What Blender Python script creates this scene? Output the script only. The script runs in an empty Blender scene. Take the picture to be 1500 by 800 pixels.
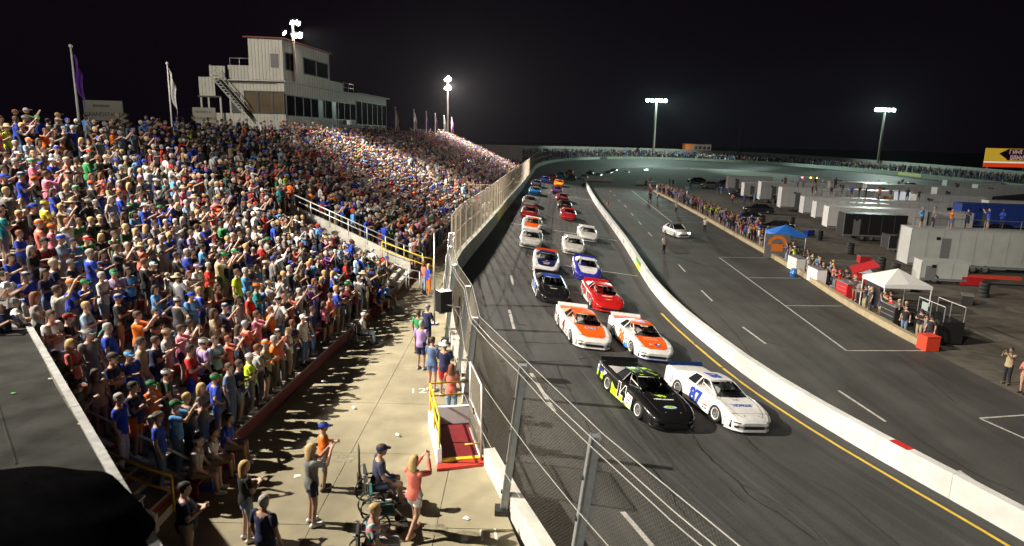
import bpy, bmesh, math, random
import numpy as np
from mathutils import Vector, Matrix, Euler
random.seed(7); rng = np.random.default_rng(7)
sc = bpy.context.scene
COL = sc.collection
R = math.radians

# ------------------------------------------------------------------ camera
CAM_H = 11.5; FPX = 950.0; PITCH = R(12.0); ROLL = R(1.4)
_F = Vector((0, math.cos(PITCH), -math.sin(PITCH))); _u = Vector((0, math.sin(PITCH), math.cos(PITCH)))
_X = Vector((1, 0, 0)) * math.cos(ROLL) + _u * math.sin(ROLL)
_U = -Vector((1, 0, 0)) * math.sin(ROLL) + _u * math.cos(ROLL)
cd = bpy.data.cameras.new('camera'); cam = bpy.data.objects.new('camera', cd); COL.objects.link(cam)
cam.matrix_world = Matrix(((_X.x, _U.x, -_F.x, 0), (_X.y, _U.y, -_F.y, 0), (_X.z, _U.z, -_F.z, CAM_H), (0, 0, 0, 1)))
cd.sensor_width = 36; cd.lens = FPX / 1500 * 36; cd.clip_start = .1; cd.clip_end = 3000
cd.dof.use_dof = True; cd.dof.focus_distance = 27; cd.dof.aperture_fstop = .9
sc.camera = cam
# ------------------------------------------------------------------ night sky, exposure
w = bpy.data.worlds.new('World'); sc.world = w; w.use_nodes = True
w.node_tree.nodes['Background'].inputs[0].default_value = (.0022, .0012, .0030, 1)
w.node_tree.nodes['Background'].inputs[1].default_value = 1.0
vs = sc.view_settings; vs.view_transform = 'Standard'; vs.look = 'None'; vs.exposure = .12; vs.gamma = 1
sc.cycles.use_adaptive_sampling = True; sc.cycles.max_bounces = 5; sc.cycles.diffuse_bounces = 2
sc.cycles.transparent_max_bounces = 8; sc.cycles.sample_clamp_indirect = 3; sc.cycles.use_denoising = True
sc.cycles.caustics_reflective = False; sc.cycles.caustics_refractive = False

def at(px, py, z=0.0):          # the point of the level z seen in that direction from the photographer's stand
    d = _X * ((px - 750) / FPX) - _U * ((py - 400) / FPX) + _F
    return Vector((0, 0, CAM_H)) + d * ((z - CAM_H) / d.z)
def aty(px, py, Y):
    d = _X * ((px - 750) / FPX) - _U * ((py - 400) / FPX) + _F
    return Vector((0, 0, CAM_H)) + d * (Y / d.y)
def proj(P):
    v = Vector(P) - Vector((0, 0, CAM_H)); k = v.dot(_F)
    if k < .1: return (-9999, -9999, k)
    return (750 + FPX * v.dot(_X) / k, 400 - FPX * v.dot(_U) / k, k)

def lin(c):
    if isinstance(c, str):
        c = c.lstrip('#'); c = [int(c[i:i+2], 16) / 255 for i in (0, 2, 4)]
    return tuple((x / 12.92 if x <= .04045 else ((x + .055) / 1.055) ** 2.4) for x in c[:3])

# ------------------------------------------------------------------ materials
MATS = {}
def mat(name, col=(.5, .5, .5), rough=.6, metal=0, var=.12, scale=6, bump=0, emit=0, objcol=False, coat=0, stretch=None, spots=0):
    if name in MATS: return MATS[name]
    m = bpy.data.materials.new(name); m.use_nodes = True; nt = m.node_tree; N = nt.nodes; L = nt.links
    b = N['Principled BSDF']; b.inputs['Roughness'].default_value = rough; b.inputs['Metallic'].default_value = metal
    if coat: b.inputs['Coat Weight'].default_value = coat; b.inputs['Coat Roughness'].default_value = .08
    tc = N.new('ShaderNodeTexCoord'); out = tc.outputs['Object']
    if stretch:
        mp = N.new('ShaderNodeMapping'); mp.inputs['Scale'].default_value = stretch; L.new(out, mp.inputs[0]); out = mp.outputs[0]
    nz = N.new('ShaderNodeTexNoise'); nz.inputs['Scale'].default_value = scale; nz.inputs['Detail'].default_value = 5
    L.new(out, nz.inputs['Vector'])
    mx = N.new('ShaderNodeMix'); mx.data_type = 'RGBA'; mx.blend_type = 'MULTIPLY'; mx.inputs[0].default_value = 1
    rmp = N.new('ShaderNodeMapRange'); rmp.inputs[1].default_value = .3; rmp.inputs[2].default_value = .7
    rmp.inputs[3].default_value = 1 - var; rmp.inputs[4].default_value = 1 + var
    L.new(nz.outputs[0], rmp.inputs[0]); L.new(rmp.outputs[0], mx.inputs[7])
    if objcol:
        oi = N.new('ShaderNodeObjectInfo'); L.new(oi.outputs['Color'], mx.inputs[6])
    else: mx.inputs[6].default_value = (*col[:3], 1)
    res = mx.outputs[2]
    if spots:
        n2 = N.new('ShaderNodeTexNoise'); n2.inputs['Scale'].default_value = scale * .17; n2.inputs['Detail'].default_value = 8
        L.new(out, n2.inputs['Vector'])
        r2 = N.new('ShaderNodeMapRange'); r2.inputs[1].default_value = .45; r2.inputs[2].default_value = .75; r2.inputs[3].default_value = 1; r2.inputs[4].default_value = 1 - spots
        L.new(n2.outputs[0], r2.inputs[0])
        m2 = N.new('ShaderNodeMix'); m2.data_type = 'RGBA'; m2.blend_type = 'MULTIPLY'; m2.inputs[0].default_value = 1
        L.new(res, m2.inputs[6]); L.new(r2.outputs[0], m2.inputs[7]); res = m2.outputs[2]
    L.new(res, b.inputs['Base Color'])
    if bump:
        bp = N.new('ShaderNodeBump'); bp.inputs['Strength'].default_value = bump; bp.inputs['Distance'].default_value = .02
        n3 = N.new('ShaderNodeTexNoise'); n3.inputs['Scale'].default_value = scale * 7; n3.inputs['Detail'].default_value = 4
        L.new(out, n3.inputs['Vector']); L.new(n3.outputs[0], bp.inputs['Height']); L.new(bp.outputs[0], b.inputs['Normal'])
    if emit:
        b.inputs['Emission Color'].default_value = (*col[:3], 1); b.inputs['Emission Strength'].default_value = emit
    MATS[name] = m; return m
def attr_mat(name, rough=.8):
    m = bpy.data.materials.new(name); m.use_nodes = True; N = m.node_tree.nodes
    a = N.new('ShaderNodeAttribute'); a.attribute_name = 'Col'
    m.node_tree.links.new(a.outputs['Color'], N['Principled BSDF'].inputs['Base Color'])
    N['Principled BSDF'].inputs['Roughness'].default_value = rough; MATS[name] = m; return m

# ------------------------------------------------------------------ mesh builder
class MB:
    def __init__(s): s.v = []; s.f = []; s.m = []; s.mi = 0
    def add(s, vs, fs, M=None):
        o = len(s.v)
        for v in vs: s.v.append(tuple(M @ Vector(v)) if M else tuple(v))
        for f in fs: s.f.append([i + o for i in f]); s.m.append(s.mi)
        return s
    def box(s, c, d, rz=0, M=None, taper=1):
        x, y, z = d[0] / 2, d[1] / 2, d[2] / 2
        vs = [(sx * x * (taper if sz > 0 else 1), sy * y * (taper if sz > 0 else 1), sz * z) for sz in (-1, 1) for sy in (-1, 1) for sx in (-1, 1)]
        T = Matrix.Translation(c) @ Matrix.Rotation(rz, 4, 'Z')
        if M: T = M @ T
        return s.add(vs, [(0, 2, 3, 1), (4, 5, 7, 6), (0, 1, 5, 4), (2, 6, 7, 3), (0, 4, 6, 2), (1, 3, 7, 5)], T)
    def tube(s, pts, r, n=8, r2=None, M=None, cap=True):
        pts = [Vector(p) for p in pts]; k = len(pts); vs = []; fs = []; up = Vector((0, 0, 1))
        for i, p in enumerate(pts):
            t = (pts[min(i + 1, k - 1)] - pts[max(i - 1, 0)]).normalized()
            a = t.cross(up if abs(t.z) < .95 else Vector((1, 0, 0))).normalized(); b = t.cross(a)
            rr = r if r2 is None else r + (r2 - r) * i / (k - 1)
            for j in range(n):
                q = 2 * math.pi * j / n; vs.append(p + a * math.cos(q) * rr + b * math.sin(q) * rr)
        for i in range(k - 1):
            for j in range(n): fs.append((i*n+j, i*n+(j+1) % n, (i+1)*n+(j+1) % n, (i+1)*n+j))
        if cap: fs.append(tuple(range(n - 1, -1, -1))); fs.append(tuple((k - 1) * n + j for j in range(n)))
        return s.add(vs, fs, M)
    def prism(s, poly, z0, z1, M=None):
        n = len(poly); vs = [(p[0], p[1], z0) for p in poly] + [(p[0], p[1], z1) for p in poly]
        fs = [tuple(range(n - 1, -1, -1)), tuple(range(n, 2 * n))] + [(i, (i+1) % n, n+(i+1) % n, n+i) for i in range(n)]
        return s.add(vs, fs, M)
    def ball(s, c, r, n=8, m=6, M=None):
        if isinstance(r, (int, float)): r = (r, r, r)
        vs = [(c[0], c[1], c[2] - r[2])]
        for i in range(1, m):
            a = -math.pi / 2 + math.pi * i / m
            for j in range(n):
                q = 2 * math.pi * j / n
                vs.append((c[0] + r[0]*math.cos(a)*math.cos(q), c[1] + r[1]*math.cos(a)*math.sin(q), c[2] + r[2]*math.sin(a)))
        vs.append((c[0], c[1], c[2] + r[2])); fs = []
        for j in range(n): fs.append((0, 1+(j+1) % n, 1+j))
        for i in range(m - 2):
            for j in range(n): a = 1+i*n; fs.append((a+j, a+(j+1) % n, a+n+(j+1) % n, a+n+j))
        a = 1 + (m-2)*n
        for j in range(n): fs.append((a+j, a+(j+1) % n, len(vs)-1))
        return s.add(vs, fs, M)
    def loft(s, rings, cap=True, M=None, closed=True):
        n = len(rings[0]); vs = [p for r in rings for p in r]; fs = []
        for i in range(len(rings) - 1):
            for j in range(n if closed else n - 1): fs.append((i*n+j, i*n+(j+1) % n, (i+1)*n+(j+1) % n, (i+1)*n+j))
        if cap: fs.append(tuple(range(n-1, -1, -1))); fs.append(tuple((len(rings)-1)*n+j for j in range(n)))
        return s.add(vs, fs, M)
    def mesh(s, name, mats, smooth=False):
        me = bpy.data.meshes.new(name); me.from_pydata(s.v, [], s.f)
        if not isinstance(mats, (list, tuple)): mats = [mats]
        for m in mats: me.materials.append(m)
        if len(mats) > 1: me.polygons.foreach_set('material_index', s.m)
        if smooth: me.polygons.foreach_set('use_smooth', [True] * len(s.f))
        me.update(); return me
    def build(s, name, mats, parent=None, smooth=False, **kw):
        return put(name, s.mesh(name, mats, smooth), parent, **kw)
def put(name, me, parent=None, loc=None, rz=None, color=None, **props):
    o = bpy.data.objects.new(name, me); COL.objects.link(o)
    if parent: o.parent = parent
    if loc is not None: o.location = loc
    if rz is not None: o.rotation_euler = (0, 0, rz)
    if color is not None: o.color = (*color[:3], 1)
    for k, v in props.items(): o[k] = v
    return o
def thing(name, label, cat, loc=(0, 0, 0), rz=0, group=None):
    o = put(name, None, None, loc, rz); o['label'] = label; o['category'] = cat
    if group: o['group'] = group
    o.empty_display_size = .3
    return o
def tag(o, label, cat, group=None):
    o['label'] = label; o['category'] = cat
    if group: o['group'] = group
    return o
def struct(o): o['kind'] = 'structure'; return o
def stuff(o): o['kind'] = 'stuff'; return o
def fixn(me):
    bm = bmesh.new(); bm.from_mesh(me); bmesh.ops.recalc_face_normals(bm, faces=bm.faces); bm.to_mesh(me); bm.free(); return me
_fc = {}
def text_mesh(body, size, mt, thick=.004, bold=0):
    key = (body, size, mt.name, thick, bold)
    if key in _fc: return _fc[key]
    cu = bpy.data.curves.new('lettering', 'FONT'); cu.body = body; cu.size = size; cu.align_x = 'CENTER'; cu.align_y = 'CENTER'
    cu.extrude = thick / 2; cu.offset = bold; cu.resolution_u = 3
    o = bpy.data.objects.new('lettering', cu); COL.objects.link(o)
    dg = bpy.context.evaluated_depsgraph_get(); dg.update()
    me = bpy.data.meshes.new_from_object(o.evaluated_get(dg)); me.name = 'lettering'
    bpy.data.objects.remove(o); me.materials.clear(); me.materials.append(mt)
    _fc[key] = me; return me
def catmull(P, n):
    P = [np.array(p, float) for p in P]; P = [2*P[0]-P[1]] + P + [2*P[-1]-P[-2]]; out = []
    for i in range(1, len(P) - 2):
        for k in range(n):
            t = k / n; a, b, c, d = P[i-1:i+3]
            out.append(.5 * (2*b + (c-a)*t + (2*a-5*b+4*c-d)*t*t + (3*b-a-3*c+d)*t**3))
    out.append(P[-2]); return np.array(out)
def offset_line(L, d):
    T = np.gradient(L[:, :2], axis=0); T /= np.linalg.norm(T, axis=1)[:, None]
    return L[:, :2] + np.stack([-T[:, 1], T[:, 0]], 1) * d   # to the left of travel for d > 0
def resample(L, step):
    L = np.array(L, float); s = np.r_[0, np.cumsum(np.linalg.norm(np.diff(L[:, :2], axis=0), axis=1))]
    q = np.arange(0, s[-1], step); return np.stack([np.interp(q, s, L[:, i]) for i in range(L.shape[1])], 1)
def sheet_strip(A, B, name, m, parent=None, mid=0):
    """ruled sheet between two 3-D lines"""
    n = len(A); rows = mid + 2; vs = []; fs = []; uv = []
    s = np.r_[0, np.cumsum(np.linalg.norm(np.diff(A, axis=0), axis=1))]
    for i in range(n):
        for k in range(rows): t = k/(rows-1); vs.append(tuple(A[i]*(1-t)+B[i]*t)); uv.append((t*14, s[i]))
    for i in range(n-1):
        for k in range(rows-1): a = i*rows+k; fs.append((a, a+1, a+rows+1, a+rows))
    me = bpy.data.meshes.new(name); me.from_pydata(vs, [], fs); me.materials.append(m)
    ul = me.uv_layers.new(name='UVMap'); li = np.empty(len(me.loops), int); me.loops.foreach_get('vertex_index', li)
    ul.data.foreach_set('uv', np.array(uv)[li].ravel()); me.update()
    if me.polygons[0].normal.z < 0: me.flip_normals()
    return put(name, me, parent)
# ------------------------------------------------------------------ the oval: outer and inner edge of the racing surface
NS = 12
O_K = [(5, -2, 1.8), (2.4, 5, 1.9), (.3, 12.7, 2), (-1.0, 18, 2), (-2.1, 24, 2), (-3.1, 31, 2), (-3.6, 38, 2), (-3.6, 46, 2), (-2.9, 55, 2), (-1.8, 70, 2),
       (-.6, 88, 2), (1.7, 120, 2), (4.6, 165, 2.1), (7.5, 200, 2.3), (15, 237, 2.4), (28, 268, 2.4), (48, 290, 2.4), (75, 298, 2.3), (99, 281, 2.2), (113, 250, 2.1),
       (118, 215, 2), (118, 172, 2), (116, 140, 2), (113, 90, 2), (112, 20, 2)]
I_K = [(20, 4), (17.3, 11), (15.4, 17.5), (13.4, 23.6), (12.0, 29.4), (11.2, 36), (10.8, 42), (10.8, 49), (11.2, 56), (12.1, 70),
       (13.0, 88), (14.6, 120), (17.8, 165), (21, 195), (29, 226), (40, 252), (56, 268), (75, 274), (90, 262), (98, 240),
       (102, 210), (102, 172), (100, 140), (97, 90), (96, 20)]
OL = catmull(O_K, NS); IL2 = catmull(I_K, NS); IL = np.c_[IL2, np.full(len(IL2), .02)]
def track_z(x, y):
    d = (OL[:, 0]-x)**2 + (OL[:, 1]-y)**2; best = (1e9, 0, 0)
    seg = IL[:, :2] - OL[:, :2]; t = ((x-OL[:, 0])*seg[:, 0] + (y-OL[:, 1])*seg[:, 1]) / (seg**2).sum(1)
    q = OL[:, :2] + seg*t[:, None]; e = ((q - [x, y])**2).sum(1); e = np.where((t < -.3) | (t > 1.3), e + 1e4, e)
    i = int(e.argmin()); return OL[i, 2]*(1-t[i]) + IL[i, 2]*t[i], i, float(t[i])
def on_track(px, py):
    z = 1.0
    for _ in range(12):
        P = at(px, py, z); z2, i, t = track_z(P.x, P.y); z = .5*z + .5*max(-.2, min(3, z2))
    return at(px, py, z), i, t
# racing asphalt: lengthwise rubber streaks and patches
def asphalt(name, base, streak=.25, uvmap=True):
    m = bpy.data.materials.new(name); m.use_nodes = True; N = m.node_tree.nodes; L = m.node_tree.links; b = N['Principled BSDF']
    b.inputs['Roughness'].default_value = .72; b.inputs['Specular IOR Level'].default_value = .12
    tc = N.new('ShaderNodeTexCoord'); mp = N.new('ShaderNodeMapping'); mp.inputs['Scale'].default_value = (1.6, .035, 1) if uvmap else (.5, .03, 1)
    L.new(tc.outputs['UV' if uvmap else 'Object'], mp.inputs[0])
    n1 = N.new('ShaderNodeTexNoise'); n1.inputs['Scale'].default_value = 1.4; n1.inputs['Detail'].default_value = 6; n1.inputs['Roughness'].default_value = .6; L.new(mp.outputs[0], n1.inputs['Vector'])
    n2 = N.new('ShaderNodeTexNoise'); n2.inputs['Scale'].default_value = .35; n2.inputs['Detail'].default_value = 7; L.new(tc.outputs['Object'], n2.inputs['Vector'])
    n3 = N.new('ShaderNodeTexNoise'); n3.inputs['Scale'].default_value = 28; n3.inputs['Detail'].default_value = 4; L.new(tc.outputs['Object'], n3.inputs['Vector'])
    def mr(o, lo, hi, a=.3, c=.7):
        r = N.new('ShaderNodeMapRange'); r.inputs[1].default_value = a; r.inputs[2].default_value = c; r.inputs[3].default_value = lo; r.inputs[4].default_value = hi; L.new(o, r.inputs[0]); return r.outputs[0]
    def mul(a, c):
        k = N.new('ShaderNodeMath'); k.operation = 'MULTIPLY'; L.new(a, k.inputs[0]); L.new(c, k.inputs[1]); return k.outputs[0]
    v = mul(mul(mr(n1.outputs[0], 1-streak, 1+streak), mr(n2.outputs[0], .82, 1.15)), mr(n3.outputs[0], .75, 1.25))
    mx = N.new('ShaderNodeMix'); mx.data_type = 'RGBA'; mx.blend_type = 'MULTIPLY'; mx.inputs[0].default_value = 1; mx.inputs[6].default_value = (*base, 1); L.new(v, mx.inputs[7])
    L.new(mx.outputs[2], b.inputs['Base Color'])
    L.new(mr(n1.outputs[0], .55, .8), b.inputs['Roughness'])
    bp = N.new('ShaderNodeBump'); bp.inputs['Strength'].default_value = .35; bp.inputs['Distance'].default_value = .01; L.new(n3.outputs[0], bp.inputs['Height']); L.new(bp.outputs[0], b.inputs['Normal'])
    MATS[name] = m; return m
asphalt('track_asphalt', (.052, .053, .053), .38); asphalt('pit_asphalt', (.055, .055, .053), .25, False)
mat('paddock_dirt', (.085, .075, .06), .9, var=.35, scale=1.2, bump=.3, spots=.35)
mat('white_paint', (.78, .78, .76), .55, var=.06, scale=9, spots=.1)
mat('road_paint', (.42, .41, .39), .7, var=.3, scale=14, spots=.4)
mat('yellow_paint', (.62, .42, .02), .6, var=.15, scale=10, spots=.2)
mat('red_paint', (.45, .015, .015), .55, var=.15, scale=8, spots=.25)
mat('concrete', (.275, .245, .165), .85, var=.2, scale=1.1, bump=.25, spots=.34)
mat('wall_concrete', (.30, .32, .28), .85, var=.12, scale=2.5, spots=.2)
mat('galvanised', (.42, .43, .44), .38, .8, var=.08, scale=12)
mat('dark_metal', (.05, .052, .055), .45, .6, var=.15, scale=8)
mat('black_plastic', (.012, .012, .013), .45, var=.1)
mat('dark_red_board', (.17, .014, .016), .6, var=.2, scale=3, spots=.3)
mat('tread_grey', (.24, .23, .22), .8, var=.15, scale=3, spots=.25)

o = struct(MB().add([(-700, -60, -.35), (900, -60, -.35), (900, 1200, -.35), (-700, 1200, -.35)], [(0, 1, 2, 3)]).build('ground', mat('dark_grass', (.018, .022, .010), .95, var=.4, scale=.3)))
track = struct(sheet_strip(OL, IL, 'race_track', MATS['track_asphalt'], mid=5))
# infield asphalt (pit road and paddock) fills the inside of the oval a little lower than the banked edge
poly = [(x, y) for x, y in IL2[::3]]; inf = MB(); inf.add([(x, y, 0) for x, y in poly], [tuple(range(len(poly)))])
ob = inf.build('infield', MATS['paddock_dirt']); struct(ob)
if ob.data.polygons[0].normal.z < 0: ob.data.flip_normals()
CB = [(25.2, 8), (24.6, 18), (24.0, 28), (23.8, 36), (23.9, 40.5), (24.2, 45.5), (24.8, 51), (25.6, 58), (26.4, 68), (27.2, 80), (28.4, 97), (29.8, 122), (30.9, 146)]
CL = catmull(CB, 6)
A = np.array([(np.interp(y, IL2[:170, 1], IL2[:170, 0]) - .0, y, .006) for y in CL[:, 1]]); B = np.c_[CL + [.2, 0], np.full(len(CL), .006)]
struct(sheet_strip(A, B, 'pit_road', MATS['pit_asphalt'], mid=3))

def line_on(pts, wid, name, m, zf=None, parent=None):
    """a painted line: thin sheet following the surface"""
    P = resample(catmull([tuple(p)[:2] for p in pts], 6) if len(pts) > 2 else np.array([tuple(p)[:2] for p in pts], float), .8)
    P = np.vstack([P, np.array(tuple(pts[-1])[:2])[None]]); Lf = offset_line(P, wid/2); Rt = offset_line(P, -wid/2)
    z = zf or (lambda x, y: 0)
    return sheet_strip(np.array([(a, b, z(a, b)) for a, b in Lf]), np.array([(a, b, z(a, b)) for a, b in Rt]), name, m, parent)
tz = lambda x, y: track_z(x, y)[0] + .006
pz = lambda x, y: .012
# yellow line along the foot of the pit wall
s = 24; yl = np.array([IL[i, :2]*(1-.055) + OL[i, :2]*.055 for i in range(12, 80)])
struct(line_on([yl[i] for i in range(0, 66, 6)], .17, 'yellow_line', MATS['yellow_paint'], tz))
# white dashes of the racing surface, seen at these places
for a, b in [((746, 454), (753, 482)), ((778, 547), (812, 602)), ((912, 750), (955, 800)), ((748, 403), (752, 418))]:
    A_, B_ = on_track(*a)[0], on_track(*b)[0]
    struct(line_on([A_, B_], .16, 'lane_dash', MATS['road_paint'], tz))
i0 = 9*12+2
struct(line_on([OL[i0, :2]*(1-t)+IL[i0, :2]*t for t in (.1, .97)], .25, 'start_line', MATS['road_paint'], tz))
i0 = 11*12
struct(line_on([OL[i0, :2]*(1-t)+IL[i0, :2]*t for t in (.35, .97)], .35, 'start_line', MATS['road_paint'], tz))
i0 = 8*12-3
struct(line_on([OL[i0, :2]*(1-t)+IL[i0, :2]*t for t in (.45, .97)], .2, 'start_line', MATS['road_paint'], tz))
# dashes and stall lines of the pit road
dp = [(894, 280), (900, 286), (907, 294), (916, 302), (926, 314), (937.5, 327), (952, 343), (999, 393), (1035, 433), (1104, 491), (1261, 594), (1460, 727)]
DX = catmull([tuple(at(*p))[:2] for p in dp], 8)
for p in dp:
    c = at(*p); i = int(((DX-[c.x, c.y])**2).sum(1).argmin()); t = DX[min(i+1, len(DX)-1)]-DX[max(i-1, 0)]; t = t/np.linalg.norm(t)*1.7
    struct(line_on([(c.x-t[0], c.y-t[1]), (c.x+t[0], c.y+t[1])], .13, 'lane_dash', MATS['road_paint'], pz))
def gl(pts, wd=.11, nm='pit_stall_line'): struct(line_on([at(*p) for p in pts], wd, nm, MATS['road_paint'], pz))
gl([(925, 279), (985, 326)], .16); gl([(1053, 377), (1240, 514)])
gl([(1240.8, 514), (1362, 514)])
for y0 in (377, 407, 448):
    xl = 1053 + (y0-377)*1.365; cpt = at(xl+2, y0); k = float(np.interp(cpt.y, CL[:, 1], CL[:, 0]))
    struct(line_on([(cpt.x, cpt.y), (k-.3, cpt.y+.3)], .11, 'pit_stall_line', MATS['road_paint'], pz))
gl([(1435, 613), (1520, 607)]); gl([(1436, 613.6), (1540, 660)])
for y0 in (91, 98, 106, 115, 125): 
    k = float(np.interp(y0, CL[:, 1], CL[:, 0])); struct(line_on([(k-5.4, y0), (k-.3, y0+.4)], .12, 'pit_stall_line', MATS['road_paint'], pz))
# tar-sealed cracks wandering down the front stretch
def seam(pts, wd, surf='t'):
    P = np.array([tuple((on_track(*p)[0] if surf == 't' else at(*p)))[:2] for p in pts]); P = resample(catmull([tuple(p) for p in P], 5), .35)
    P = P + rng.normal(0, .02, P.shape)
    f = (lambda x, y: track_z(x, y)[0]+.005) if surf == 't' else (lambda x, y: .010)
    Lf = offset_line(P, wd/2); Rt = offset_line(P, -wd/2)
    struct(sheet_strip(np.array([(a, b, f(a, b)) for a, b in Lf]), np.array([(a, b, f(a, b)) for a, b in Rt]), 'tar_seam', mat('tar', (.012, .012, .012), .45, var=.3)))
seam([(945, 600), (1003, 625), (1035, 665), (1080, 705), (1100, 728), (1140, 752), (1200, 795)], .07)
seam([(1080, 628), (1130, 675), (1220, 720), (1270, 760), (1320, 800)], .04)
seam([(955, 686), (970, 704), (988, 728), (990, 738), (1010, 760)], .06)
seam([(1068, 717), (1098, 742)], .04); seam([(1080, 705), (1160, 750), (1215, 800)], .03)
seam([(815, 535), (826, 558), (850, 600), (868, 640)], .05); seam([(846, 540), (900, 610), (950, 670)], .03)
seam([(700, 445), (735, 470), (800, 480)], .035); seam([(745, 395), (728, 408), (735, 420)], .05); seam([(690, 520), (800, 530), (890, 520)], .03)
seam([(1120, 500), (1180, 520), (1260, 590)], .03, 'p'); seam([(1340, 640), (1420, 690), (1500, 725)], .03, 'p'); seam([(1000, 420), (1060, 470), (1130, 560)], .03, 'p')
seam([(1190, 400), (1240, 450), (1290, 500), (1400, 590)], .025, 'p'); seam([(1440, 715), (1500, 750)], .06, 'p')
for k in range(5):
    i = 76+k*9; seam([tuple(proj((*(OL[j, :2]*(1-t)+IL[j, :2]*t), 1))[:2]) for j, t in ((i, .2+.1*k), (i+6, .22+.1*k), (i+14, .18+.1*k))], .04)

# ------------------------------------------------------------------ pit wall
def wall_run(L, thick, z0, z1, name, m, root, seg=3.0, top=None, zf=None, side=1):
    P = resample(L, seg); out = []
    for a, b in zip(P[:-1], P[1:]):
        d = (b[:2]-a[:2]); ln = np.linalg.norm(d); d = d/ln; n = np.array([d[1], -d[0]])*side*thick
        a2, be2 = a[:2]+d*.006, b[:2]-d*.006; q = [a2, be2, be2+n, a2+n]; za, zb = (zf(*a[:2]), zf(*b[:2])) if zf else (z0, z0)
        mb = MB(); mb.add([(*q[0], za), (*q[1], zb), (*q[2], zb), (*q[3], za), (*q[0], z1), (*q[1], z1), (*q[2], z1), (*q[3], z1)],
                          [(0, 3, 2, 1), (4, 5, 6, 7), (0, 1, 5, 4), (1, 2, 6, 5), (2, 3, 7, 6), (3, 0, 4, 7)])
        out.append(mb.build(name, m, root))
    return out, P
PW = thing('pit_wall', 'long white curved concrete wall between race track and pit road', 'wall')
mat('pit_wall_white', (.56, .57, .56), .6, var=.1, scale=1.4, spots=.3)
segs, PP = wall_run(IL2[12:int(12*12.2)], .32, -.05, .92, 'wall_segment', MATS['pit_wall_white'], PW, 3.0)
a, b = Vector((18.6, 175.2)), Vector((26.2, 175.2))
MB().box((22.6, 175, .45), (7.6, .35, .95)).build('wall_segment', MATS['pit_wall_white'], PW)
T = thing('barrier_block', 'short white concrete barrier standing alone at the far mouth of the pit road', 'barrier', (33.5, 166, 0)); MB().box((0, 0, .45), (5.2, .5, .9), R(-8)).build('block', MATS['pit_wall_white'], T); MB().box((0, 0, .03), (5.4, .8, .06), R(-8)).build('foot', MATS['pit_wall_white'], T)
def wall_panel(s_idx, w_, h_, z_, mt, name='advert_panel', text=None, tm=None, ts=.3, lab=None):
    """flat print on the track face of the pit wall"""
    P = IL2[s_idx]; d = IL2[s_idx+1]-IL2[s_idx]; d = d/np.linalg.norm(d); n = np.array([-d[1], d[0]])
    rz = math.atan2(-d[1], -d[0])
    o = MB().box((0, 0, 0), (w_, .012, h_)).build(name, mt, PW, loc=(P[0]+n[0]*.012, P[1]+n[1]*.012, z_), rz=rz)
    if lab: o['label'] = lab
    if text:
        t = put('lettering', text_mesh(text, ts, tm, .006), o); t.rotation_euler = (R(90), 0, 0); t.location = (0, -.012, 0)
def near_idx(L, y, lo=0, hi=150): return lo + int(abs(L[lo:hi, 1]-y).argmin())
gm, ym = mat('advert_green', (.05, .25, .06), .5), mat('advert_yellow', (.65, .6, .05), .5); bl = mat('print_blue', (.02, .05, .35), .5)
wall_panel(near_idx(IL2, 57), 3.4, .32, .74, gm, lab='green strip at the top of the wall'); wall_panel(near_idx(IL2, 57), 3.4, .5, .33, ym, text=None, lab='yellow lettered advert strip')
for y_, tx, m_ in ((51, 'E', bl), (63, 'O', mat('print_red', (.4, .02, .03), .5)), (70, 'GO', bl), (77, 'O', MATS['print_red']), (84, 'AE', bl), (92, 'OO', MATS['print_red']), (101, 'O', mat('print_brown', (.2, .1, .04), .5))):
    wall_panel(near_idx(IL2, y_), .9, .6, .48, MATS['pit_wall_white'], 'advert_panel', tx, m_, .55)
i = near_idx(IL2, 21.7); P = IL2[i]; d = IL2[i+1]-IL2[i]; rz = math.atan2(d[1], d[0])
n_ = np.array([d[1], -d[0]])/np.linalg.norm(d)
o = MB().box((0, 0, 0), (.75, .33, .012)).build('paint_patch', MATS['red_paint'], PW, loc=(P[0]+n_[0]*.16, P[1]+n_[1]*.16, .927), rz=rz); o['label'] = 'red painted patch on the wall top'
# low tan wall along the pit stalls
TW = thing('pit_stall_wall', 'low tan concrete wall behind the pit stalls where the crews stand', 'wall')
wall_run(CL[int(abs(CL[:, 1]-36).argmin()):], .38, 0, .42, 'wall_segment', mat('tan_concrete', (.33, .27, .17), .85, var=.15, scale=2, spots=.2), TW, 2.6)
# ------------------------------------------------------------------ outer wall, walkway
OW = thing('outer_wall', 'grey green concrete wall along the outside of the race track', 'wall')
oi1 = near_idx(OL, 38)
mat('outer_wall_paint', (.27, .30, .25), .75, var=.1, scale=2, spots=.2)
wall_run(OL[12:oi1], .34, 1.4, 2.72, 'wall_segment', MATS['outer_wall_paint'], OW, 4.0, side=-1)
wall_run(OL[oi1:24*12], .34, 1.4, 3.3, 'wall_segment', MATS['outer_wall_paint'], OW, 4.0, side=-1)
# white top strip on the near stretch and bolts
wk_edge = offset_line(OL, .35)   # walkway side of the wall
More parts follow.
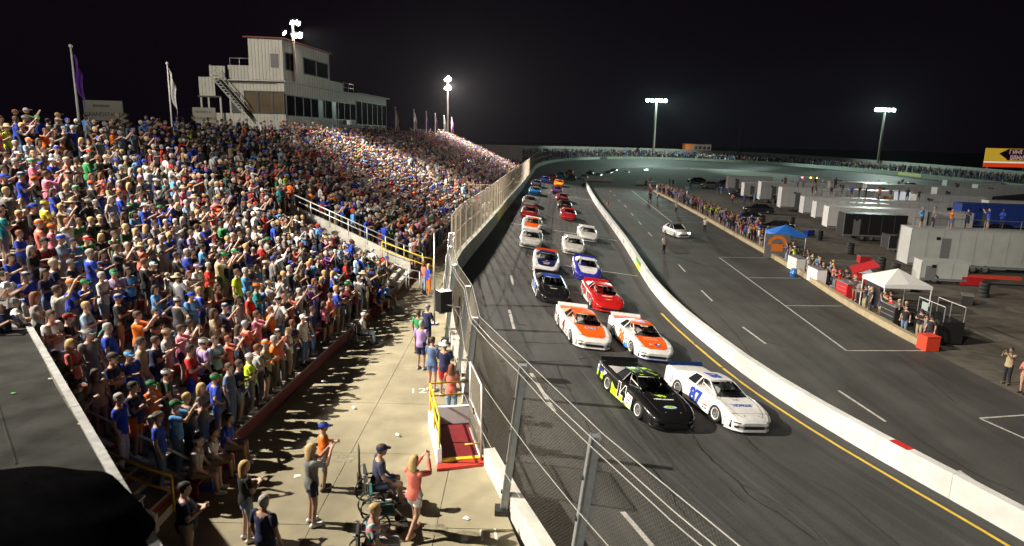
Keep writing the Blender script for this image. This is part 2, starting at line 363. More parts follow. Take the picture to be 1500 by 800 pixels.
# walkway: concrete slabs
def F(y): return -7.7 + .068*(y-15)     # foot of the grandstand
WK = [struct(MB().add([(-14, -4, 2.75), (6, -4, 2.75), (4.6, 0, 2.75), (.1, 13, 2.75), (-3, 30, 2.75), (-3.8, 42, 2.75), (-2.1, 70, 2.75), (.4, 106, 2.75), (4.6, 166, 2.75), (2.6, 166, 2.75), (-8, 15, 2.75), (-14, 15, 2.75)][::1],
                       [tuple(range(12))]).build('walkway_bed', mat('joint_dark', (.11, .10, .08), .9)))]
slabs = []; xs_cut = [-14, -10.2, -7.4, -4.4, -1.6, 1.2, 4, 7]
y0 = -3.9
while y0 < 160:
    y1 = y0 + (3.4 if y0 < 45 else 8)
    for xa, xb in zip(xs_cut[:-1], xs_cut[1:]):
        def W(y): return float(np.interp(y, wk_edge[:150, 1], wk_edge[:150, 0])) + (.34 if y < 37.5 else 0)
        def lo(y): return F(y)-.25 if y > 15.5 else -14
        g = .008; sh = lambda y: .01*(y-10)
        L0, L1 = max(xa+sh(y0), lo(y0))+g, max(xa+sh(y1), lo(y1))+g; R0, R1 = min(xb+sh(y0), W(y0))-g, min(xb+sh(y1), W(y1))-g
        if R0-L0 < .15 or R1-L1 < .15: continue
        mb = MB(); dz = random.uniform(-.003, .003); t = 2.8+dz
        mb.add([(L0, y0+g, 2.7), (R0, y0+g, 2.7), (R1, y1-g, 2.7), (L1, y1-g, 2.7), (L0, y0+g, t), (R0, y0+g, t), (R1, y1-g, t), (L1, y1-g, t)],
               [(4, 5, 6, 7), (0, 1, 5, 4), (1, 2, 6, 5), (2, 3, 7, 6), (3, 0, 4, 7)])
        slabs.append(mb.build('paving_slab', MATS['concrete'], WK[0]))
    y0 = y1
# faint painted marks on the walkway
for (px, py), tx in (((612, 573), '12'), ((716, 785), '11'), ((612, 470), '13')):
    P = at(px, py, 2.8); t = put('painted_number', text_mesh(tx, .62, mat('faint_paint', (.62, .6, .54), .8, var=.3, scale=20), .002), WK[0], loc=(P.x, P.y, 2.8065), rz=R(8))
# ------------------------------------------------------------------ turn: bank for standing spectators, back wall
sel = slice(near_idx(OL, 146, 100, 160), 24*12-30); bo = OL[sel]
bank_a = offset_line(OL, .6)[sel]; bank_b = offset_line(OL, 15)[sel]
nb = len(bo); bank_h = np.interp(np.arange(nb)/nb, [0, .25, .55, .8, 1], [5.2, 5.4, 4.6, 3.4, 3.0])
struct(sheet_strip(np.c_[bank_a, np.full(nb, 2.9)], np.c_[bank_b, bank_h], 'spectator_bank', mat('bank_grass', (.05, .055, .03), .95, var=.4, scale=.8), mid=3))
BW = thing('back_wall', 'long pale wall behind the crowd round the far turn', 'wall')
bw = np.c_[offset_line(OL, 15.2)[sel], bank_h]; P = resample(bw, 7.0)
for a, b in zip(P[:-1], P[1:]):
    d = (b-a)[:2]; d /= np.linalg.norm(d); n = np.array([-d[1], d[0]])*.25; a2, be2 = a[:2]+d*.01, b[:2]-d*.01
    MB().add([(*a2, 1.5), (*be2, 1.5), (*(be2+n), 1.5), (*(a2+n), 1.5), (*a2, a[2]+2.3), (*be2, b[2]+2.3), (*(be2+n), b[2]+2.3), (*(a2+n), a[2]+2.3)],
             [(4, 5, 6, 7), (0, 1, 5, 4), (1, 2, 6, 5), (2, 3, 7, 6), (3, 0, 4, 7)]).build('wall_panel', mat('pale_block', (.34, .34, .32), .8, var=.08, scale=.5, spots=.2), BW)
# side wall closing the bank near the stand's far end
SW = thing('side_wall', 'pale sloping wall at the far end of the grandstand', 'wall')
for k in range(6):
    t0, t1 = k/6+.002, (k+1)/6-.002; pa, pb = Vector((-13.5, 165, 0)), Vector((1.2, 160, 0)); a, b = pa.lerp(pb, t0), pa.lerp(pb, t1)
    za, zb = 8.6-5*t0, 8.6-5*t1
    MB().add([(a.x, a.y, 2), (b.x, b.y, 2), (b.x, b.y+.3, 2), (a.x, a.y+.3, 2), (a.x, a.y, za), (b.x, b.y, zb), (b.x, b.y+.3, zb), (a.x, a.y+.3, za)],
             [(0, 1, 5, 4), (4, 5, 6, 7), (1, 2, 6, 5), (2, 3, 7, 6), (3, 0, 4, 7)]).build('wall_panel', MATS['pale_block'], SW)
for nm, xa, ya, xb, yb, z in (('back_wall', -42, 172, 2, 176, 8.9),):
    SB = thing('block_wall', 'pale straight block wall behind the far end of the grandstand', 'wall')
    for k in range(6):
        x0, x1 = xa+(xb-xa)*k/6, xa+(xb-xa)*(k+1)/6; MB().box(((x0+x1)/2, (ya+yb)/2, 5.2), (x1-x0-.02, .3, 7.4)).build('wall_panel', MATS['pale_block'], SB)
for y_, w_ in ((262, 14), (300, 9)): pass
# painted adverts on the track face of the far outer wall
def outer_panel(i, w_, mt, lab, z=2.85, h=.75, text=None):
    P = OL[i]; d = OL[i+1][:2]-OL[i][:2]; d /= np.linalg.norm(d); n = np.array([d[1], -d[0]])
    o = MB().box((0, 0, 0), (w_, .03, h)).build('advert_panel', mt, OW, loc=(P[0]+n[0]*.05, P[1]+n[1]*.05, z), rz=math.atan2(d[1], d[0])); o['label'] = lab
yb = mat('banner_yellow', (.62, .55, .03), .5, var=.1, scale=2)
outer_panel(near_idx(OL, 76, 80, 150), 13, yb, 'yellow banner on the wall beside the stand', 2.75, 1.0)
outer_panel(20*12+5, 12, yb, 'yellow banner on the far turn wall', 2.8, .9); outer_panel(15*12+6, 9, mat('banner_dark', (.03, .035, .05), .5), 'dark banner on the far turn wall', 2.8, .9)

# litter and spills on the walkway
mat('spill', (.20, .18, .12), .6, var=.4, scale=9)
for k in range(9):
    y = random.uniform(12.5, 34); x = random.uniform(F(y)+.5, float(np.interp(y, wk_edge[:150, 1], wk_edge[:150, 0]))-.6); n = 14; r0 = random.uniform(.06, .38)
    pts = [(x+r0*random.uniform(.6, 1.1)*math.cos(2*math.pi*j/n)*1.5, y+r0*random.uniform(.6, 1.1)*math.sin(2*math.pi*j/n), 2.8045+.00002*k) for j in range(n)]
    struct(MB().add(pts, [tuple(range(n))]).build('spill', MATS['spill']))
LIT = ['crumpled white paper cup lying', 'flattened food tray lying', 'small white receipt lying', 'torn ticket lying', 'clear drink cup lying', 'folded race programme lying']
for k, (px, py, w_) in enumerate(((520, 600, 'left of the long joint in mid walkway'), (470, 560, 'in the crowd shadow'), (690, 760, 'near the white kerb'), (430, 700, 'behind the woman in grey'), (585, 640, 'left of the red floored landing'), (560, 500, 'in front of the mobility chair'))):
    P = at(px, py, 2.8); t = thing('litter', LIT[k]+' '+w_, 'litter', (P.x, P.y, 2.806), random.random()*3)
    if k in (0, 4): MB().tube([(0, 0, .04), (.11, 0, .045)], .035, 8, .045).build('cup', MATS['white_paint'], t); MB().tube([(.11, 0, .045), (.118, 0, .045)], .05, 8).build('rim', MATS['white_paint'], t)
    else: MB().add([(0, 0, 0), (.16, 0, .012), (.17, .12, .004), (.01, .11, .02)], [(0, 1, 2, 3)]).build('sheet', MATS['white_paint'], t); MB().add([(.02, .03, .03), (.12, .02, .04), (.11, .09, .03)], [(0, 1, 2)]).build('fold', MATS['white_paint'], t)
# ------------------------------------------------------------------ grandstand
NROW = 17; NB_ = 18; TRD = .90; RIS = .415; Z0 = 3.2; YA, YB = 12.5, 146.0
def row_x(k, y): return F(y) - TRD*k
def row_z(k): return Z0 + RIS*k
GS = thing('grandstand', 'long concrete grandstand with dark red riser boards beside the front stretch', 'grandstand', (0, 0, 0))
AISLES = [36.7, 71, 92, 108, 127]; AHW = [2.35, 1.15, 1.15, 1.15, 1.15]       # centres of the stair aisles
mat('bench_metal', (.42, .42, .42), .5, .3, var=.1, scale=5, spots=.15)
for k in range(NROW+1):
    zt = row_z(k)
    MB().add([(row_x(k, YA), YA, zt-.02), (row_x(k, YB), YB, zt-.02), (row_x(k, YB)-TRD-.06, YB, zt-.02), (row_x(k, YA)-TRD-.06, YA, zt-.02),
              (row_x(k, YA), YA, zt+.05), (row_x(k, YB), YB, zt+.05), (row_x(k, YB)-TRD+.012, YB, zt+.05), (row_x(k, YA)-TRD+.012, YA, zt+.05)],
             [(0, 3, 2, 1), (4, 5, 6, 7), (0, 1, 5, 4), (1, 2, 6, 5), (2, 3, 7, 6), (3, 0, 4, 7)]).build('tread', MATS['tread_grey'], GS)
    zb = zt-RIS+.052 if k else 2.76
    MB().add([(row_x(k, YA)-.03, YA, zb), (row_x(k, YB)-.03, YB, zb), (row_x(k, YB)-.07, YB, zb), (row_x(k, YA)-.07, YA, zb),
              (row_x(k, YA)-.03, YA, zt-.022), (row_x(k, YB)-.03, YB, zt-.022), (row_x(k, YB)-.07, YB, zt-.022), (row_x(k, YA)-.07, YA, zt-.022)],
             [(0, 3, 2, 1), (4, 5, 6, 7), (0, 1, 5, 4), (1, 2, 6, 5), (2, 3, 7, 6), (3, 0, 4, 7)]).build('riser_board', MATS['dark_red_board'], GS)
    if k < NROW:      # bench plank carried on dark red brackets at the back of each tread, cut by the aisles
        cuts = [YA+1.5] + [c+s*h for c, h in zip(AISLES, AHW) for s in (-1, 1)] + [YB]
        for a, b in zip(cuts[::2], cuts[1::2]):
            n = max(1, int((b-a)/9))
            for q in range(n):
                p0, p1 = a+(b-a)*q/n+.01, a+(b-a)*(q+1)/n-.01
                xo = -TRD+.34; M = [(row_x(k, p0)+xo, p0), (row_x(k, p1)+xo, p1), (row_x(k, p1)+xo-.26, p1), (row_x(k, p0)+xo-.26, p0)]
                mb = MB(); mb.add([(*m, zt+.43) for m in M]+[(*m, zt+.47) for m in M], [(0, 3, 2, 1), (4, 5, 6, 7), (0, 1, 5, 4), (1, 2, 6, 5), (2, 3, 7, 6), (3, 0, 4, 7)])
                mb.build('bench_plank', MATS['dark_red_board'] if (k+q) % 3 else MATS['bench_metal'], GS)
# back fence of the stand
bfence = thing('back_fence', 'dark board fence along the top of the grandstand', 'fence')
for k in range(22):
    ya = YA+2.2*k; yb_ = ya+2.17; 
    MB().add([(row_x(NB_, ya), ya, 10.6), (row_x(NB_, yb_), yb_, 10.6), (row_x(NB_, yb_)-.05, yb_, 10.6), (row_x(NB_, ya)-.05, ya, 10.6), (row_x(NB_, ya), ya, 11.5), (row_x(NB_, yb_), yb_, 11.5), (row_x(NB_, yb_)-.05, yb_, 11.5), (row_x(NB_, ya)-.05, ya, 11.5)],
             [(0, 3, 2, 1), (4, 5, 6, 7), (0, 1, 5, 4), (1, 2, 6, 5), (2, 3, 7, 6), (3, 0, 4, 7)]).build('board', mat('fence_board', (.08, .05, .045), .85, var=.3, scale=4), bfence)
# substructure
MB().add([(row_x(0, YA), YA+.05, 2.7), (row_x(NB_, YA), YA+.05, 2.7), (row_x(NB_, YA), YA+.05, 10.2), (row_x(0, YA), YA+.05, 3.1), (row_x(0, YB)-.1, YB-.05, 2), (row_x(NB_, YB), YB-.05, 0), (row_x(NB_, YB), YB-.05, 10.2), (row_x(0, YB)-.1, YB-.05, 3.1)],
         [(0, 1, 2, 3), (4, 7, 6, 5), (1, 5, 6, 2)]).build('end_wall', MATS['wall_concrete'], GS)
# stair aisles: white concrete steps with handrails
mat('rail_white', (.62, .62, .6), .4, .4, var=.08, scale=10); mat('yellow_rail', (.70, .47, .02), .45, var=.08)
mat('step_white', (.55, .54, .5), .75, var=.1, scale=4, spots=.25)
def handrail(pts, parent, m='rail_white', drop=1.0, mid=.5, r=.026, nposts=6, name='handrail'):
    pts = [Vector(p) for p in pts]; h = Vector((0, 0, 1))
    MB().tube(pts, r).build(name, MATS[m], parent, True)
    if mid: MB().tube([p-h*mid for p in pts], r*.85).build('mid_rail', MATS[m], parent, True)
    for i in range(nposts):
        t = i/(nposts-1)*(len(pts)-1); j = min(int(t), len(pts)-2); p = pts[j].lerp(pts[j+1], t-j)
        MB().tube([p, p-h*drop], r).build('rail_post', MATS[m], parent, True)
def aisle(yc, label, rows=9, hw=.75, wall=True):
    A_ = thing('stair_aisle', label, 'stairs', (0, 0, 0))
    for k in range(0, rows):
        for hh in (0, 1):
            x = row_x(k, yc)-TRD*.5*hh; z = row_z(k)+.05+RIS*.5*hh
            MB().box((x-TRD*.25, yc, z-.12+.006), (TRD*.5-.008, hw*2, .24)).build('step', MATS['step_white'], A_)
    if wall:
        for k in range(0, rows, 1):
            x0, x1 = row_x(k, yc), row_x(k+1, yc)+.012
            for s, up in ((-1, .16), (1, .62)):
                y = yc+s*(hw+.1); z0_, z1_ = row_z(k)+.05, row_z(k+1)+.05
                MB().add([(x0, y, z0_-.2), (x1, y, z1_-.4), (x1, y+.16, z1_-.4), (x0, y+.16, z0_-.2), (x0, y, z0_+up), (x1, y, z1_+up), (x1, y+.16, z1_+up), (x0, y+.16, z0_+up)],
                         [(0, 3, 2, 1), (4, 5, 6, 7), (0, 1, 5, 4), (1, 2, 6, 5), (2, 3, 7, 6), (3, 0, 4, 7)]).build('side_wall', MATS['step_white'], A_)
    for s in (-1, 1):
        y = yc+s*(hw+.12); up = 1.25 if (wall and s > 0) else 1.05
        p0 = (row_x(0, y)+.6, y, row_z(0)+up-.1); p1 = (row_x(rows, y), y, row_z(rows)+up)
        handrail([p0, p1], A_, nposts=8, mid=.32, r=.034)
        if wall: handrail([(row_x(0, y)+1.3, y-.25*s, row_z(0)+.85), (row_x(0, y)+.7, y-.25*s, row_z(0)+.95), (row_x(2, y), y-.25*s, row_z(2)+1.0)], A_, 'yellow_rail' if s > 0 else 'rail_white', nposts=3, mid=.45, drop=1.1, r=.03)
    return A_
aisle(AISLES[0], 'wide white stair aisle with metal handrails nearest the camera', 8, 2.0)
aisle(AISLES[1], 'second stair aisle with low metal rails, beyond the widest white one', 9, wall=False)
aisle(AISLES[2], 'stair aisle whose rails run down to the tan mesh fence', 8, wall=False)
for i, a in enumerate(AISLES[3:]): aisle(a, ('narrow stair aisle in the brightly lit far part of the stand', 'stair aisle farthest along the stand')[i], 8, wall=False)
# near stairs beside the roof, leading from the walkway
NST = thing('corner_stairs', 'short concrete stairs with yellow edges beside the dark roof', 'stairs')
Pn = at(262, 742, 2.8)
for k in range(6):
    o = MB().box((Pn.x-.2-.36*k, Pn.y-.35, 2.8+.1+.19*k), (.352, 1.3, .2+.006*k)).build('step', MATS['step_white'], NST)
    MB().box((Pn.x-.2-.36*k+.15, Pn.y-.35, 2.8+.202+.193*k), (.06, 1.3, .012)).build('edge_strip', MATS['yellow_paint'], NST)
for yy in (-1.08, .38): MB().add([(Pn.x+.05, Pn.y+yy, 2.8), (Pn.x-2.4, Pn.y+yy, 2.8), (Pn.x-2.4, Pn.y+yy+.14, 2.8), (Pn.x+.05, Pn.y+yy+.14, 2.8), (Pn.x+.05, Pn.y+yy, 3.2), (Pn.x-2.4, Pn.y+yy, 4.45), (Pn.x-2.4, Pn.y+yy+.14, 4.45), (Pn.x+.05, Pn.y+yy+.14, 3.2)],
     [(0, 3, 2, 1), (4, 5, 6, 7), (0, 1, 5, 4), (1, 2, 6, 5), (2, 3, 7, 6), (3, 0, 4, 7)]).build('side_wall', MATS['step_white'], NST)
handrail([(Pn.x+.15, Pn.y+.45, 3.75), (Pn.x-2.9, Pn.y+.45, 5.3)], NST, nposts=3, drop=1.0, mid=.0, r=.03)
handrail([(Pn.x+.0, Pn.y-.2, 3.7), (Pn.x-.5, Pn.y-.2, 3.85), (Pn.x-2.6, Pn.y-.2, 4.8)], NST, 'yellow_rail', nposts=2, drop=.9, mid=.4, r=.032)
ST = thing('white_stool', 'small white topped stool between the roof edge and the stairs', 'stool', (Pn.x-.55, Pn.y-.95, 2.8))
MB().box((0, 0, .72), (.5, .42, .05)).build('seat', MATS['step_white'], ST)
for sx in (-1, 1):
    for sy in (-1, 1): MB().tube([(sx*.19, sy*.15, .7), (sx*.22, sy*.18, 0)], .02, 6).build('leg', MATS['rail_white'], ST)

# ------------------------------------------------------------------ near roof
RF = thing('flat_roof', 'dark felt roof with a pale metal edge in the near left corner', 'roof')
ra, rb = at(45, 475, 6.5), at(243, 812, 6.5); rl = at(-60, 483, 6.5)
d_ = (rb-ra).normalized(); n_ = Vector((-d_.y, d_.x, 0))
rpoly = [ra, ra+(rb-ra)*1.15, Vector((-3.0, 1, 6.5)), Vector((-22, 1, 6.5)), Vector((-22, rl.y-2.2, 6.5)), rl]
mr_ = mat('roof_felt', (.028, .0285, .027), .95, var=.45, scale=1.4, bump=.5, spots=.35); mr_.node_tree.nodes['Principled BSDF'].inputs['Specular IOR Level'].default_value = .1
MB().prism([(p.x, p.y) for p in rpoly][::-1], 6.1, 6.5).build('roof_sheet', mr_, RF)
e = n_*-.09
def edge(a, b, w_, h_, m_, name='edge_flashing', z=6.5, off=0):
    t = (b-a).normalized(); s_ = Vector((t.y, -t.x, 0)); q = [a-s_*off, b-s_*off, b-s_*(off+w_), a-s_*(off+w_)]
    return MB().add([(p.x, p.y, z-.25) for p in q]+[(p.x, p.y, z+h_) for p in q], [(0, 1, 2, 3), (4, 5, 6, 7), (0, 1, 5, 4), (1, 2, 6, 5), (2, 3, 7, 6), (3, 0, 4, 7)]).build(name, m_, RF)
fl = mat('pale_flashing', (.34, .35, .35), .55, .2, var=.2, scale=7, spots=.4)
L_ = (rb-ra).length
for k in range(4): edge(ra+(rb-ra)*(k/4)*1.1, ra+(rb-ra)*((k+.995)/4)*1.1, -.13, .05, fl)
edge(rl, ra, -.1, .03, MATS['dark_metal'])
# felt lap seams and peeling strip beside the flashing
for k in range(5):
    a = ra+(rb-ra)*0+Vector((-1.2-1.15*k, -.3, 0)); b = a+d_*9
    MB().tube([(a.x, a.y, 6.502), (b.x, b.y, 6.502)], .018, 5).build('felt_seam', mr_, RF)
pk = mat('worn_felt', (.09, .085, .065), .9, var=.4, scale=5, bump=.6)
vs, fs = [], []
for k in range(160):
    c = ra+(rb-ra)*(.32+.62*k/159); s_ = Vector((d_.y, -d_.x, 0)); w0 = .09+.012*math.sin(k*.05)+.006*random.random()
    vs += [tuple(c+s_*.08+Vector((0, 0, .012))), tuple(c+s_*w0*1.6+Vector((0, 0, .012+.01*random.random())))]
    if k: fs.append((2*k-2, 2*k-1, 2*k+1, 2*k))
MB().add(vs, fs).build('worn_strip', pk, RF)
for k, (px, py, c_, lab) in enumerate(((20, 577, (.05, .3, .04), 'small green leaf lying on the dark roof'), (74, 556, (.4, .38, .34), 'pale pebble on the dark roof near its metal edge'), (118, 622, (.35, .3, .2), 'dry leaf on the dark roof beside the flashing'))):
    P = at(px, py, 6.5); lf = put('leaf' if k != 1 else 'pebble', MB().ball((0, 0, .015), (.05, .03, .012), 8, 4).mesh('leaf', mat('bit_%s' % ('green', 'pale', 'dry')[k], c_, .8)), None, (P.x, P.y, 6.502)); tag(lf, lab, 'leaf' if k != 1 else 'pebble')
# made-up black heap standing in for a dark blurred shape
cv = MB(); rings = []
c0 = at(50, 735, 7.0)
for i in range(17):
    a = i/16; ring = []
    for j in range(48):
        q = 2*math.pi*j/48; rr = math.sin(math.acos(min(1, a*.98)))*(1+.09*math.sin(2*q+1)+.04*math.sin(5*q+i*.3)); ring.append((c0.x+1.45*rr*math.cos(q)-.25, c0.y+1.25*rr*math.sin(q)-.2, 6.5+.85*a+.02*math.sin(5*q+i)))
    rings.append(ring)
cv.loft(rings, True); mat('dark_blur_black', (.0035, .0035, .004), 1, var=.2).node_tree.nodes['Principled BSDF'].inputs['Specular IOR Level'].default_value = 0; o = cv.build('dark_blur_heap', MATS['dark_blur_black'], None, True); tag(o, 'large black heap made up for the dark blur on the near left roof', 'cover')

# ------------------------------------------------------------------ catch fence
CF = thing('catch_fence', 'tall chain link catch fence with cables between the walkway and the race track', 'fence')
mat('post_metal', (.36, .39, .42), .4, .7, var=.12, scale=10); mat('wire', (.24, .21, .16), .65, .2, var=.1); mat('cable', (.42, .42, .40), .4, .3, var=.05)
MAINP = [(4.9, 1.5), (3.0, 6.0), (1.13, 10.35), (-.07, 13.77), (-1.40, 18.7), (-1.9, 22.8), (-2.75, 26.6), (-3.35, 31), (-3.75, 35.5)]
LEAN = .37
tops = []
for i, (x, y) in enumerate(MAINP):
    h = 3.7 if i < 4 else 3.35; base = Vector((x, y, 2.8)); top = base+Vector((LEAN*h/3.7, -.05, h)); tops.append(top)
    mb = MB(); fr = .075   # rolled H section
    mb.loft([[base+Vector((a*fr, b*fr, 0)) for a, b in ((-1, -1), (1, -1), (1, 1), (-1, 1))], [top+Vector((a*fr, b*fr, 0)) for a, b in ((-1, -1), (1, -1), (1, 1), (-1, 1))]])
    for s in (-1, 1):
        mb.loft([[base+Vector((a*.012+s*fr, b*.11, 0)) for a, b in ((-1, -1), (1, -1), (1, 1), (-1, 1))], [top+Vector((a*.012+s*fr, b*.11, 0)) for a, b in ((-1, -1), (1, -1), (1, 1), (-1, 1))]])
    p = mb.build('post', MATS['post_metal'], CF)
    bp = MB().box((x-.03, y, 2.812+.06), (.34, .34, .12)).build('base_plate', MATS['dark_metal'], p)
    for hz in (.55, 1.3, 2.1, 2.9):
        q = base.lerp(top, hz/h); MB().box(q+Vector((-.1, 0, 0)), (.05, .1, .05)).build('clamp', MATS['dark_metal'], p)
for fz, zo in ((1.0, 0), (.965, .0), (.62, 0), (.3, 0)):
    pts = []
    for i, (x, y) in enumerate(MAINP):
        p = Vector((x, y, 2.8)).lerp(tops[i], fz)+Vector((-.11 if fz > .97 else -.14, 0, zo)); pts.append(p)
    q = [pts[0]]
    for a, b in zip(pts[:-1], pts[1:]): q += [a.lerp(b, .5)-Vector((0, 0, .05)), b]
    MB().tube(q, .0075, 6).build('cable', MATS['cable'], CF, True)
q = [t+Vector((.14, 0, .02)) for t in tops]; MB().tube(q, .0075, 6).build('cable', MATS['cable'], CF, True)
wires = MB()
def link_panel(b0, b1, t0, t1, pitch=.062, r=.0010, out=None):
    """diagonal wires across a panel, both ways"""
    out = out or wires; W = (b1-b0).length; H = ((t0-b0).length+(t1-b1).length)/2
    def P(u, v): return b0.lerp(b1, u/W).lerp(t0.lerp(t1, u/W), v/H)
    n = int((W+H)/pitch/1.414)
    for k in range(-int(H/pitch/1.414)-1, int(W/pitch/1.414)+2):
        c = k*pitch*1.414
        for dr in (1, -1):
            if dr == 1: u0, v0 = (c, 0) if c >= 0 else (0, -c); u1 = min(W, c+H); v1 = u1-c
            else:
                cc = W-c; u0, v0 = (cc, 0) if cc <= W else (W, cc-W); u1 = max(0, cc-H); v1 = cc-u1
            if v0 >= H or (u1-u0)*dr <= .02: continue
            a, b = P(u0, v0), P(u1, v1); t = (b-a).normalized(); n1 = t.cross(Vector((0, 1, .3))).normalized(); n2 = t.cross(n1)
            o = len(out.v); out.v += [tuple(p+n1*r*x+n2*r*y) for p in (a, b) for x, y in ((1, 0), (-.5, .87), (-.5, -.87))]
            out.f += [(o, o+1, o+4, o+3), (o+1, o+2, o+5, o+4), (o+2, o, o+3, o+5)]; out.m += [0]*3
for i in range(len(MAINP)-1):
    a, b = Vector((*MAINP[i], 2.95)), Vector((*MAINP[i+1], 2.95)); o_ = Vector((.1, 0, 0)); link_panel(a+o_, b+o_, tops[i]+o_, tops[i+1]+o_)
# kerb under the near fence
def kerb(pts, m_, z0=2.7, z1=3.28, w_=.3):
    KB = thing('fence_kerb', 'white painted concrete kerb under the near catch fence', 'kerb')
    for a, b in zip(pts[:-1], pts[1:]):
        a, b = Vector((*a, 0)), Vector((*b, 0)); t = (b-a).normalized(); s_ = Vector((t.y, -t.x, 0)); a = a+t*.01; b = b-t*.01
        q = [a+s_*.30, b+s_*.30, b+s_*(.30+w_), a+s_*(.30+w_)]
        if (b-a).length > .2: MB().add([(p.x, p.y, z0) for p in q]+[(p.x, p.y, z1) for p in q], [(0, 3, 2, 1), (4, 5, 6, 7), (0, 1, 5, 4), (1, 2, 6, 5), (2, 3, 7, 6), (3, 0, 4, 7)]).build('kerb_block', m_, KB)
kerb([(x-.2, y) for x, y in MAINP[:3]]+[(-.27, 13.77), (-.93, 15.9)], MATS['step_white']); kerb([(-1.75, 18.9)]+[(x-.2, y) for x, y in MAINP[5:]]+[(-3.95, 37.8)], MATS['step_white'], z1=3.32)
# far section of the fence: square panels of lighter mesh on top of the wall
far = resample(offset_line(OL, .16), 2.9); far = far[(far[:, 1] > 38) | (far[:, 0] > 30)]; far = far[:64]
mat('tan_post', (.42, .37, .28), .6, .3, var=.1)
prev = None
mid_i = None
for i, (x, y) in enumerate(far):
    h = 3.3; t = Vector((x, y, 3.3+h)); b = Vector((x, y, 3.28))
    r = .05; MB().box((x-.02, y, 3.29+h/2), (.09, .09, h)).build('post', MATS['tan_post'], CF)
    if prev is not None:
        o_ = Vector((.07, 0, 0)); link_panel(prev[0]+o_, b+o_, prev[1]+o_, t+o_, pitch=.075 if y < 80 else .11, r=.0019 if y < 80 else .003)
        if i % 4 == 0: pass
    prev = (b, t)
for zz in (3.45, 5.0, 6.58):
    MB().tube([(x+.06, y, zz) for x, y in far], .022, 5).build('rail_tube', MATS['tan_post'], CF)
# cross panel closing the walkway before the flag stand
xc = float(np.interp(70, wk_edge[:150, 1], wk_edge[:150, 0]))
for yc, xl in ((67, xc-2.5),):
    a, b = Vector((xl, yc, 2.85)), Vector((xc, yc, 2.85)); link_panel(a, b, a+Vector((0, 0, 3.6)), b+Vector((0, 0, 3.6)), .1, .005)
    MB().tube([(xl, yc, 6.45), (xc, yc, 6.45)], .03, 6).build('rail_tube', MATS['tan_post'], CF)
    for x in (xl, (xl+xc)/2): MB().box((x, yc, 4.62), (.08, .08, 3.65)).build('post', MATS['tan_post'], CF)
stuff(wires.build('chain_link_mesh', MATS['wire'], CF))
# tan backing posts where the two fences join
HP = thing('tall_pole', 'tall slim grey pole standing on the walkway where the fences join', 'pole', (-3.55, 29, 2.8))
MB().tube([(0, 0, 0), (0, 0, 4.3)], .042, 10).build('shaft', MATS['post_metal'], HP, True); MB().box((0, 0, .04), (.3, .3, .08)).build('base_plate', MATS['dark_metal'], HP)
# ------------------------------------------------------------------ loudspeaker on the fence
P = aty(651, 441, 24.6); SP = thing('loudspeaker', 'black loudspeaker box bracketed to the catch fence above the walkway', 'loudspeaker', P, R(-60))
mb = MB(); mb.loft([[(-.22, -.3, -.42), (.2, -.24, -.42), (.2, .24, -.42), (-.22, .3, -.42)], [(-.22, -.3, .42), (.2, -.24, .42), (.2, .24, .42), (-.22, .3, .42)]]); mb.build('cabinet', MATS['black_plastic'], SP)
MB().box((-.235, 0, 0), (.02, .54, .78)).build('grille', mat('speaker_grille', (.02, .02, .02), .8, var=.4, scale=60), SP)
MB().tube([(.2, 0, -.1), (.5, .2, -.12), (.8, .35, -.1)], .035).build('bracket', MATS['dark_metal'], SP)
# ------------------------------------------------------------------ gate platform with yellow rails
g0 = at(641, 682, 2.8); GP = thing('gate_platform', 'white walled landing with red floor and yellow rails at the track gate', 'platform', (g0.x, g0.y, 2.8), R(13))
MB().box((.05, 1.25, .24), (.12, 2.5, .48)).build('side_wall', MATS['white_paint'], GP)
MB().box((.68, 2.44, .3), (1.13, .12, .6)).build('end_wall', MATS['white_paint'], GP)
MB().box((.68, 1.2, .03), (1.13, 2.3, .06)).build('floor', mat('dark_red_floor', (.16, .012, .016), .6, var=.15), GP)
MB().prism([(-.05, -.32), (1.28, -.25), (1.25, .05), (.0, .05)], .0, .075).build('ramp', mat('ramp_red', (.50, .045, .03), .55, var=.15, spots=.2), GP)
MB().box((.68, .1, .095), (1.2, .14, .03)).build('edge_strip', mat('edge_yellow', (.75, .5, .03), .5), GP)
for z_, m_ in ((.0, 0),):
    for pz_ in (1.02, .62):
        MB().tube([(.05, .05, pz_+.35), (.05, 2.44, pz_+.35), (1.2, 2.44, pz_+.35)], .028, 8).build('rail', MATS['yellow_rail'], GP, True)
for p in ((.05, .05), (.05, 1.25), (.05, 2.44)): MB().tube([(p[0], p[1], .1), (p[0], p[1], 1.37)], .028, 8).build('rail_post', MATS['yellow_rail'], GP, True)
MB().tube([(1.2, .1, .5), (.75, .1, .5)], .02, 6).build('rail_stub', MATS['yellow_rail'], GP, True)
GT = thing('track_gate', 'tall metal framed mesh gate beside the yellow railed landing', 'gate', (g0.x+1.05, g0.y+.2, 2.8), R(13))
for (a, b) in (((.1, 0, .1), (.1, 0, 2.2)), ((.1, 1.9, .1), (.1, 1.9, 2.2)), ((.1, 0, 2.2), (.1, 1.9, 2.2)), ((.1, 0, 1.05), (.1, 1.9, 1.05)), ((.1, 0, .12), (.1, 1.9, .12))):
    MB().tube([a, b], .03, 6).build('frame_bar', mat('bright_metal', (.6, .6, .6), .4, .5), GT, True)
gm_ = MB(); link_panel(Vector((.1, 0, .12)), Vector((.1, 1.9, .12)), Vector((.1, 0, 2.2)), Vector((.1, 1.9, 2.2)), .07, .0025, gm_); stuff(gm_.build('gate_mesh', MATS['wire'], GT))
MB().tube([(.04, .9, 1.0), (.04, .9, 1.2)], .02, 6).build('latch', MATS['dark_metal'], GT)
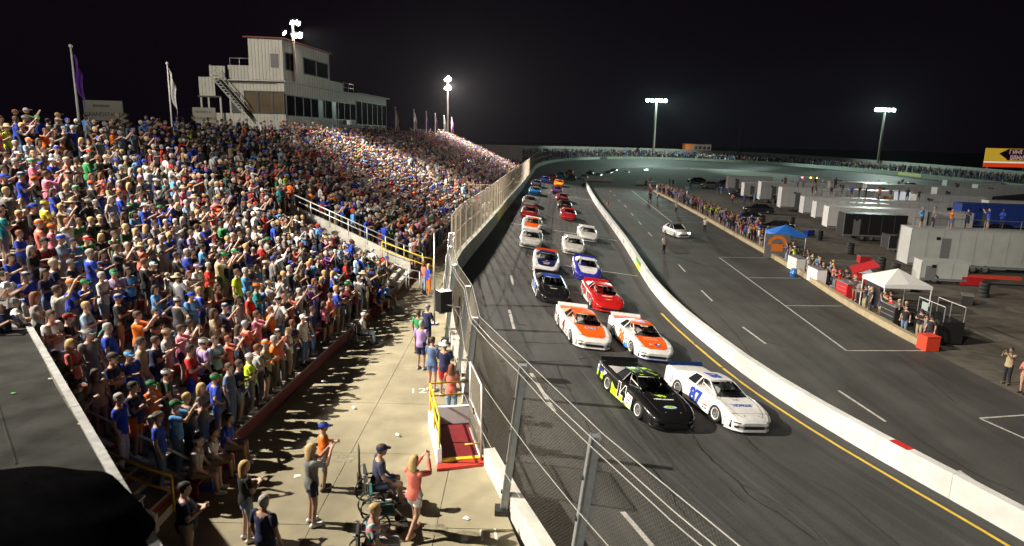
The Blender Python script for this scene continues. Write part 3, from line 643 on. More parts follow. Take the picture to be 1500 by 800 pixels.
# red cabinet boxes near the flag stand
P = Vector((xc-3.3, 69.5, 2.8)); RC = thing('red_barrier', 'red board barrier at the walkway end by the tan fence', 'barrier', P)
for k in range(3): MB().box((k*.95-.4, 0, .75), (.93, .08, 1.3)).build('board', MATS['red_paint'], RC)
# ------------------------------------------------------------------ press building
PB = thing('press_building', 'white corrugated press box building on top of the grandstand', 'building')
mat('press_metal', (.40, .40, .36), .55, .15, var=.07, scale=1.5, spots=.1); mat('press_band', (.62, .63, .58), .6, .1, var=.08, scale=1.2)
mat('dark_glass', (.008, .009, .010), .04, var=.2, scale=.6); mat('room_warm', (.16, .11, .06), .8, var=.5, scale=1.2)
def corr(a, b, z0, z1, n_out, m_, name='wall_panel', step=.32, parent=PB):
    """corrugated sheet from a to b: ribs stand proud"""
    a, b = Vector((*a, 0)), Vector((*b, 0)); L_ = (b-a).length; t = (b-a)/L_; n = Vector((*n_out, 0)); prof = []; s = 0
    z0a, z0b = z0 if isinstance(z0, tuple) else (z0, z0); z1a, z1b = z1 if isinstance(z1, tuple) else (z1, z1)
    while s < L_-.01:
        e = min(step, L_-s)
        for q, dd in ((0, 0), (.62, 0), (.7, .035), (.92, .035)): prof.append((s+e*q, dd))
        s += step
    prof.append((L_, 0)); vs = []; fs = []
    for s_, dd in prof:
        p = a+t*s_+n*dd; k = s_/L_; vs += [(p.x, p.y, z0a+(z0b-z0a)*k), (p.x, p.y, z1a+(z1b-z1a)*k)]
    for i in range(len(prof)-1): fs.append((2*i, 2*i+2, 2*i+3, 2*i+1))
    return MB().add(vs, fs).build(name, m_, parent)
def X_(y): return -21.75+(y-63)*.107       # line of the front face
fn = Vector((1, -.107)).normalized(); y_s = 63.0; y_e = 94.5
body = MB()     # solid core just behind the sheets
def core(y0, y1, xl0, xl1, z0, z1, dx=.06):
    body.add([(xl0, y0+dx, z0), (X_(y0)-dx, y0+dx, z0), (X_(y1)-dx, y1, z0), (xl1, y1, z0), (xl0, y0+dx, z1), (X_(y0)-dx, y0+dx, z1), (X_(y1)-dx, y1, z1), (xl1, y1, z1)],
             [(0, 3, 2, 1), (4, 5, 6, 7), (0, 1, 5, 4), (1, 2, 6, 5), (2, 3, 7, 6), (3, 0, 4, 7)])
core(63, 94.5, -26.9, -25, 9.0, 12.7); core(63, 82, -26.9, -26.5, 15.0, 15.75); core(63.02, 74, -24.9, -24, 15.8, 19.4); core(64, 73, -27.3, -26.5, 15.8, 17.3)
core(82, 94.5, -27, -26, 15.0, 15.5)
body.add([(-26.8, 64, 12.6), (-22.6, 64, 12.6), (-22.6, 64, 15.1), (-26.8, 64, 15.1), (-26.5, 94, 12.6), (-19.6, 94, 12.6), (-19.6, 94, 15.1), (-26.5, 94, 15.1)], [(0, 1, 2, 3), (4, 7, 6, 5), (0, 3, 7, 4), (1, 5, 6, 2)])
body.build('inner_wall', MATS['room_warm'], PB)
# lower front: parapet under the windows, windows, fascia band
corr((X_(63), 63), (X_(82), 82), 9.4, 12.75, fn, MATS['press_band'], 'lower_wall', .6)
corr((X_(82), 82), (X_(94.5), 94.5), 9.4, 12.3, fn, MATS['press_band'], 'lower_wall', .6)
corr((X_(63), 63), (X_(82), 82), (14.75, 14.75), (15.85, 15.85), fn, MATS['press_metal'], 'fascia', .6)
corr((X_(82), 82), (X_(94.5), 94.5), 15.2, 16.05, fn, MATS['press_metal'], 'fascia', .6)
MB().add([(X_(62.6)+.3, 62.6, 15.86), (X_(82.1)+.3, 82.1, 15.86), (X_(82.1)-7, 82.1, 15.86), (-27.5, 62.6, 15.86), (X_(62.6)+.3, 62.6, 15.95), (X_(82.1)+.3, 82.1, 15.95), (X_(82.1)-7, 82.1, 15.95), (-27.5, 62.6, 15.95)],
     [(0, 3, 2, 1), (4, 5, 6, 7), (0, 1, 5, 4), (1, 2, 6, 5), (2, 3, 7, 6), (3, 0, 4, 7)]).build('roof', MATS['press_metal'], PB)
MB().add([(X_(82.15)+.35, 82.15, 16.06), (X_(95)+.35, 95, 16.06), (X_(95)-6.5, 95, 16.06), (X_(82.15)-6.5, 82.15, 16.06), (X_(82.15)+.35, 82.15, 16.14), (X_(95)+.35, 95, 16.14), (X_(95)-6.5, 95, 16.14), (X_(82.15)-6.5, 82.15, 16.14)],
     [(0, 3, 2, 1), (4, 5, 6, 7), (0, 1, 5, 4), (1, 2, 6, 5), (2, 3, 7, 6), (3, 0, 4, 7)]).build('roof', MATS['press_metal'], PB)
def window(y0, y1, z0, z1, room=None):
    a, b = Vector((X_(y0), y0, 0)), Vector((X_(y1), y1, 0)); t = (b-a).normalized(); n = Vector((*fn, 0)); L_ = (b-a).length; T_ = Matrix(((t.x, n.x, 0, a.x), (t.y, n.y, 0, a.y), (0, 0, 1, 0), (0, 0, 0, 1)))
    fr = MB(); fr.box((L_/2, -.02, z0+.04), (L_, .12, .08), M=None); fr2 = MB()
    for c, d in (((L_/2, .0, z0+.04), (L_, .14, .08)), ((L_/2, .0, z1-.04), (L_, .14, .08)), ((.04, .0, (z0+z1)/2), (.08, .14, z1-z0-.165)), ((L_-.04, .0, (z0+z1)/2), (.08, .14, z1-z0-.165))):
        x, y, z = d[0]/2, d[1]/2, d[2]/2
        fr2.add([(c[0]+sx*x, c[1]+sy*y, c[2]+sz*z) for sz in (-1, 1) for sy in (-1, 1) for sx in (-1, 1)], [(0, 2, 3, 1), (4, 5, 7, 6), (0, 1, 5, 4), (2, 6, 7, 3), (0, 4, 6, 2), (1, 3, 7, 5)], T_)
    f = fr2.build('window', MATS['dark_metal'], PB)
    MB().add([(.08, -.03, z0+.08), (L_-.08, -.03, z0+.08), (L_-.08, -.03, z1-.08), (.08, -.03, z1-.08)], [(0, 1, 2, 3)], T_).build('pane', MATS[room or 'dark_glass'], f)
mat('tinted_glass', (.10, .075, .045), .2, var=.3, scale=.5)
for k in range(10): window(63.1+1.88*k, 63.1+1.88*(k+1)-.03, 12.75, 14.75, 'dark_glass' if k not in (4, 6) else 'tinted_glass')
for k in range(6): window(82.1+2.06*k, 82.1+2.06*(k+1)-.03, 12.3, 15.2)
# side walls facing the camera
corr((-28.6, 63), (X_(63), 63), 9.4, 12.9, (0, -1), MATS['press_metal'])
corr((-27.0, 63), (-25.6, 63), 12.9, 15.8, (0, -1), MATS['press_metal']); corr((-25.6, 63), (X_(63), 63), 15.0, 15.8, (0, -1), MATS['press_metal'])
for k, (x0, x1) in enumerate(((-25.6, -24.3), (-24.3, -22.95), (-22.95, -21.8))):
    f = MB(); z0_, z1_ = 12.95, 15.0
    for c, d in ((((x0+x1)/2, 62.98, z0_+.04), (x1-x0, .14, .08)), (((x0+x1)/2, 62.98, z1_-.04), (x1-x0, .14, .08)), ((x0+.05, 62.98, (z0_+z1_)/2), (.08, .14, z1_-z0_-.165)), ((x1-.05, 62.98, (z0_+z1_)/2), (.08, .14, z1_-z0_-.165))): f.box(c, d)
    f = f.build('window', MATS['dark_metal'], PB); MB().box(((x0+x1)/2, 63.0, 13.97), (x1-x0-.18, .02, 1.9)).build('pane', MATS['tinted_glass'], f)
MB().box((-26.4, 62.9, 13.9), (.8, .1, 1.9)).build('window', MATS['dark_metal'], PB)
corr((-24.95, 62.97), (X_(63)-.0, 62.97), 16.0, (19.7, 19.62), (0, -1), MATS['press_metal']); corr((-27.4, 64), (-24.95, 64), 15.95, 17.35, (0, -1), MATS['press_metal'])
MB().box((-22.55, 62.93, 17.75), (.7, .1, 1.2)).build('window', MATS['dark_metal'], PB)
MB().box((-25.0, 62.93, 15.72), (5.0, .12, .1)).build('trim', MATS['dark_metal'], PB)
# tower front
corr((X_(63), 63), (X_(74), 74), 16.0, 16.95, fn, MATS['press_metal'], 'tower_wall', .6); corr((X_(63), 63), (X_(74), 74), 18.6, 19.65, fn, MATS['press_metal'], 'tower_wall', .6)
for a, b in ((63, 63.35), (65.2, 67.3), (73.6, 74)): corr((X_(a), a), (X_(b), b), 16.95, 18.6, fn, MATS['press_metal'], 'tower_wall', .6)
for a, b in ((63.35, 65.2), (67.3, 70.4), (70.4, 73.6)): window(a, b-.02, 16.95, 18.6)
MB().add([(X_(62.7)+.25, 62.7, 19.66), (X_(74.2)+.25, 74.2, 19.66), (X_(74.2)-3.4, 74.2, 19.66), (-25.3, 62.7, 19.72), (X_(62.7)+.25, 62.7, 19.78), (X_(74.2)+.25, 74.2, 19.78), (X_(74.2)-3.4, 74.2, 19.78), (-25.3, 62.7, 19.84)],
     [(0, 3, 2, 1), (4, 5, 6, 7), (0, 1, 5, 4), (1, 2, 6, 5), (2, 3, 7, 6), (3, 0, 4, 7)]).build('roof', MATS['dark_red_board'], PB)
corr((X_(74), 74), (X_(78), 78), 15.95, 16.9, fn, MATS['press_metal'], 'parapet', .6)
handrail([(X_(78.2), 78.2, 17.0), (X_(81.5), 81.5, 17.0)], PB, nposts=3, drop=1.05, mid=.5)
handrail([(-27.2, 64.1, 18.0), (-25.4, 64.1, 18.0)], PB, nposts=3, drop=.85, mid=0)
# landing and outside stairs at the left
MB().box((-28.6, 63.6, 14.35), (2.2, 2.4, .15)).build('landing', MATS['dark_metal'], PB)
corr((-29.5, 62.4), (-28.0, 62.4), 14.4, 16.1, (0, -1), MATS['press_metal'], 'landing_screen')
corr((-28.9, 63.4), (-27.4, 63.4), 15.95, 17.2, (0, -1), MATS['press_metal'], 'landing_screen')
for x in (-29.4, -28.7, -27.6):
    MB().box((x, 62.5, 12.1), (.16, .16, 4.4)).build('landing_leg', MATS['press_metal'], PB)
for k in range(14): MB().box((-27.8+.21*k, 61.9, 16.2-.25*k), (.3, 1.0, .05)).build('stair_tread', MATS['galvanised'], PB)
for yy in (61.4, 62.42): 
    MB().tube([(-27.9, yy, 16.1), (-25.0, yy, 12.7)], .07, 5).build('stringer', MATS['press_metal'], PB)
    MB().tube([(-27.9, yy, 17.1), (-25.0, yy, 13.7)], .04, 5).build('handrail', MATS['press_metal'], PB)
    MB().tube([(-27.9, yy, 16.6), (-25.0, yy, 13.2)], .03, 5).build('mid_rail', MATS['press_metal'], PB)
o = MB().box((-23.0+3.2, 79, 12.5), (.05, 2.2, .5)).build('sign_board', MATS['press_band'], PB)
# ------------------------------------------------------------------ boards and flags behind the stand
def sign(px0, px1, py0, py1, Y, lines, label, ts):
    a, b = aty(px0, py1, Y), aty(px1, py0, Y); c = (a+b)/2; W_, H_ = abs(b.x-a.x), abs(b.z-a.z)
    S = thing('board_sign', label, 'sign', (c.x, c.y, a.z), R(4))
    MB().box((0, 0, H_/2), (W_, .08, H_)).build('board', mat('sign_cream', (.17, .165, .14), .6, var=.1, scale=1), S)
    for x in (-1, 1): MB().box((x*W_*.42, .12, -.9), (.12, .12, 2.6)).build('post', MATS['dark_metal'], S)
    for k, (tx, tsz, zz) in enumerate(lines):
        t = put('lettering', text_mesh(tx, tsz, mat('print_dark', (.02, .02, .02), .6), .01), S); t.rotation_euler = (R(90), 0, 0); t.location = (.15 if H_ > 1.25 else 0, -.052, H_*zz)
    return S
def marks(S, x0, x1, z, h, m_, y=-.05, seed=1, slant=.0):
    """lettering too blurred to read: a line of short dark strokes the height of the letters"""
    rr = random.Random(seed); x = x0; mb = MB()
    while x < x1:
        w_ = h*rr.uniform(.45, .75); k = rr.choice((0, 1, 2, 3))
        mb.box((x+h*.06, y, z), (h*.14, .012, h))
        if k != 1: mb.box((x+w_*.5, y-.002, z+h*rr.choice((-.42, 0, .42))), (w_*.7, .012, h*.14))
        if k != 2: mb.box((x+w_-h*.1, y-.001, z), (h*.13, .012, h*rr.choice((1, .6))))
        x += w_+h*.22
        if rr.random() < .15: x += h*.4
    return mb.build('lettering', m_, S)
PDK = mat('print_dark', (.02, .02, .02), .6)
S1 = sign(126, 178, 148, 176, 42, [('GRANDSTAND', .34, .30)], 'pale lettered board behind the top row between the two flagpoles', .3)
marks(S1, -.6, .35, .9, .16, PDK, -.052)
S2 = sign(284, 315, 158, 180, 58, [('GRANDSTAND', .27, .3)], 'smaller pale lettered board beside the press building stairs', .2)
marks(S2, -.75, .65, .95, .18, PDK, -.052, 3)
def flagpole(px0, py0, px1, py1, Y, col, label, fl=1.0, r=.07):
    b, t = aty(px1, py1, Y), aty(px0, py0, Y); FP = thing('flagpole', label, 'flagpole', (b.x, b.y, 10.0), 0, 'flagpoles along the back of the stand')
    H_ = t.z-10.0; MB().tube([(0, 0, 0), (0, 0, H_)], r, 8, r*.6).build('pole', MATS['white_paint'], FP, True); MB().ball((0, 0, H_+.05), .1).build('finial', MATS['white_paint'], FP)
    vs = []; fs = []; n = 8
    for i in range(n+1):
        for j in range(7):
            u, v = i/n, j/6; vs.append((.08+u*.30*fl+.05*math.sin(v*6+u*3), .12*math.sin(u*9+v*2), H_-.25-v*1.5*fl-u*1.1*fl))
    for i in range(n):
        for j in range(6): a = i*7+j; fs.append((a, a+1, a+8, a+7))
    me = MB().add(vs, fs).mesh('flag', mat('flag_cloth_'+''.join(c for c in label.split()[1]), col, .8, var=.15), True); f = put('flag', me, FP)
    mod = f.modifiers.new('thick', 'SOLIDIFY'); mod.thickness = .012
flagpole(103, 69, 114, 163, 36, (.09, .02, .26), 'tall purple flag hanging on the leftmost white pole', 1.15)
flagpole(243, 94, 251, 170, 48, (.6, .6, .6), 'tall white flag on the pole behind the upper left rows', 1.3)
for k, (px, col, nm) in enumerate(((579, (.5, .48, .6), 'a pale flag beside the press building end'), (606, (.62, .6, .6), 'a white flag, second beyond the press building'), (624, (.35, .18, .42), 'a purple flag, third beyond the press building'), (637, (.12, .1, .16), 'a dark flag between the purple flags'), (650, (.4, .4, .4), 'a grey flag beside the floodlight pole'), (661, (.45, .12, .5), 'a magenta flag just right of the floodlight pole'))):
    flagpole(px, 158+3*k, px+.5, 190, 100+8*k, col, nm, 1.5 if k < 2 else 1.2, .09)
# ------------------------------------------------------------------ floodlight poles
LAMP = mat('lamp_glow', (1, .93, .82), emit=140); LAMPG = mat('lamp_glow_green', (.72, 1, .88), emit=60)
def floodlight(base, ztop, heads, label, gm, energy=0, col=(1, .86, .66), aim=None, second=None, poler=.22, pm='pole_grey', hr=.28, blend=.6, cone=150, soft=.28):
    FL = thing('floodlight_pole', label, 'floodlight', base)
    H_ = ztop-base[2]; MB().tube([(0, 0, 0), (0, 0, H_)], poler, 10, poler*.7).build('pole', mat('pole_grey', (.38, .36, .32), .6, .2, var=.1), FL, True)
    zs = sorted({h[2] for h in heads})
    for z_ in zs:
        xs = [h[0] for h in heads if h[2] == z_]; ys = [h[1] for h in heads if h[2] == z_]
        MB().tube([(min(xs)-.2, min(ys), H_+z_+.25), (max(xs)+.2+.001, max(ys), H_+z_+.25)], .06, 6).build('crossarm', MATS['dark_metal'], FL)
    a = (Vector(aim)-Vector(base)-Vector((0, 0, H_))).normalized()
    q = a.to_track_quat('Z', 'Y').to_matrix().to_4x4()
    for h in heads:
        M = Matrix.Translation((h[0], h[1], H_+h[2]))@q
        hd = MB(); n = 12; hd.loft([[(r_*math.cos(2*math.pi*j/n), r_*math.sin(2*math.pi*j/n), z_) for j in range(n)] for r_, z_ in ((hr*.3, -hr*1.1), (hr*.7, -hr*.7), (hr, 0), (hr*1.04, .04))], M=M)
        hb_ = hd.build('lamp_head', MATS['dark_metal'], FL)
        MB().add([(hr*.95*math.cos(2*math.pi*j/n), hr*.95*math.sin(2*math.pi*j/n), .05) for j in range(n)], [tuple(range(n))], M).build('lamp_glass', gm, hb_)
        MB().tube([(h[0], h[1], H_+h[2]+.25), tuple((M@Vector((0, 0, -hr*.6))))], .03, 5).build('lamp_arm', MATS['dark_metal'], hb_)
    if energy:
        ld = bpy.data.lights.new('flood', 'SPOT'); ld.energy = energy; ld.color = col; ld.spot_size = R(cone); ld.spot_blend = blend; ld.shadow_soft_size = soft
        lo = bpy.data.objects.new('flood', ld); COL.objects.link(lo); lo.parent = FL; lo.location = Vector((0, 0, H_-.3))+a*.9
        lo.rotation_euler = (-a).to_track_quat('Z', 'Y').to_euler()
        if second:
            l2 = ld.copy(); l2.energy = second[1]; l2.spot_size = R(second[2]); lo2 = bpy.data.objects.new('flood', l2); COL.objects.link(lo2); lo2.parent = FL; a2 = (Vector(second[0])-Vector(base)-Vector((0, 0, H_))).normalized()
            lo2.location = Vector((0, 0, H_-.2))+a2*.9; lo2.rotation_euler = (-a2).to_track_quat('Z', 'Y').to_euler()
    return FL
KW = 1000.
h6 = [(-.9+.6*i, .05*i, 0) for i in range(4)]+[(-.9+.6*i, .05*i, -1.6) for i in range(4)]
WARM = (1, .90, .74)
floodlight((-36, 16.5, 4), 34, h6, 'floodlight mast behind the stand nearest the camera', LAMP, 290*KW, WARM, (10, 27, 0), ((-24, 63, 16), 55*KW, 40), blend=1, cone=66)
floodlight((-36, -30, 4), 34, h6, 'added unseen floodlight mast giving soft fill, behind the near roof', LAMP, 110*KW, (1, .92, .82), (8, 12, 0), blend=1, cone=110, soft=2.2)  # added out of view as soft fill for the car noses and crowd
P = aty(436, 58, 66)
floodlight((X_(65.0)+.16, 65.0, 15.96), 21.6, [(-.1, 0, -.1), (.25, .05, -.1), (.5, .1, -.2), (.0, 0, -1.25), (.35, 0, -1.3), (.68, 0, -1.35), (-.85, 0, -1.1)], 'floodlight mast against the white press tower', LAMP, 105*KW, (1, .88, .72), (8, 62, 0), None, .14, hr=.24, blend=1, cone=115)
P = aty(656, 118, 140)
floodlight((P.x, 140, 8), 22.3, [(-.4, 0, .2), (.4, 0, .2), (0, 0, .6), (-.4, 0, -1.5), (.4, 0, -1.5), (0, 0, -1.1)], 'floodlight mast beyond the end of the press building', LAMP, 150*KW, (1, .88, .76), (4, 122, 2), ((-9, 112, 8), 90*KW, 100), .22, hr=.38, cone=120)
P = aty(967, 148, 300)
floodlight((P.x-.5, 305, 4), 28.5, [(-4+2*i, 0, 0) for i in range(5)], 'floodlight mast on the far turn, left of the other one', LAMPG, 80*KW, (.72, 1, .86), (62, 265, 0), ((122, 190, 3), 300*KW, 50), .6, hr=.9, cone=110)
P = aty(1302, 162, 235)
floodlight((P.x-.2, 237, 3), 23.4, [(-3+1.5*i, 0, 0) for i in range(5)], 'floodlight mast on the far turn, rightmost in view', LAMPG, 50*KW, (.8, 1, .88), (100, 200, 0), ((45, 300, 4), 330*KW, 50), .45, hr=.65, cone=120)
DP = thing('dark_pole', 'thin unlit pole beyond the far turn between the two lit masts', 'pole', aty(1082, 215, 300)); MB().tube([(0, 0, -6), (0, 0, 8.5)], .35, 8, .22).build('shaft', MATS['dark_metal'], DP)
# orange and white hut on the far bank, faint glow put into its walls
P = aty(1020, 218, 318); HT = thing('lit_hut', 'small orange and white lit hut on the far bank', 'building', (P.x, P.y, 5.5), R(5))
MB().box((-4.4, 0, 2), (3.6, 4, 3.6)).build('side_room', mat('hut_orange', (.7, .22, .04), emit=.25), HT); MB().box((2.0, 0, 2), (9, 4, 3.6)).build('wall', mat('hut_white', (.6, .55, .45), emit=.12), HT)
MB().box((0, 0, 3.95), (14, 4.6, .25)).build('roof', MATS['red_paint'], HT)
for k in range(4): MB().box((-1+2.1*k, -2.03, 2.2), (1.4, .06, 1.4)).build('window', MATS['press_band'], HT)
# billboard at the right edge; panels glow in place of lamps shining on it
a, b = aty(1441, 240, 215), aty(1520, 216, 215); BB = thing('billboard', 'lit yellow and red billboard beyond the back straight', 'billboard', (a.x, 215, a.z), R(4))
W_ = b.x-a.x
MB().box((W_/2, 0, 3.0), (W_, .4, 4.1)).build('panel', mat('board_yellow', (.8, .5, .04), emit=.45), BB)
MB().box((W_/2, 0, .62), (W_, .4, .5)).build('strip', mat('board_cream', (.9, .7, .6), emit=.7), BB)
MB().box((W_/2, 0, -.32), (W_, .4, 1.25)).build('lower_panel', mat('board_red', (.75, .06, .01), emit=.6), BB)
pd = mat('board_print', (.12, .03, .10), .6)
bpk = mat('board_pink', (.9, .55, .5), emit=.5)
marks(BB, 8, 17.5, 4.0, 1.3, bpk, -.25, 5); marks(BB, 8.6, 17, 2.2, 1.5, bpk, -.25, 8)
MB().add([(4.5, -.22, 3.4), (7.5, -.22, 4.9), (7.8, -.22, 1.4)], [(0, 1, 2)]).build('emblem', pd, BB); MB().box((12.8, -.205, 3.1), (10.8, .01, 3.6)).build('print_field', pd, BB)
for x in (2, W_-2): MB().box((x, .5, -4), (.5, .5, 8)).build('leg', MATS['dark_metal'], BB)
# ------------------------------------------------------------------ stock cars (x forward, y left, z up)
mat('car_paint', objcol=True, rough=.3, var=.09, scale=5, coat=.6, spots=.12); mat('car_black', (.010, .010, .011), .5, var=.15)
mat('tyre_rubber', (.014, .014, .014), .75, var=.2, scale=20); mat('rim_metal', (.32, .32, .33), .35, .7, var=.1); mat('rim_red', (.35, .03, .02), .4, .3)
mat('car_glass', (.012, .014, .018), .06, var=.1); mat('cage_white', (.62, .64, .62), .4, var=.05)
_zx = [-2.5, -2.2, -1.7, -1.2, -.2, .5, .95, 1.4, 1.8, 2.1, 2.3, 2.43, 2.5]
_zt = [.97, .965, .94, .92, .88, .87, .855, .80, .72, .63, .555, .48, .42]
_ws = [.90, .955, .985, .995, .995, .995, .995, .99, .965, .90, .80, .68, .52]
def ztop(x): return float(np.interp(x, _zx, _zt))
def wid(x): return float(np.interp(x, _zx, _ws))
def zsurf(x, y):
    w_ = wid(x); u = min(1, abs(y)/w_); zt = ztop(x); fen = .035*math.exp(-((x-1.45)/.5)**2)+.02*math.exp(-((x+1.25)/.5)**2)
    return zt + fen*max(0, 1-abs(u-.8)/.3) - .018*(u**2) - (.0 if u < .86 else (u-.86)/.14*.075)
AX = (1.43, -1.27); WR = .345
def zbot(x):
    for a in AX:
        if abs(x-a) < .43: return .10+math.sqrt(max(0, .43**2-(x-a)**2))*1.36
    return .12 if x < 2.2 else .10
def car_body():
    xs = sorted(set([-2.5, -2.35, -2.2, -2.0, -1.8, -.75, -.5, -.2, .1, .5, .8, .95, 1.95, 2.1, 2.2, 2.3, 2.38, 2.45, 2.5]+[a+s*.43 for a in AX for s in (-1.001, -.98, -.85, -.65, -.4, 0, .4, .65, .85, .98, 1.001)]))
    mb = MB(); rings = []
    us = [-1, -.96, -.86, -.8, -.6, -.3, 0, .3, .6, .8, .86, .96, 1]
    for x in xs:
        w_ = wid(x); zb = zbot(x); sh = zsurf(x, w_)
        L_ = [(x, -w_*.965, zb), (x, -w_*1.0, max(zb+.01, .30)), (x, -w_*1.003, max(zb+.02, .55 if x < 2.0 else sh-.12))]
        ring = L_ + [(x, u*w_, zsurf(x, u*w_)) for u in us] + [(p[0], -p[1], p[2]) for p in L_[::-1]]
        rings.append(ring)
    mb.loft(rings, cap=False, closed=False)
    n = len(rings[0])
    for r, f in ((rings[0], 1), (rings[-1], 0)):       # tail and nose caps as strips
        o = len(mb.v); mb.v += r; k = n//2
        for i in range(k):
            a, b, c, d = o+i, o+i+1, o+n-2-i, o+n-1-i
            if b < c: mb.f.append((a, b, c, d)); mb.m.append(0)
    return mb
_cb = fixn(car_body().mesh('body', MATS['car_paint'], True))
def patch_top(x0, x1, yf, off, name, nx=10, ny=8, m='car_paint', thick=True):
    """a panel lying on the upper surface: x0..x1, half width yf(x)"""
    mb = MB()
    for i in range(nx+1):
        x = x0+(x1-x0)*i/nx
        for j in range(ny+1): y = yf(x)*(2*j/ny-1); mb.v.append((x, y, zsurf(x, y)+off*(1 if 0 < j < ny and 0 < i < nx else .35)))
    for i in range(nx):
        for j in range(ny): a = i*(ny+1)+j; mb.f.append((a, a+ny+1, a+ny+2, a+1)); mb.m.append(0)
    return mb.mesh(name, MATS[m], True)
hood_me = patch_top(.93, 2.28, lambda x: float(np.interp(x, [.93, 1.6, 2.1, 2.28], [.70, .66, .56, .40])), .012, 'hood')
deck_me = patch_top(-2.46, -1.62, lambda x: .80, .01, 'deck_lid', 5, 6)
nose_me = patch_top(2.1, 2.49, lambda x: wid(x)*.94, .006, 'nose_panel', 6, 8)
# greenhouse
RF_ = [(-.92, .52, 1.235), (-.45, .55, 1.27), (-.05, .545, 1.262), (.10, .53, 1.238)]   # roof: x, half width, z
mb = MB(); rg = []
for x, hw, z in RF_: rg.append([(x, hw*u, z+.02*(1-u*u)) for u in (-1, -.8, -.4, 0, .4, .8, 1)])
mb.loft(rg, False, closed=False); rg2 = [[(p[0], p[1], p[2]-.035) for p in r] for r in rg]; mb.loft(rg2, False, closed=False)
for r, r2 in ((rg[0], rg2[0]), (rg[-1], rg2[-1])): o = len(mb.v); mb.v += r+r2; mb.f += [(o+i, o+i+1, o+8+i, o+7+i) for i in range(6)]; mb.m += [0]*6
for k in (0, -1): o = len(mb.v); mb.v += [r[k] for r in rg]+[r[k] for r in rg2]; mb.f += [(o+i, o+i+1, o+5+i, o+4+i) for i in range(3)]; mb.m += [0]*3
roof_me = fixn(mb.mesh('roof', MATS['car_paint'], True))
def glassq(p, name='window', m='car_glass'):
    return MB().add(p, [tuple(range(len(p)))]).mesh(name, MATS[m])
WS = [(.90, -.70, .862), (.90, .70, .862), (.12, .515, 1.225), (.12, -.515, 1.225)]
mb = MB(); n = 6; rg = []
for i in range(n+1):
    t = i/n; hw = .70+(.515-.70)*t; x = .90+(.12-.90)*t; z = .862+(1.225-.862)*t; rg.append([(x+.10*(1-u*u)*(1-t*.6), u*hw, z+.03*math.sin(math.pi*t)) for u in (-1, -.6, -.2, .2, .6, 1)])
mb.loft(rg, False, closed=False)
# clear windscreen: real glass over a modelled cockpit
gm2 = bpy.data.materials.new('windscreen_glass'); gm2.use_nodes = True; N_ = gm2.node_tree.nodes; N_.remove(N_['Principled BSDF'])
tr = N_.new('ShaderNodeBsdfTransparent'); tr.inputs[0].default_value = (.75, .78, .78, 1); gl_ = N_.new('ShaderNodeBsdfGlossy'); gl_.inputs['Roughness'].default_value = .05; fr = N_.new('ShaderNodeFresnel'); fr.inputs[0].default_value = 1.5; ms = N_.new('ShaderNodeMixShader')
for a_, b_ in ((fr.outputs[0], ms.inputs[0]), (tr.outputs[0], ms.inputs[1]), (gl_.outputs[0], ms.inputs[2]), (ms.outputs[0], N_['Material Output'].inputs[0])): gm2.node_tree.links.new(a_, b_)
MATS['windscreen_glass'] = gm2
wind_me = mb.mesh('windscreen', gm2, True)
rear_me = glassq([(-1.62, -.62, .955), (-1.62, .62, .955), (-.95, .5, 1.225), (-.95, -.5, 1.225)][::-1], 'rear_window')
def bars(lst, r, name, m): 
    b = MB(); [b.tube(p, r, 6) for p in lst]; return b.mesh(name, MATS[m], True)
pillar_mes = []; sail_mes = []; qwin_mes = []
for s in (-1, 1):
    for p, q, w_ in (((.93, .715, .86), (.13, .53, 1.24), .035), ((-.30, .83, .88), (-.28, .56, 1.245), .03), ((-.98, .82, .90), (-.80, .545, 1.24), .03)):
        a, b = Vector((p[0], s*p[1], p[2])), Vector((q[0], s*q[1], q[2]))
        pillar_mes.append(fixn(MB().loft([[c+Vector((w_*i, s*.012*j, 0)) for i, j in ((-1, -1), (1, -1), (1, 1), (-1, 1))] for c in (a, b)]).mesh('pillar', MATS['car_paint'])))
    sail_mes.append(MB().add([(-.98, s*.82, .90), (-.84, s*.545, 1.245), (-1.0, s*.505, 1.225), (-1.72, s*.72, .945), (-1.85, s*.80, .935)], [(0, 1, 2, 3, 4)]).mesh('sail_panel', MATS['car_paint']))
    qwin_mes.append(MB().add([(-.92, s*.80, .905), (-.82, s*.55, 1.22), (-.36, s*.565, 1.22), (-.38, s*.815, .892)], [(0, 1, 2, 3)]).mesh('quarter_window', MATS['car_glass']))
cage_me = bars([[(.75, s*.52, .87), (.1, s*.44, 1.2), (-.35, s*.46, 1.21), (-.9, s*.4, 1.15), (-1.5, s*.35, .9)] for s in (-1, 1)]+[[(-.35, -.5, .7), (-.35, -.46, 1.2), (-.35, .46, 1.2), (-.35, .5, .7)], [(.1, -.44, 1.2), (.1, .44, 1.2)], [(.6, -.12, .87), (.14, -.1, 1.2)], [(.7, .22, .87), (.14, .16, 1.2)], [(-.35, -.45, 1.15), (-.9, .38, .9)], [(.6, -.5, .86), (-.3, -.55, 1.02)], [(.6, .5, .86), (-.3, .55, 1.02)]], .022, 'roll_cage', 'cage_white')
mb = MB(); mb.box((-.35, 0, .845), (2.5, 1.30, .02)); mb.box((.35, .32, .90), (.1, .9, .06)); cock_me = mb.mesh('cockpit_floor', MATS['car_black'])
mb = MB(); mb.box((-.42, .30, .98), (.12, .5, .34)); mb.box((-.36, .30+.22, 1.08), (.26, .06, .16)); mb.box((-.36, .30-.22, 1.08), (.26, .06, .16)); seat_me = mb.mesh('seat', MATS['car_black'])
mb = MB(); mb.ball((-.24, .30, 1.08), (.13, .115, .13), 10, 8); mb.ball((-.2, .30, .88), (.14, .2, .16), 10, 6); driv_me = mb.mesh('driver', mat('driver_suit', (.45, .45, .47), .5), True)
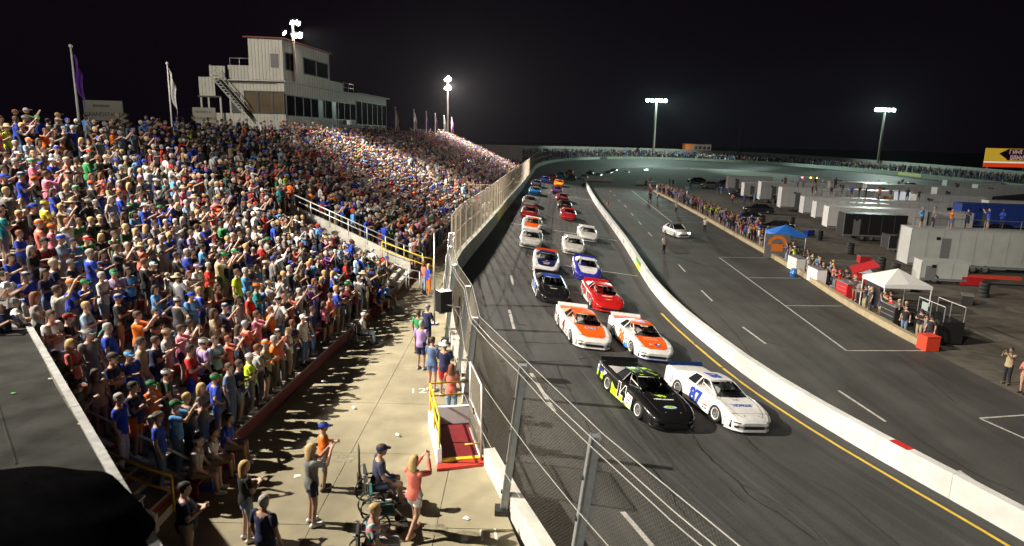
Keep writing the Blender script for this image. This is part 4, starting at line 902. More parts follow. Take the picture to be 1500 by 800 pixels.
visor_me = MB().box((-.115, .30, 1.09), (.03, .17, .06)).mesh('visor', MATS['car_black'])
def spoiler_mesh():
    mb = MB(); mb.add([(-2.42, -.83, .965), (-2.42, .83, .965), (-2.56, .83, 1.12), (-2.56, -.83, 1.12), (-2.44, -.83, .965), (-2.44, .83, .965), (-2.58, .83, 1.12), (-2.58, -.83, 1.12)], [(0, 1, 2, 3), (4, 7, 6, 5), (2, 3, 7, 6), (0, 3, 7, 4), (1, 5, 6, 2)]); return mb
sp_me = spoiler_mesh().mesh('spoiler', MATS['car_paint'])
def wheel_mesh():
    t = MB(); n = 20; prof = [(.20, .13), (.31, .145), (.345, .11), (.35, 0), (.345, -.11), (.31, -.145), (.20, -.13)]
    rg = [[(r*math.cos(2*math.pi*j/n), y, r*math.sin(2*math.pi*j/n)) for j in range(n)] for r, y in prof]; t.loft(rg, False)
    ti = t.mesh('tyre', MATS['tyre_rubber'], True)
    m = MB(); rg = [[(r*math.cos(2*math.pi*j/n), y, r*math.sin(2*math.pi*j/n)) for j in range(n)] for r, y in ((.215, .128), (.205, .09), (.07, .06), (.06, .10), (.0, .105))]
    rg += []; m.loft(rg, False); rg = [[(r*math.cos(2*math.pi*j/n), -y, r*math.sin(2*math.pi*j/n)) for j in range(n)] for r, y in ((.215, .128), (.205, .09), (.07, .06), (.06, .10), (.0, .105))]; m.loft(rg, False)
    for k in range(5):
        a = 2*math.pi*k/5
        for s in (-1, 1): m.box((.13*math.cos(a), s*.10, .13*math.sin(a)), (.05, .02, .05))
    ri = m.mesh('rim', MATS['rim_metal']); return ti, ri
tyre_me, rim_me = wheel_mesh()
lip = MB(); n = 20     # light ring at the rim's outer edge
for s in (-1, 1): lip.loft([[(r*math.cos(2*math.pi*j/n), s*y, r*math.sin(2*math.pi*j/n)) for j in range(n)] for r, y in ((.20, .131), (.235, .147), (.238, .140))], False)
lip_me = lip.mesh('rim_ring', MATS['cage_white'])
mb = MB()
for a in AX:
    mb.box((a, 0, .42), (.84, 1.50, .52))
mb.box((0, 0, .30), (4.5, 1.7, .3)); well_me = mb.mesh('chassis', MATS['car_black'])
# nose details
def nose_pt(y, z, out=.008):
    x = 2.5
    for _ in range(30):
        x -= .01
        if wid(x) >= abs(y): break
    return x
gr = MB(); 
g = [(x_, y_, z_) for y_, z_ in ((-.42, .17), (.42, .17), (.40, .30), (-.40, .30)) for x_ in (2.512,)]
gr.box((2.505, 0, .235), (.025, .86, .13)); grille_me = gr.mesh('grille', MATS['car_black'])
mb = MB(); [mb.box((2.522, -.36+.08*k, .235), (.006, .012, .12)) for k in range(10)]; slat_me = mb.mesh('grille_bar', MATS['dark_metal'])
def side_plate(y0, y1, z0, z1, m_, name, x_out=.012):
    """a thin plate bent round the nose corner"""
    mb = MB(); n = 6; rows = []
    xs = []
    for i in range(n+1):
        y = y0+(y1-y0)*i/n; 
        lo, hi = 1.9, 2.5
        for _ in range(20):
            md = (lo+hi)/2
            if wid(md) > abs(y): lo = md
            else: hi = md
        xs.append((lo+x_out, y*1.012))
    for z in (z0, z1): rows.append([(x, y, z) for x, y in xs])
    mb.loft(rows, False, closed=False); return mb.mesh(name, MATS[m_])
hl = []
for s in (-1, 1): hl.append((side_plate(s*.58, s*.80, .385, .425, 'car_black', 'headlight_decal', .012), side_plate(s*.62, s*.76, .20, .28, 'car_black', 'brake_duct')))
split_me = MB()
split_me.prism([(x_, wid(x_)*1.0+.02) for x_ in (2.0, 2.2, 2.35, 2.45)]+[(2.545, .5), (2.545, -.5)]+[(x_, -wid(x_)*1.0-.02) for x_ in (2.45, 2.35, 2.2, 2.0)], .075, .105)
split_me = split_me.mesh('splitter', MATS['car_paint'])
def side_panel(pts, name, m='car_paint', off=.010):
    """flat print on both flanks: pts in (x, z)"""
    mb = MB()
    for s in (-1, 1):
        k = len(pts); o = [(x, s*(wid(x)*1.003+off), z) for x, z in pts]; mb.add(o, [tuple(range(k))])
    return mb.mesh(name, MATS[m])
SIDE_LOW = [(-.80, .13), (.95, .13), (.96, .32), (-.80, .36)]
DOOR = [(-.70, .28), (.85, .28), (.80, .74), (-.70, .78)]
REARQ = [(-2.45, .35), (-1.80, .35), (-1.74, .55), (-1.60, .77), (-2.45, .83)]
def text_on(body, size, mt, parent, where, x, y=0, rot=0, bold=.01, name='lettering'):
    me0 = text_mesh(body, size, mt, .003, bold)
    if where == 'top':       # bent to the bonnet or roof
        me = me0.copy(); c, s_ = math.cos(rot), math.sin(rot)
        for v in me.vertices:
            X, Y = v.co.x*c-v.co.y*s_+x, v.co.x*s_+v.co.y*c+y
            v.co = (X, Y, zsurf(X, Y)+.016+v.co.z)
        return put(name, me, parent)
    if where == 'roof':
        me = me0.copy(); c, s_ = math.cos(rot), math.sin(rot)
        for v in me.vertices:
            X, Y = v.co.x*c-v.co.y*s_+x, v.co.x*s_+v.co.y*c+y
            v.co = (X, Y, float(np.interp(X, [r[0] for r in RF_], [r[2] for r in RF_]))+.02*(1-(Y/.54)**2)+.006+v.co.z)
        return put(name, me, parent)
    o = put(name, me0, parent)
    if where == 'right': o.rotation_euler = (R(90), 0, 0); o.location = (x, -(wid(x)*1.003+.022), y)
    if where == 'left': o.rotation_euler = (R(90), 0, R(180)); o.location = (x, (wid(x)*1.003+.022), y)
    if where == 'banner': o.rotation_euler = (R(24), 0, R(90)); o.location = (x, 0, y)
    return o
banner_me = MB().loft([[(.30+.06*(1-u*u), u*.56, 1.148) for u in (-1, -.5, 0, .5, 1)], [(.135+.05*(1-u*u), u*.525, 1.232) for u in (-1, -.5, 0, .5, 1)]], False, closed=False).mesh('windscreen_banner', MATS['car_paint'], True)
def hoodw(x): return float(np.interp(x, [.93, 1.6, 2.1, 2.28], [.70, .66, .56, .40]))
seam_mes = []
for s_ in (-1, 1): seam_mes.append(MB().tube([(x, s_*(hoodw(x)+.008), zsurf(x, s_*hoodw(x))+.008) for x in np.linspace(.95, 2.28, 9)], .006, 4).mesh('hood_seam', MATS['car_black']))
seam_mes.append(MB().tube([(2.07, y, zsurf(2.07, y)+.009) for y in np.linspace(-.88, .88, 13)], .006, 4).mesh('nose_seam', MATS['car_black']))
for s_ in (-1, 1): seam_mes.append(MB().tube([(1.95, s_*(wid(1.95)*1.003+.006), z) for z in (.14, .3, .55, .62)], .006, 4).mesh('fascia_seam', MATS['car_black'])); seam_mes.append(MB().tube([(-1.72, s_*(wid(-1.72)*1.003+.006), z) for z in (.5, .7, .85)], .006, 4).mesh('quarter_seam', MATS['car_black']))
seam_mes.append(MB().tube([(-1.62, y, zsurf(-1.62, y)+.013) for y in (-.8, -.4, 0, .4, .8)], .006, 4).mesh('deck_seam', MATS['car_black']))
pin_me = MB().box((0, 0, 0), (.05, .035, .014)).mesh('hood_pin', MATS['galvanised'])
net_me = MB().add([(-.30, .80, .90), (.32, .78, .88), (.22, .60, 1.16), (-.28, .60, 1.2)], [(0, 1, 2, 3)]).mesh('window_net', MATS['car_black'])
TPAINT = {}
def tp(c, nm):
    if nm not in TPAINT: TPAINT[nm] = mat('print_'+nm, c, .4, var=.03)
    return TPAINT[nm]
def decals(C_, q, seed=0):
    rr = random.Random(seed)
    for s in (-1, 1):
        for k in range(9):
            x, z = .62+.1*(k % 3)+.02, .30+.13*(k//3); c = rr.choice([(.6, .4, .03), (.7, .7, .7), (.5, .05, .05), (.05, .1, .4), (.3, .5, .1)])
            put('contingency_sticker', MB().box((x, s*(wid(x)*1.003+.016), z), (.085, .006, .06)).mesh('sticker', MATS['car_paint']), C_, color=c)
def race_car(px, py, body, label, hood=None, roof=None, spoiler=None, nose=None, deck=None, low=None, door=None, rear=None, num=None, numc=None, big=False, extra=None, yaw=0, ban=None, pil_=None, split=None, outline=False):
    P, i, t = on_track(px, py); z, i, t = track_z(P.x, P.y)
    T0 = OL[max(i-2, 0), :2]*(1-t)+IL[max(i-2, 0), :2]*t; T1 = OL[min(i+2, len(OL)-1), :2]*(1-t)+IL[min(i+2, len(OL)-1), :2]*t
    fwd = Vector((*(T0-T1), 0)).normalized()
    fwd = Matrix.Rotation(R(yaw), 3, 'Z') @ fwd
    cr = Vector((*(IL[i, :2]-OL[i, :2]), IL[i, 2]-OL[i, 2])).normalized()   # toward the infield = car's left
    up = fwd.cross(cr); up = up if up.z > 0 else -up; up.normalize(); fwd = (fwd-up*fwd.dot(up)).normalized(); left = up.cross(fwd)
    C_ = thing('race_car', label, 'race car', group='race cars on the track')
    C_.matrix_world = Matrix(((fwd.x, left.x, up.x, P.x), (fwd.y, left.y, up.y, P.y), (fwd.z, left.z, up.z, z+.012), (0, 0, 0, 1))) @ Matrix.Diagonal((1.02, 1.07, .98, 1))
    far_ = P.length > 120
    q = lambda nm, me, c=None: put(nm, me, C_, color=c if c else (1, 1, 1))
    q('body', _cb, body); q('chassis', well_me)
    q('hood', hood_me, hood or body); q('roof', roof_me, roof or body); [q('pillar', m_, pil_ or body) for m_ in pillar_mes]; [q('sail_panel', m_, pil_ or body) for m_ in sail_mes]; q('deck_lid', deck_me, deck or body); q('spoiler', sp_me, spoiler or body)
    q('windscreen', wind_me); q('rear_window', rear_me); [q('quarter_window', m_) for m_ in qwin_mes]; q('cockpit_floor', cock_me); q('roll_cage', cage_me)
    q('splitter', split_me, split or body)
    q('nose_panel', nose_me, nose or body)
    if low: q('rocker_panel', side_panel(SIDE_LOW, 'rocker_panel'), low)
    if door: q('door_panel', side_panel(DOOR, 'door_panel', off=.011), door)
    if rear: q('rear_panel', side_panel(REARQ, 'rear_panel'), rear)
    for s in (-1, 1):
        for a in AX:
            w_ = put('wheel', tyre_me, C_, loc=(a, s*.845, WR)); 
            if not far_: put('rim', rim_me, w_); put('rim_ring', lip_me, w_)
    g_ = q('grille', grille_me)
    if not far_:
        put('grille_bar', slat_me, g_)
        q('seat', seat_me); d = q('driver', driv_me); put('visor', visor_me, d)
        for a, b in hl: q('headlight_decal', a); q('brake_duct', b)
        for m_ in seam_mes: q(m_.name.split('.')[0], m_)
        for px_, py_ in ((2.2, -.3), (2.2, .3), (1.0, -.6), (1.0, .6)): put('hood_pin', pin_me, C_, loc=(px_, py_, zsurf(px_, py_)+.022))
        q('window_net', net_me)
        if P.length < 55: decals(C_, q, int(px))
    if ban: 
        b_ = q('windscreen_banner', banner_me, ban[1])
        text_on(ban[0], .12, tp(ban[2], 'banner'+ban[3]), b_, 'banner', .255, 1.20, bold=.004)
    if num:
        m_ = tp(numc[0], numc[1])
        for w_ in ('right', 'left'):
            if outline:
                o_ = text_on(num, .78, tp(WHT, 'white'), C_, w_, .05, .50, bold=.075, name='number_outline'); o_.location.y *= .994
            text_on(num, .78, m_, C_, w_, .05, .50, bold=.035, name='number')
    if extra: extra(C_, q)
    return C_
WHT = (.72, .72, .72); BLK = (.008, .008, .009); ORG = (.85, .13, .012); RED = (.50, .012, .012); LIME = (.45, .72, .02); NAVY = (.01, .015, .09); BLUE = (.02, .07, .55); SKY = (.03, .28, .75)
def oval(parent, x, y, a, b, m_, off=.018, n=18, name='emblem'):
    mb = MB(); mb.add([(x+b*math.cos(2*math.pi*k/n), y+a*math.sin(2*math.pi*k/n), zsurf(x+b*math.cos(2*math.pi*k/n), y+a*math.sin(2*math.pi*k/n))+off) for k in range(n)], [tuple(range(n))]); return mb.build(name, m_, parent)
def poly_top(parent, pts, m_, name='stripe', roof=False, off=.02):
    mb = MB(); f = (lambda X, Y: float(np.interp(X, [r[0] for r in RF_], [r[2] for r in RF_]))+.02*(1-(Y/.54)**2)+.006) if roof else (lambda X, Y: zsurf(X, Y)+off)
    mb.add([(x, y, f(x, y)) for x, y in pts], [tuple(range(len(pts)))]); return mb.build(name, m_, parent)
TXR = -math.pi/2      # text read from the front of the car
def x87(C, q):
    text_on('87', .62, tp(BLUE, 'blue'), C, 'roof', -.42, 0, math.pi, .04, 'number'); text_on('HOPKINS', .19, tp(BLUE, 'blue'), C, 'top', 1.62, 0, math.pi/2, .008)
    poly_top(C, [(1.52, -.52), (1.52, .52), (1.545, .52), (1.545, -.52)], tp(BLUE, 'blue')); text_on('HC', .2, tp((.05, .08, .2), 'slate'), C, 'top', 1.2, 0, math.pi/2, 0); oval(C, 1.2, 0, .01, .01, tp(BLUE, 'blue'))
    for s in (-1, 1): put('sticker', MB().box((1.0, s*(wid(1)*1.003+.015), .68), (.09, .006, .07)).mesh('sticker', MATS['car_paint']), C, color=(.7, .35, .02))
def x14(C, q):
    lm = tp(LIME, 'lime'); wh = tp(WHT, 'white')
    poly_top(C, [(-.85, -.42), (-.3, -.50), (.06, -.34), (.06, -.2), (-.35, -.1), (-.8, -.2)], lm, roof=True); poly_top(C, [(-.85, .05), (-.3, .12), (.02, .3), (.0, .45), (-.5, .42), (-.85, .3)], lm, roof=True)
    poly_top(C, [(1.12, -.34), (1.10, .0), (1.14, .14), (1.22, .22), (1.28, .12), (1.20, .02), (1.27, -.05), (1.22, -.14), (1.16, -.16)], lm, 'emblem'); text_on('HillsConcrete', .14, wh, C, 'top', 1.42, 0, math.pi/2, .004)
    oval(C, 1.93, 0, .30, .105, tp((.03, .06, .35), 'royal')); oval(C, 1.93, 0, .25, .075, wh, .024); oval(C, 1.93, 0, .22, .06, lm, .028); text_on('HARRIS', .09, tp((.02, .05, .2), 'inkblue'), C, 'top', 1.93, 0, math.pi/2, 0).location.z = .012
    for s in (-1, 1):
        mb = MB(); 
        for pts, mm, of in (([(-2.47, .33), (-1.70, .33), (-1.72, .5), (-1.6, .70), (-2.47, .78)], lm, .012), ([(-.83, .13), (.96, .13), (.96, .36), (.5, .34), (.1, .46), (-.5, .44), (-.83, .62)], lm, .012),
                            ([(-2.40, .55), (-1.62, .56), (-1.35, .76), (-2.40, .84)], tp((.45, .5, .75), 'periwinkle'), .016), ([(.30, .16), (.95, .16), (.99, .66), (.55, .70)], wh, .014)):
            MB().add([(x, s*(wid(x)*1.003+of), z) for x, z in pts], [tuple(range(len(pts)))]).build('side_print', mm, C)
    text_on('LOGAN', .17, tp((.03, .06, .35), 'royal'), C, 'right', -2.0, .69, bold=.006)
def x26(C, q):
    text_on('26', .50, tp((.35, .45, .8), 'paleblue'), C, 'roof', -.42, 0, math.pi, .05, 'number'); text_on('CLARENCES', .13, tp((.7, .35, .25), 'peach'), C, 'top', 1.18, 0, math.pi/2, .004); text_on('STEAKHOUSE', .12, tp((.7, .35, .25), 'peach'), C, 'top', 1.38, 0, math.pi/2, .004)
    oval(C, 1.88, .16, .14, .12, tp(BLUE, 'blue')); oval(C, 1.86, .2, .08, .07, tp((.4, .55, .9), 'lightblue'), .024); text_on('fly', .17, tp(WHT, 'white'), C, 'top', 1.86, -.18, math.pi/2, .0)
    for s in (-1, 1): MB().add([(x, s*(wid(x)*1.003+.012), z) for x, z in ((.45, .13), (.97, .13), (.98, .40), (.7, .30))], [(0, 1, 2, 3)]).build('side_print', tp((.03, .25, .75), 'azure'), C)
def x4(C, q):
    text_on('OXS', .30, tp((.02, .03, .28), 'deepblue'), C, 'top', 1.35, .03, math.pi/2, .03); text_on('OXS', .30, tp(WHT, 'white'), C, 'top', 1.36, 0, math.pi/2, .0).location.z = .006
    for s in (-1, 1): MB().add([(x, s*(wid(x)*1.003+.012), z) for x, z in ((-2.40, .52), (-2.0, .50), (-1.62, .60), (-1.95, .66), (-2.40, .80))], [(0, 1, 2, 3, 4)]).build('side_print', tp((.6, .05, .03), 'scarlet'), C)
    text_on('*', .2, tp(WHT, 'white'), C, 'roof', .0, -.1, math.pi/2, .01)
def x5(C, q):
    text_on('GENTRY', .17, tp(WHT, 'white'), C, 'top', 1.35, 0, math.pi/2, .012)
    poly_top(C, [(1.80, -.22), (1.80, -.07), (1.76, -.07), (1.76, .09), (1.80, .09), (1.80, .22), (1.86, .20), (1.86, .08), (1.90, .08), (1.90, -.08), (1.86, -.08), (1.86, -.24)], tp((.65, .33, .08), 'gold'), 'emblem')
    for s in (-1, 1): MB().add([(x, s*(wid(x)*1.003+.012), z) for x, z in ((-2.47, .35), (-1.7, .38), (-1.74, .5), (-2.47, .72))], [(0, 1, 2, 3)]).build('side_print', tp(WHT, 'white'), C)
    poly_top(C, [(-.8, .2), (-.5, .28), (-.3, .24), (-.35, .4), (-.8, .36)], tp(WHT, 'white'), roof=True)
def x22(C, q):
    poly_top(C, [(1.5, -.22), (1.5, .22), (1.6, .22), (1.6, -.22)], tp((.45, .45, .45), 'grey')); poly_top(C, [(1.16, -.28), (1.16, -.05), (1.22, -.05), (1.22, -.28)], tp((.45, .45, .45), 'grey')); text_on('22', .4, tp(BLUE, 'blue'), C, 'roof', -.4, 0, math.pi, .03, 'number')
    for s in (-1, 1): MB().add([(x, s*(wid(x)*1.003+.012), z) for x, z in ((-.83, .13), (.97, .13), (.97, .22), (-.83, .24))], [(0, 1, 2, 3)]).build('side_print', tp(WHT, 'white'), C)
def xnavy(C, q):
    text_on('MADE', .19, tp((.5, .35, .45), 'mauve'), C, 'top', 1.62, 0, math.pi/2, .01); text_on('MEAT', .16, tp(WHT, 'white'), C, 'top', 1.88, 0, math.pi/2, .008); oval(C, 1.2, 0, .09, .07, tp((.5, .3, .1), 'bronze'))
def xbw(C, q):
    text_on('RACING', .15, tp((.1, .1, .35), 'indigo'), C, 'top', 1.3, 0, math.pi/2, .006); oval(C, 2.02, 0, .07, .05, tp((.4, .5, .05), 'olivelime'), .02)
def hoodtx(t, c, nm, sz=.2, x=1.5):
    return lambda C, q: text_on(t, sz, tp(c, nm), C, 'top', x, 0, math.pi/2, .012)
race_car(1046, 597, WHT, 'leading white race car with blue 87 on its roof, beside the pit wall', spoiler=(.01, .03, .10), num='87', numc=(BLUE, 'blue'), extra=x87, yaw=5, rear=(.40, .45, .62))
race_car(941, 592, BLK, 'leading black and lime race car with number 14, nearest the catch fence', low=None, num='14', numc=(BLK, 'black'), extra=x14, yaw=5, nose=BLK, outline=True)
race_car(935, 507, WHT, 'white and orange race car with orange 26 on its door and lettered windscreen band', hood=ORG, roof=ORG, num='26', numc=(ORG, 'orange'), extra=x26, yaw=4, ban=('SELLERS', BLK, WHT, 'w'), deck=ORG, split=(.02, .05, .3))
race_car(851, 491, WHT, 'white race car with plain orange roof and hood and dark red door digit', hood=ORG, roof=ORG, deck=ORG, pil_=ORG, num='4', numc=((.25, .01, .01), 'maroon'), extra=x4, yaw=3)
race_car(880, 444, RED, 'bright red race car with white 5 and gold emblem behind the orange ones', num='5', numc=(WHT, 'white'), low=WHT, extra=x5, yaw=3)
race_car(804, 431, BLK, 'black race car with blue door panels following the orange and white one', door=SKY, roof=(.01, .05, .35), extra=x22, yaw=3, num='22', numc=((.25, .4, .75), 'steelblue'))
race_car(798, 392, WHT, 'white race car with navy hood and roof and a bright orange spoiler', hood=NAVY, roof=NAVY, deck=NAVY, pil_=NAVY, spoiler=(.8, .07, .02), rear=(.8, .12, .03), num='8', numc=((.8, .12, .03), 'vermilion'), extra=xnavy, yaw=2)
race_car(857, 402, (.03, .03, .38), 'indigo blue race car with white roof and white hood', hood=WHT, roof=WHT, pil_=WHT, extra=xbw, door=(.5, .5, .6), yaw=2, num='2', numc=((.03, .03, .38), 'indigo2'))
race_car(777, 358, (.55, .55, .55), 'pale grey race car in the outer lane behind the navy hooded one', hood=(.62, .6, .6), num='7', numc=((.4, .03, .03), 'red'), extra=hoodtx('CARRON', (.35, .1, .12), 'rose'), yaw=1)
race_car(838, 367, (.60, .60, .58), 'white race car in the inner lane directly behind the indigo one', num='1', numc=((.3, .03, .03), 'darkred'), extra=hoodtx('TOOLS', (.3, .3, .32), 'dim', .15), yaw=1)
race_car(859, 349, WHT, 'white race car out of line closest to the pit wall, behind the paired cars', hood=(.66, .66, .64), extra=hoodtx('PLUMBING', (.25, .25, .25), 'dim2', .15), yaw=1)
race_car(778, 336, WHT, 'white race car with orange roof and hood far back in the outer lane', hood=ORG, roof=ORG, deck=ORG)
race_car(775, 317, (.22, .01, .02), 'dark crimson race car in the outer lane between orange and white ones', hood=(.35, .02, .03), extra=hoodtx('HOLLAND', WHT, 'white', .18))
race_car(831, 319, (.6, .02, .03), 'bright red race car leading the inner lane gap beyond the white ones', hood=(.62, .03, .04), extra=hoodtx('NAPCO', WHT, 'white', .2), low=(.5, .5, .5))
race_car(826, 306, (.02, .018, .02), 'black race car with small gold hood mark behind the bright red one', hood=(.03, .03, .03), extra=lambda C, q: oval(C, 1.5, 0, .25, .13, tp((.5, .4, .1), 'gold2')))
race_car(823, 294, (.30, .01, .03), 'maroon race car with white stripe behind the black and gold one', roof=(.4, .3, .3), extra=hoodtx('REDLINE', WHT, 'white', .16))
race_car(775, 300, (.62, .58, .55), 'cream white race car in the outer lane ahead of the light blue one')
race_car(783, 284, SKY, 'light blue race car with yellow roof by the yellow wall banner', roof=(.65, .5, .03), hood=(.03, .3, .8))
race_car(785, 273, (.02, .02, .04), 'very dark race car just behind the light blue one', hood=(.05, .05, .08), roof=(.15, .15, .2))
race_car(798, 267, (.015, .02, .12), 'navy race car behind the very dark one near the turn exit', roof=(.02, .04, .25))
race_car(815, 283, (.06, .02, .09), 'dark purple race car in the inner lane ahead of the orange yellow one', hood=(.10, .05, .14))
race_car(818, 272, (.75, .16, .02), 'orange race car with yellow hood in the inner lane near the turn exit', hood=(.8, .4, .02))
race_car(809, 262, (.75, .10, .02), 'orange red race car at the turn exit in the outer lane', hood=(.8, .12, .03))
race_car(821, 259, (.02, .2, .45), 'teal blue race car at the turn exit')
race_car(837, 263, (.02, .04, .05), 'dark green black race car at the turn exit', hood=(.03, .06, .05))
race_car(834, 255, (.65, .05, .03), 'small red race car in the turn behind the teal blue one')
race_car(855, 262, (.6, .6, .6), 'white race car near the far tip of the pit wall')
race_car(864, 256, (.04, .04, .05), 'black race car in the turn between two white ones')
race_car(876, 258, (.6, .55, .55), 'white race car with red tail in the turn', rear=(.6, .05, .03))
race_car(891, 254, (.5, .03, .02), 'red and black race car in the turn', hood=(.02, .02, .02))
race_car(899, 251, (.02, .03, .03), 'black race car with shiny roof in the turn')
race_car(917, 253, (.6, .55, .5), 'white and orange race car in the middle of the turn', rear=(.8, .2, .03), deck=(.8, .2, .03))
race_car(947, 250, (.35, .5, .45), 'pale green race car alone past the middle of the turn')
race_car(1005, 248, (.03, .05, .04), 'dark race car alone toward the back of the turn', roof=(.5, .6, .55))
race_car(1046, 252, (.5, .55, .5), 'white race car at the tail of the field, second from the end'); race_car(1061, 252, (.4, .45, .42), 'grey white race car last of the field')
# ------------------------------------------------------------------ safety car on the pit road: a road saloon
def road_car(loc, rz, col, label, cat='car', lights=False, hoodc=None, scale=1):
    C_ = thing('parked_car' if not lights else 'safety_car', label, cat, loc, rz); C_.scale = (scale,)*3
    xs = [-2.3, -2.25, -2.0, -1.7, -1.25, -.8, 0, .6, 1.0, 1.38, 1.8, 2.1, 2.25, 2.3]; zt = [.7, .95, 1.02, 1.03, 1.02, 1.0, .98, .97, .96, .93, .87, .78, .68, .5]; ws = [.7, .82, .86, .88, .9, .9, .9, .9, .9, .89, .86, .8, .72, .6]
    rings = []
    for x, z, w_ in zip(xs, zt, ws):
        zb = .2
        for a in (1.38, -1.3):
            if abs(x-a) < .36: zb = .62
        rings.append([(x, -w_*.95, zb), (x, -w_, .55 if zb < .5 else .64), (x, -w_*.97, z-.12), (x, -w_*.85, z), (x, 0, z+.02), (x, w_*.85, z), (x, w_*.97, z-.12), (x, w_, .55 if zb < .5 else .64), (x, w_*.95, zb)])
    # cut rings finely round the arches
    mb = MB(); mb.loft(rings, False, closed=False); mb.add(rings[-1], [tuple(range(9))]); mb.add(rings[0], [tuple(range(9))])
    put('body', fixn(mb.mesh('body', MATS['car_paint'], True)), C_, color=col)
    mb = MB(); mb.loft([[(-1.75, -.72, 1.0), (-1.75, .72, 1.0), (1.0, .74, .96), (1.0, -.74, .96)], [(-1.05, -.56, 1.42), (-1.05, .56, 1.42), (.15, .57, 1.42), (.15, -.57, 1.42)]]); mb.build('glasshouse', MATS['car_glass'], C_)
    mb = MB(); mb.loft([[(-1.10, -.57, 1.415), (-1.10, .57, 1.415), (.18, .58, 1.415), (.18, -.58, 1.415)], [(-1.0, -.5, 1.46), (-1.0, .5, 1.46), (.08, .5, 1.46), (.08, -.5, 1.46)]]); put('roof', mb.mesh('roof', MATS['car_paint']), C_, color=BLK if lights else col)
    for s in (-1, 1):
        for p, q in (((1.0, .745, .96), (.17, .58, 1.43)), ((-.35, .76, .99), (-.4, .58, 1.43)), ((-1.75, .73, 1.0), (-1.06, .57, 1.43))):
            put('pillar', MB().tube([(p[0], s*p[1], p[2]), (q[0], s*q[1], q[2])], .035, 5).mesh('pillar', MATS['car_paint']), C_, color=col)
        for a in (1.38, -1.3):
            w_ = put('wheel', tyre_me, C_, loc=(a, s*.76, .34)); w_.scale = (.95, .75, .95); put('rim', rim_me, w_)
        he = mat('headlamp_lit', (.8, 1, .9), emit=30) if lights else MATS['cage_white']
        put('headlight', MB().box((2.2, s*.6, .66), (.12, .26, .12)).mesh('headlight', he), C_)
        put('tail_light', MB().box((-2.27, s*.62, .82), (.08, .28, .12)).mesh('tail_light', MATS['red_paint']), C_)
    MB().box((2.29, 0, .45), (.04, .9, .16)).build('grille', MATS['car_black'], C_)
    MB().box((0, 0, .36), (4.0, 1.5, .34)).build('underbody', MATS['car_black'], C_)
    if hoodc: put('hood', MB().add([(1.05, -.3, .992), (1.05, .3, .992), (2.05, .25, .83), (2.05, -.25, .83)], [(0, 1, 2, 3)]).mesh('hood_stripe', MATS['car_paint']), C_, color=hoodc)
    return C_
P = at(990, 346); Q = at(987, 326)
road_car((P.x, P.y, .015), math.atan2(-12, -1.2)+R(16), (.62, .62, .6), 'white safety saloon with black roof and lit headlights on the pit road', 'car', True, (.6, .18, .05))
# ------------------------------------------------------------------ people: one continuous body per pose, clothes fitted over it
mat('skin', objcol=True, rough=.6, var=.06, scale=8); mat('cloth', objcol=True, rough=.9, var=.12, scale=9, bump=.4); mat('hair', objcol=True, rough=.75, var=.25, scale=30); mat('denim', objcol=True, rough=.9, var=.2, scale=25)
mat('shoe', objcol=True, rough=.6, var=.1)
def cone_tube(mb, a, b, ra, rb, n=10, fa=1.0):
    """closed tapered limb with round ends"""
    a, b = Vector(a), Vector(b); t = b-a; L_ = max(t.length, 1e-4); t = t/L_; u = t.cross(Vector((0, 1, 0)) if abs(t.y) < .9 else Vector((1, 0, 0))).normalized(); v = t.cross(u); rg = []
    for s, r in ((-.95*ra, .3*ra), (-.6*ra, .8*ra), (0, ra), (L_*.5, (ra+rb)/2*1.03), (L_, rb), (L_+.6*rb, .8*rb), (L_+.95*rb, .3*rb)):
        rg.append([a+t*s+u*math.cos(2*math.pi*j/n)*r*fa+v*math.sin(2*math.pi*j/n)*r for j in range(n)])
    mb.loft(rg)
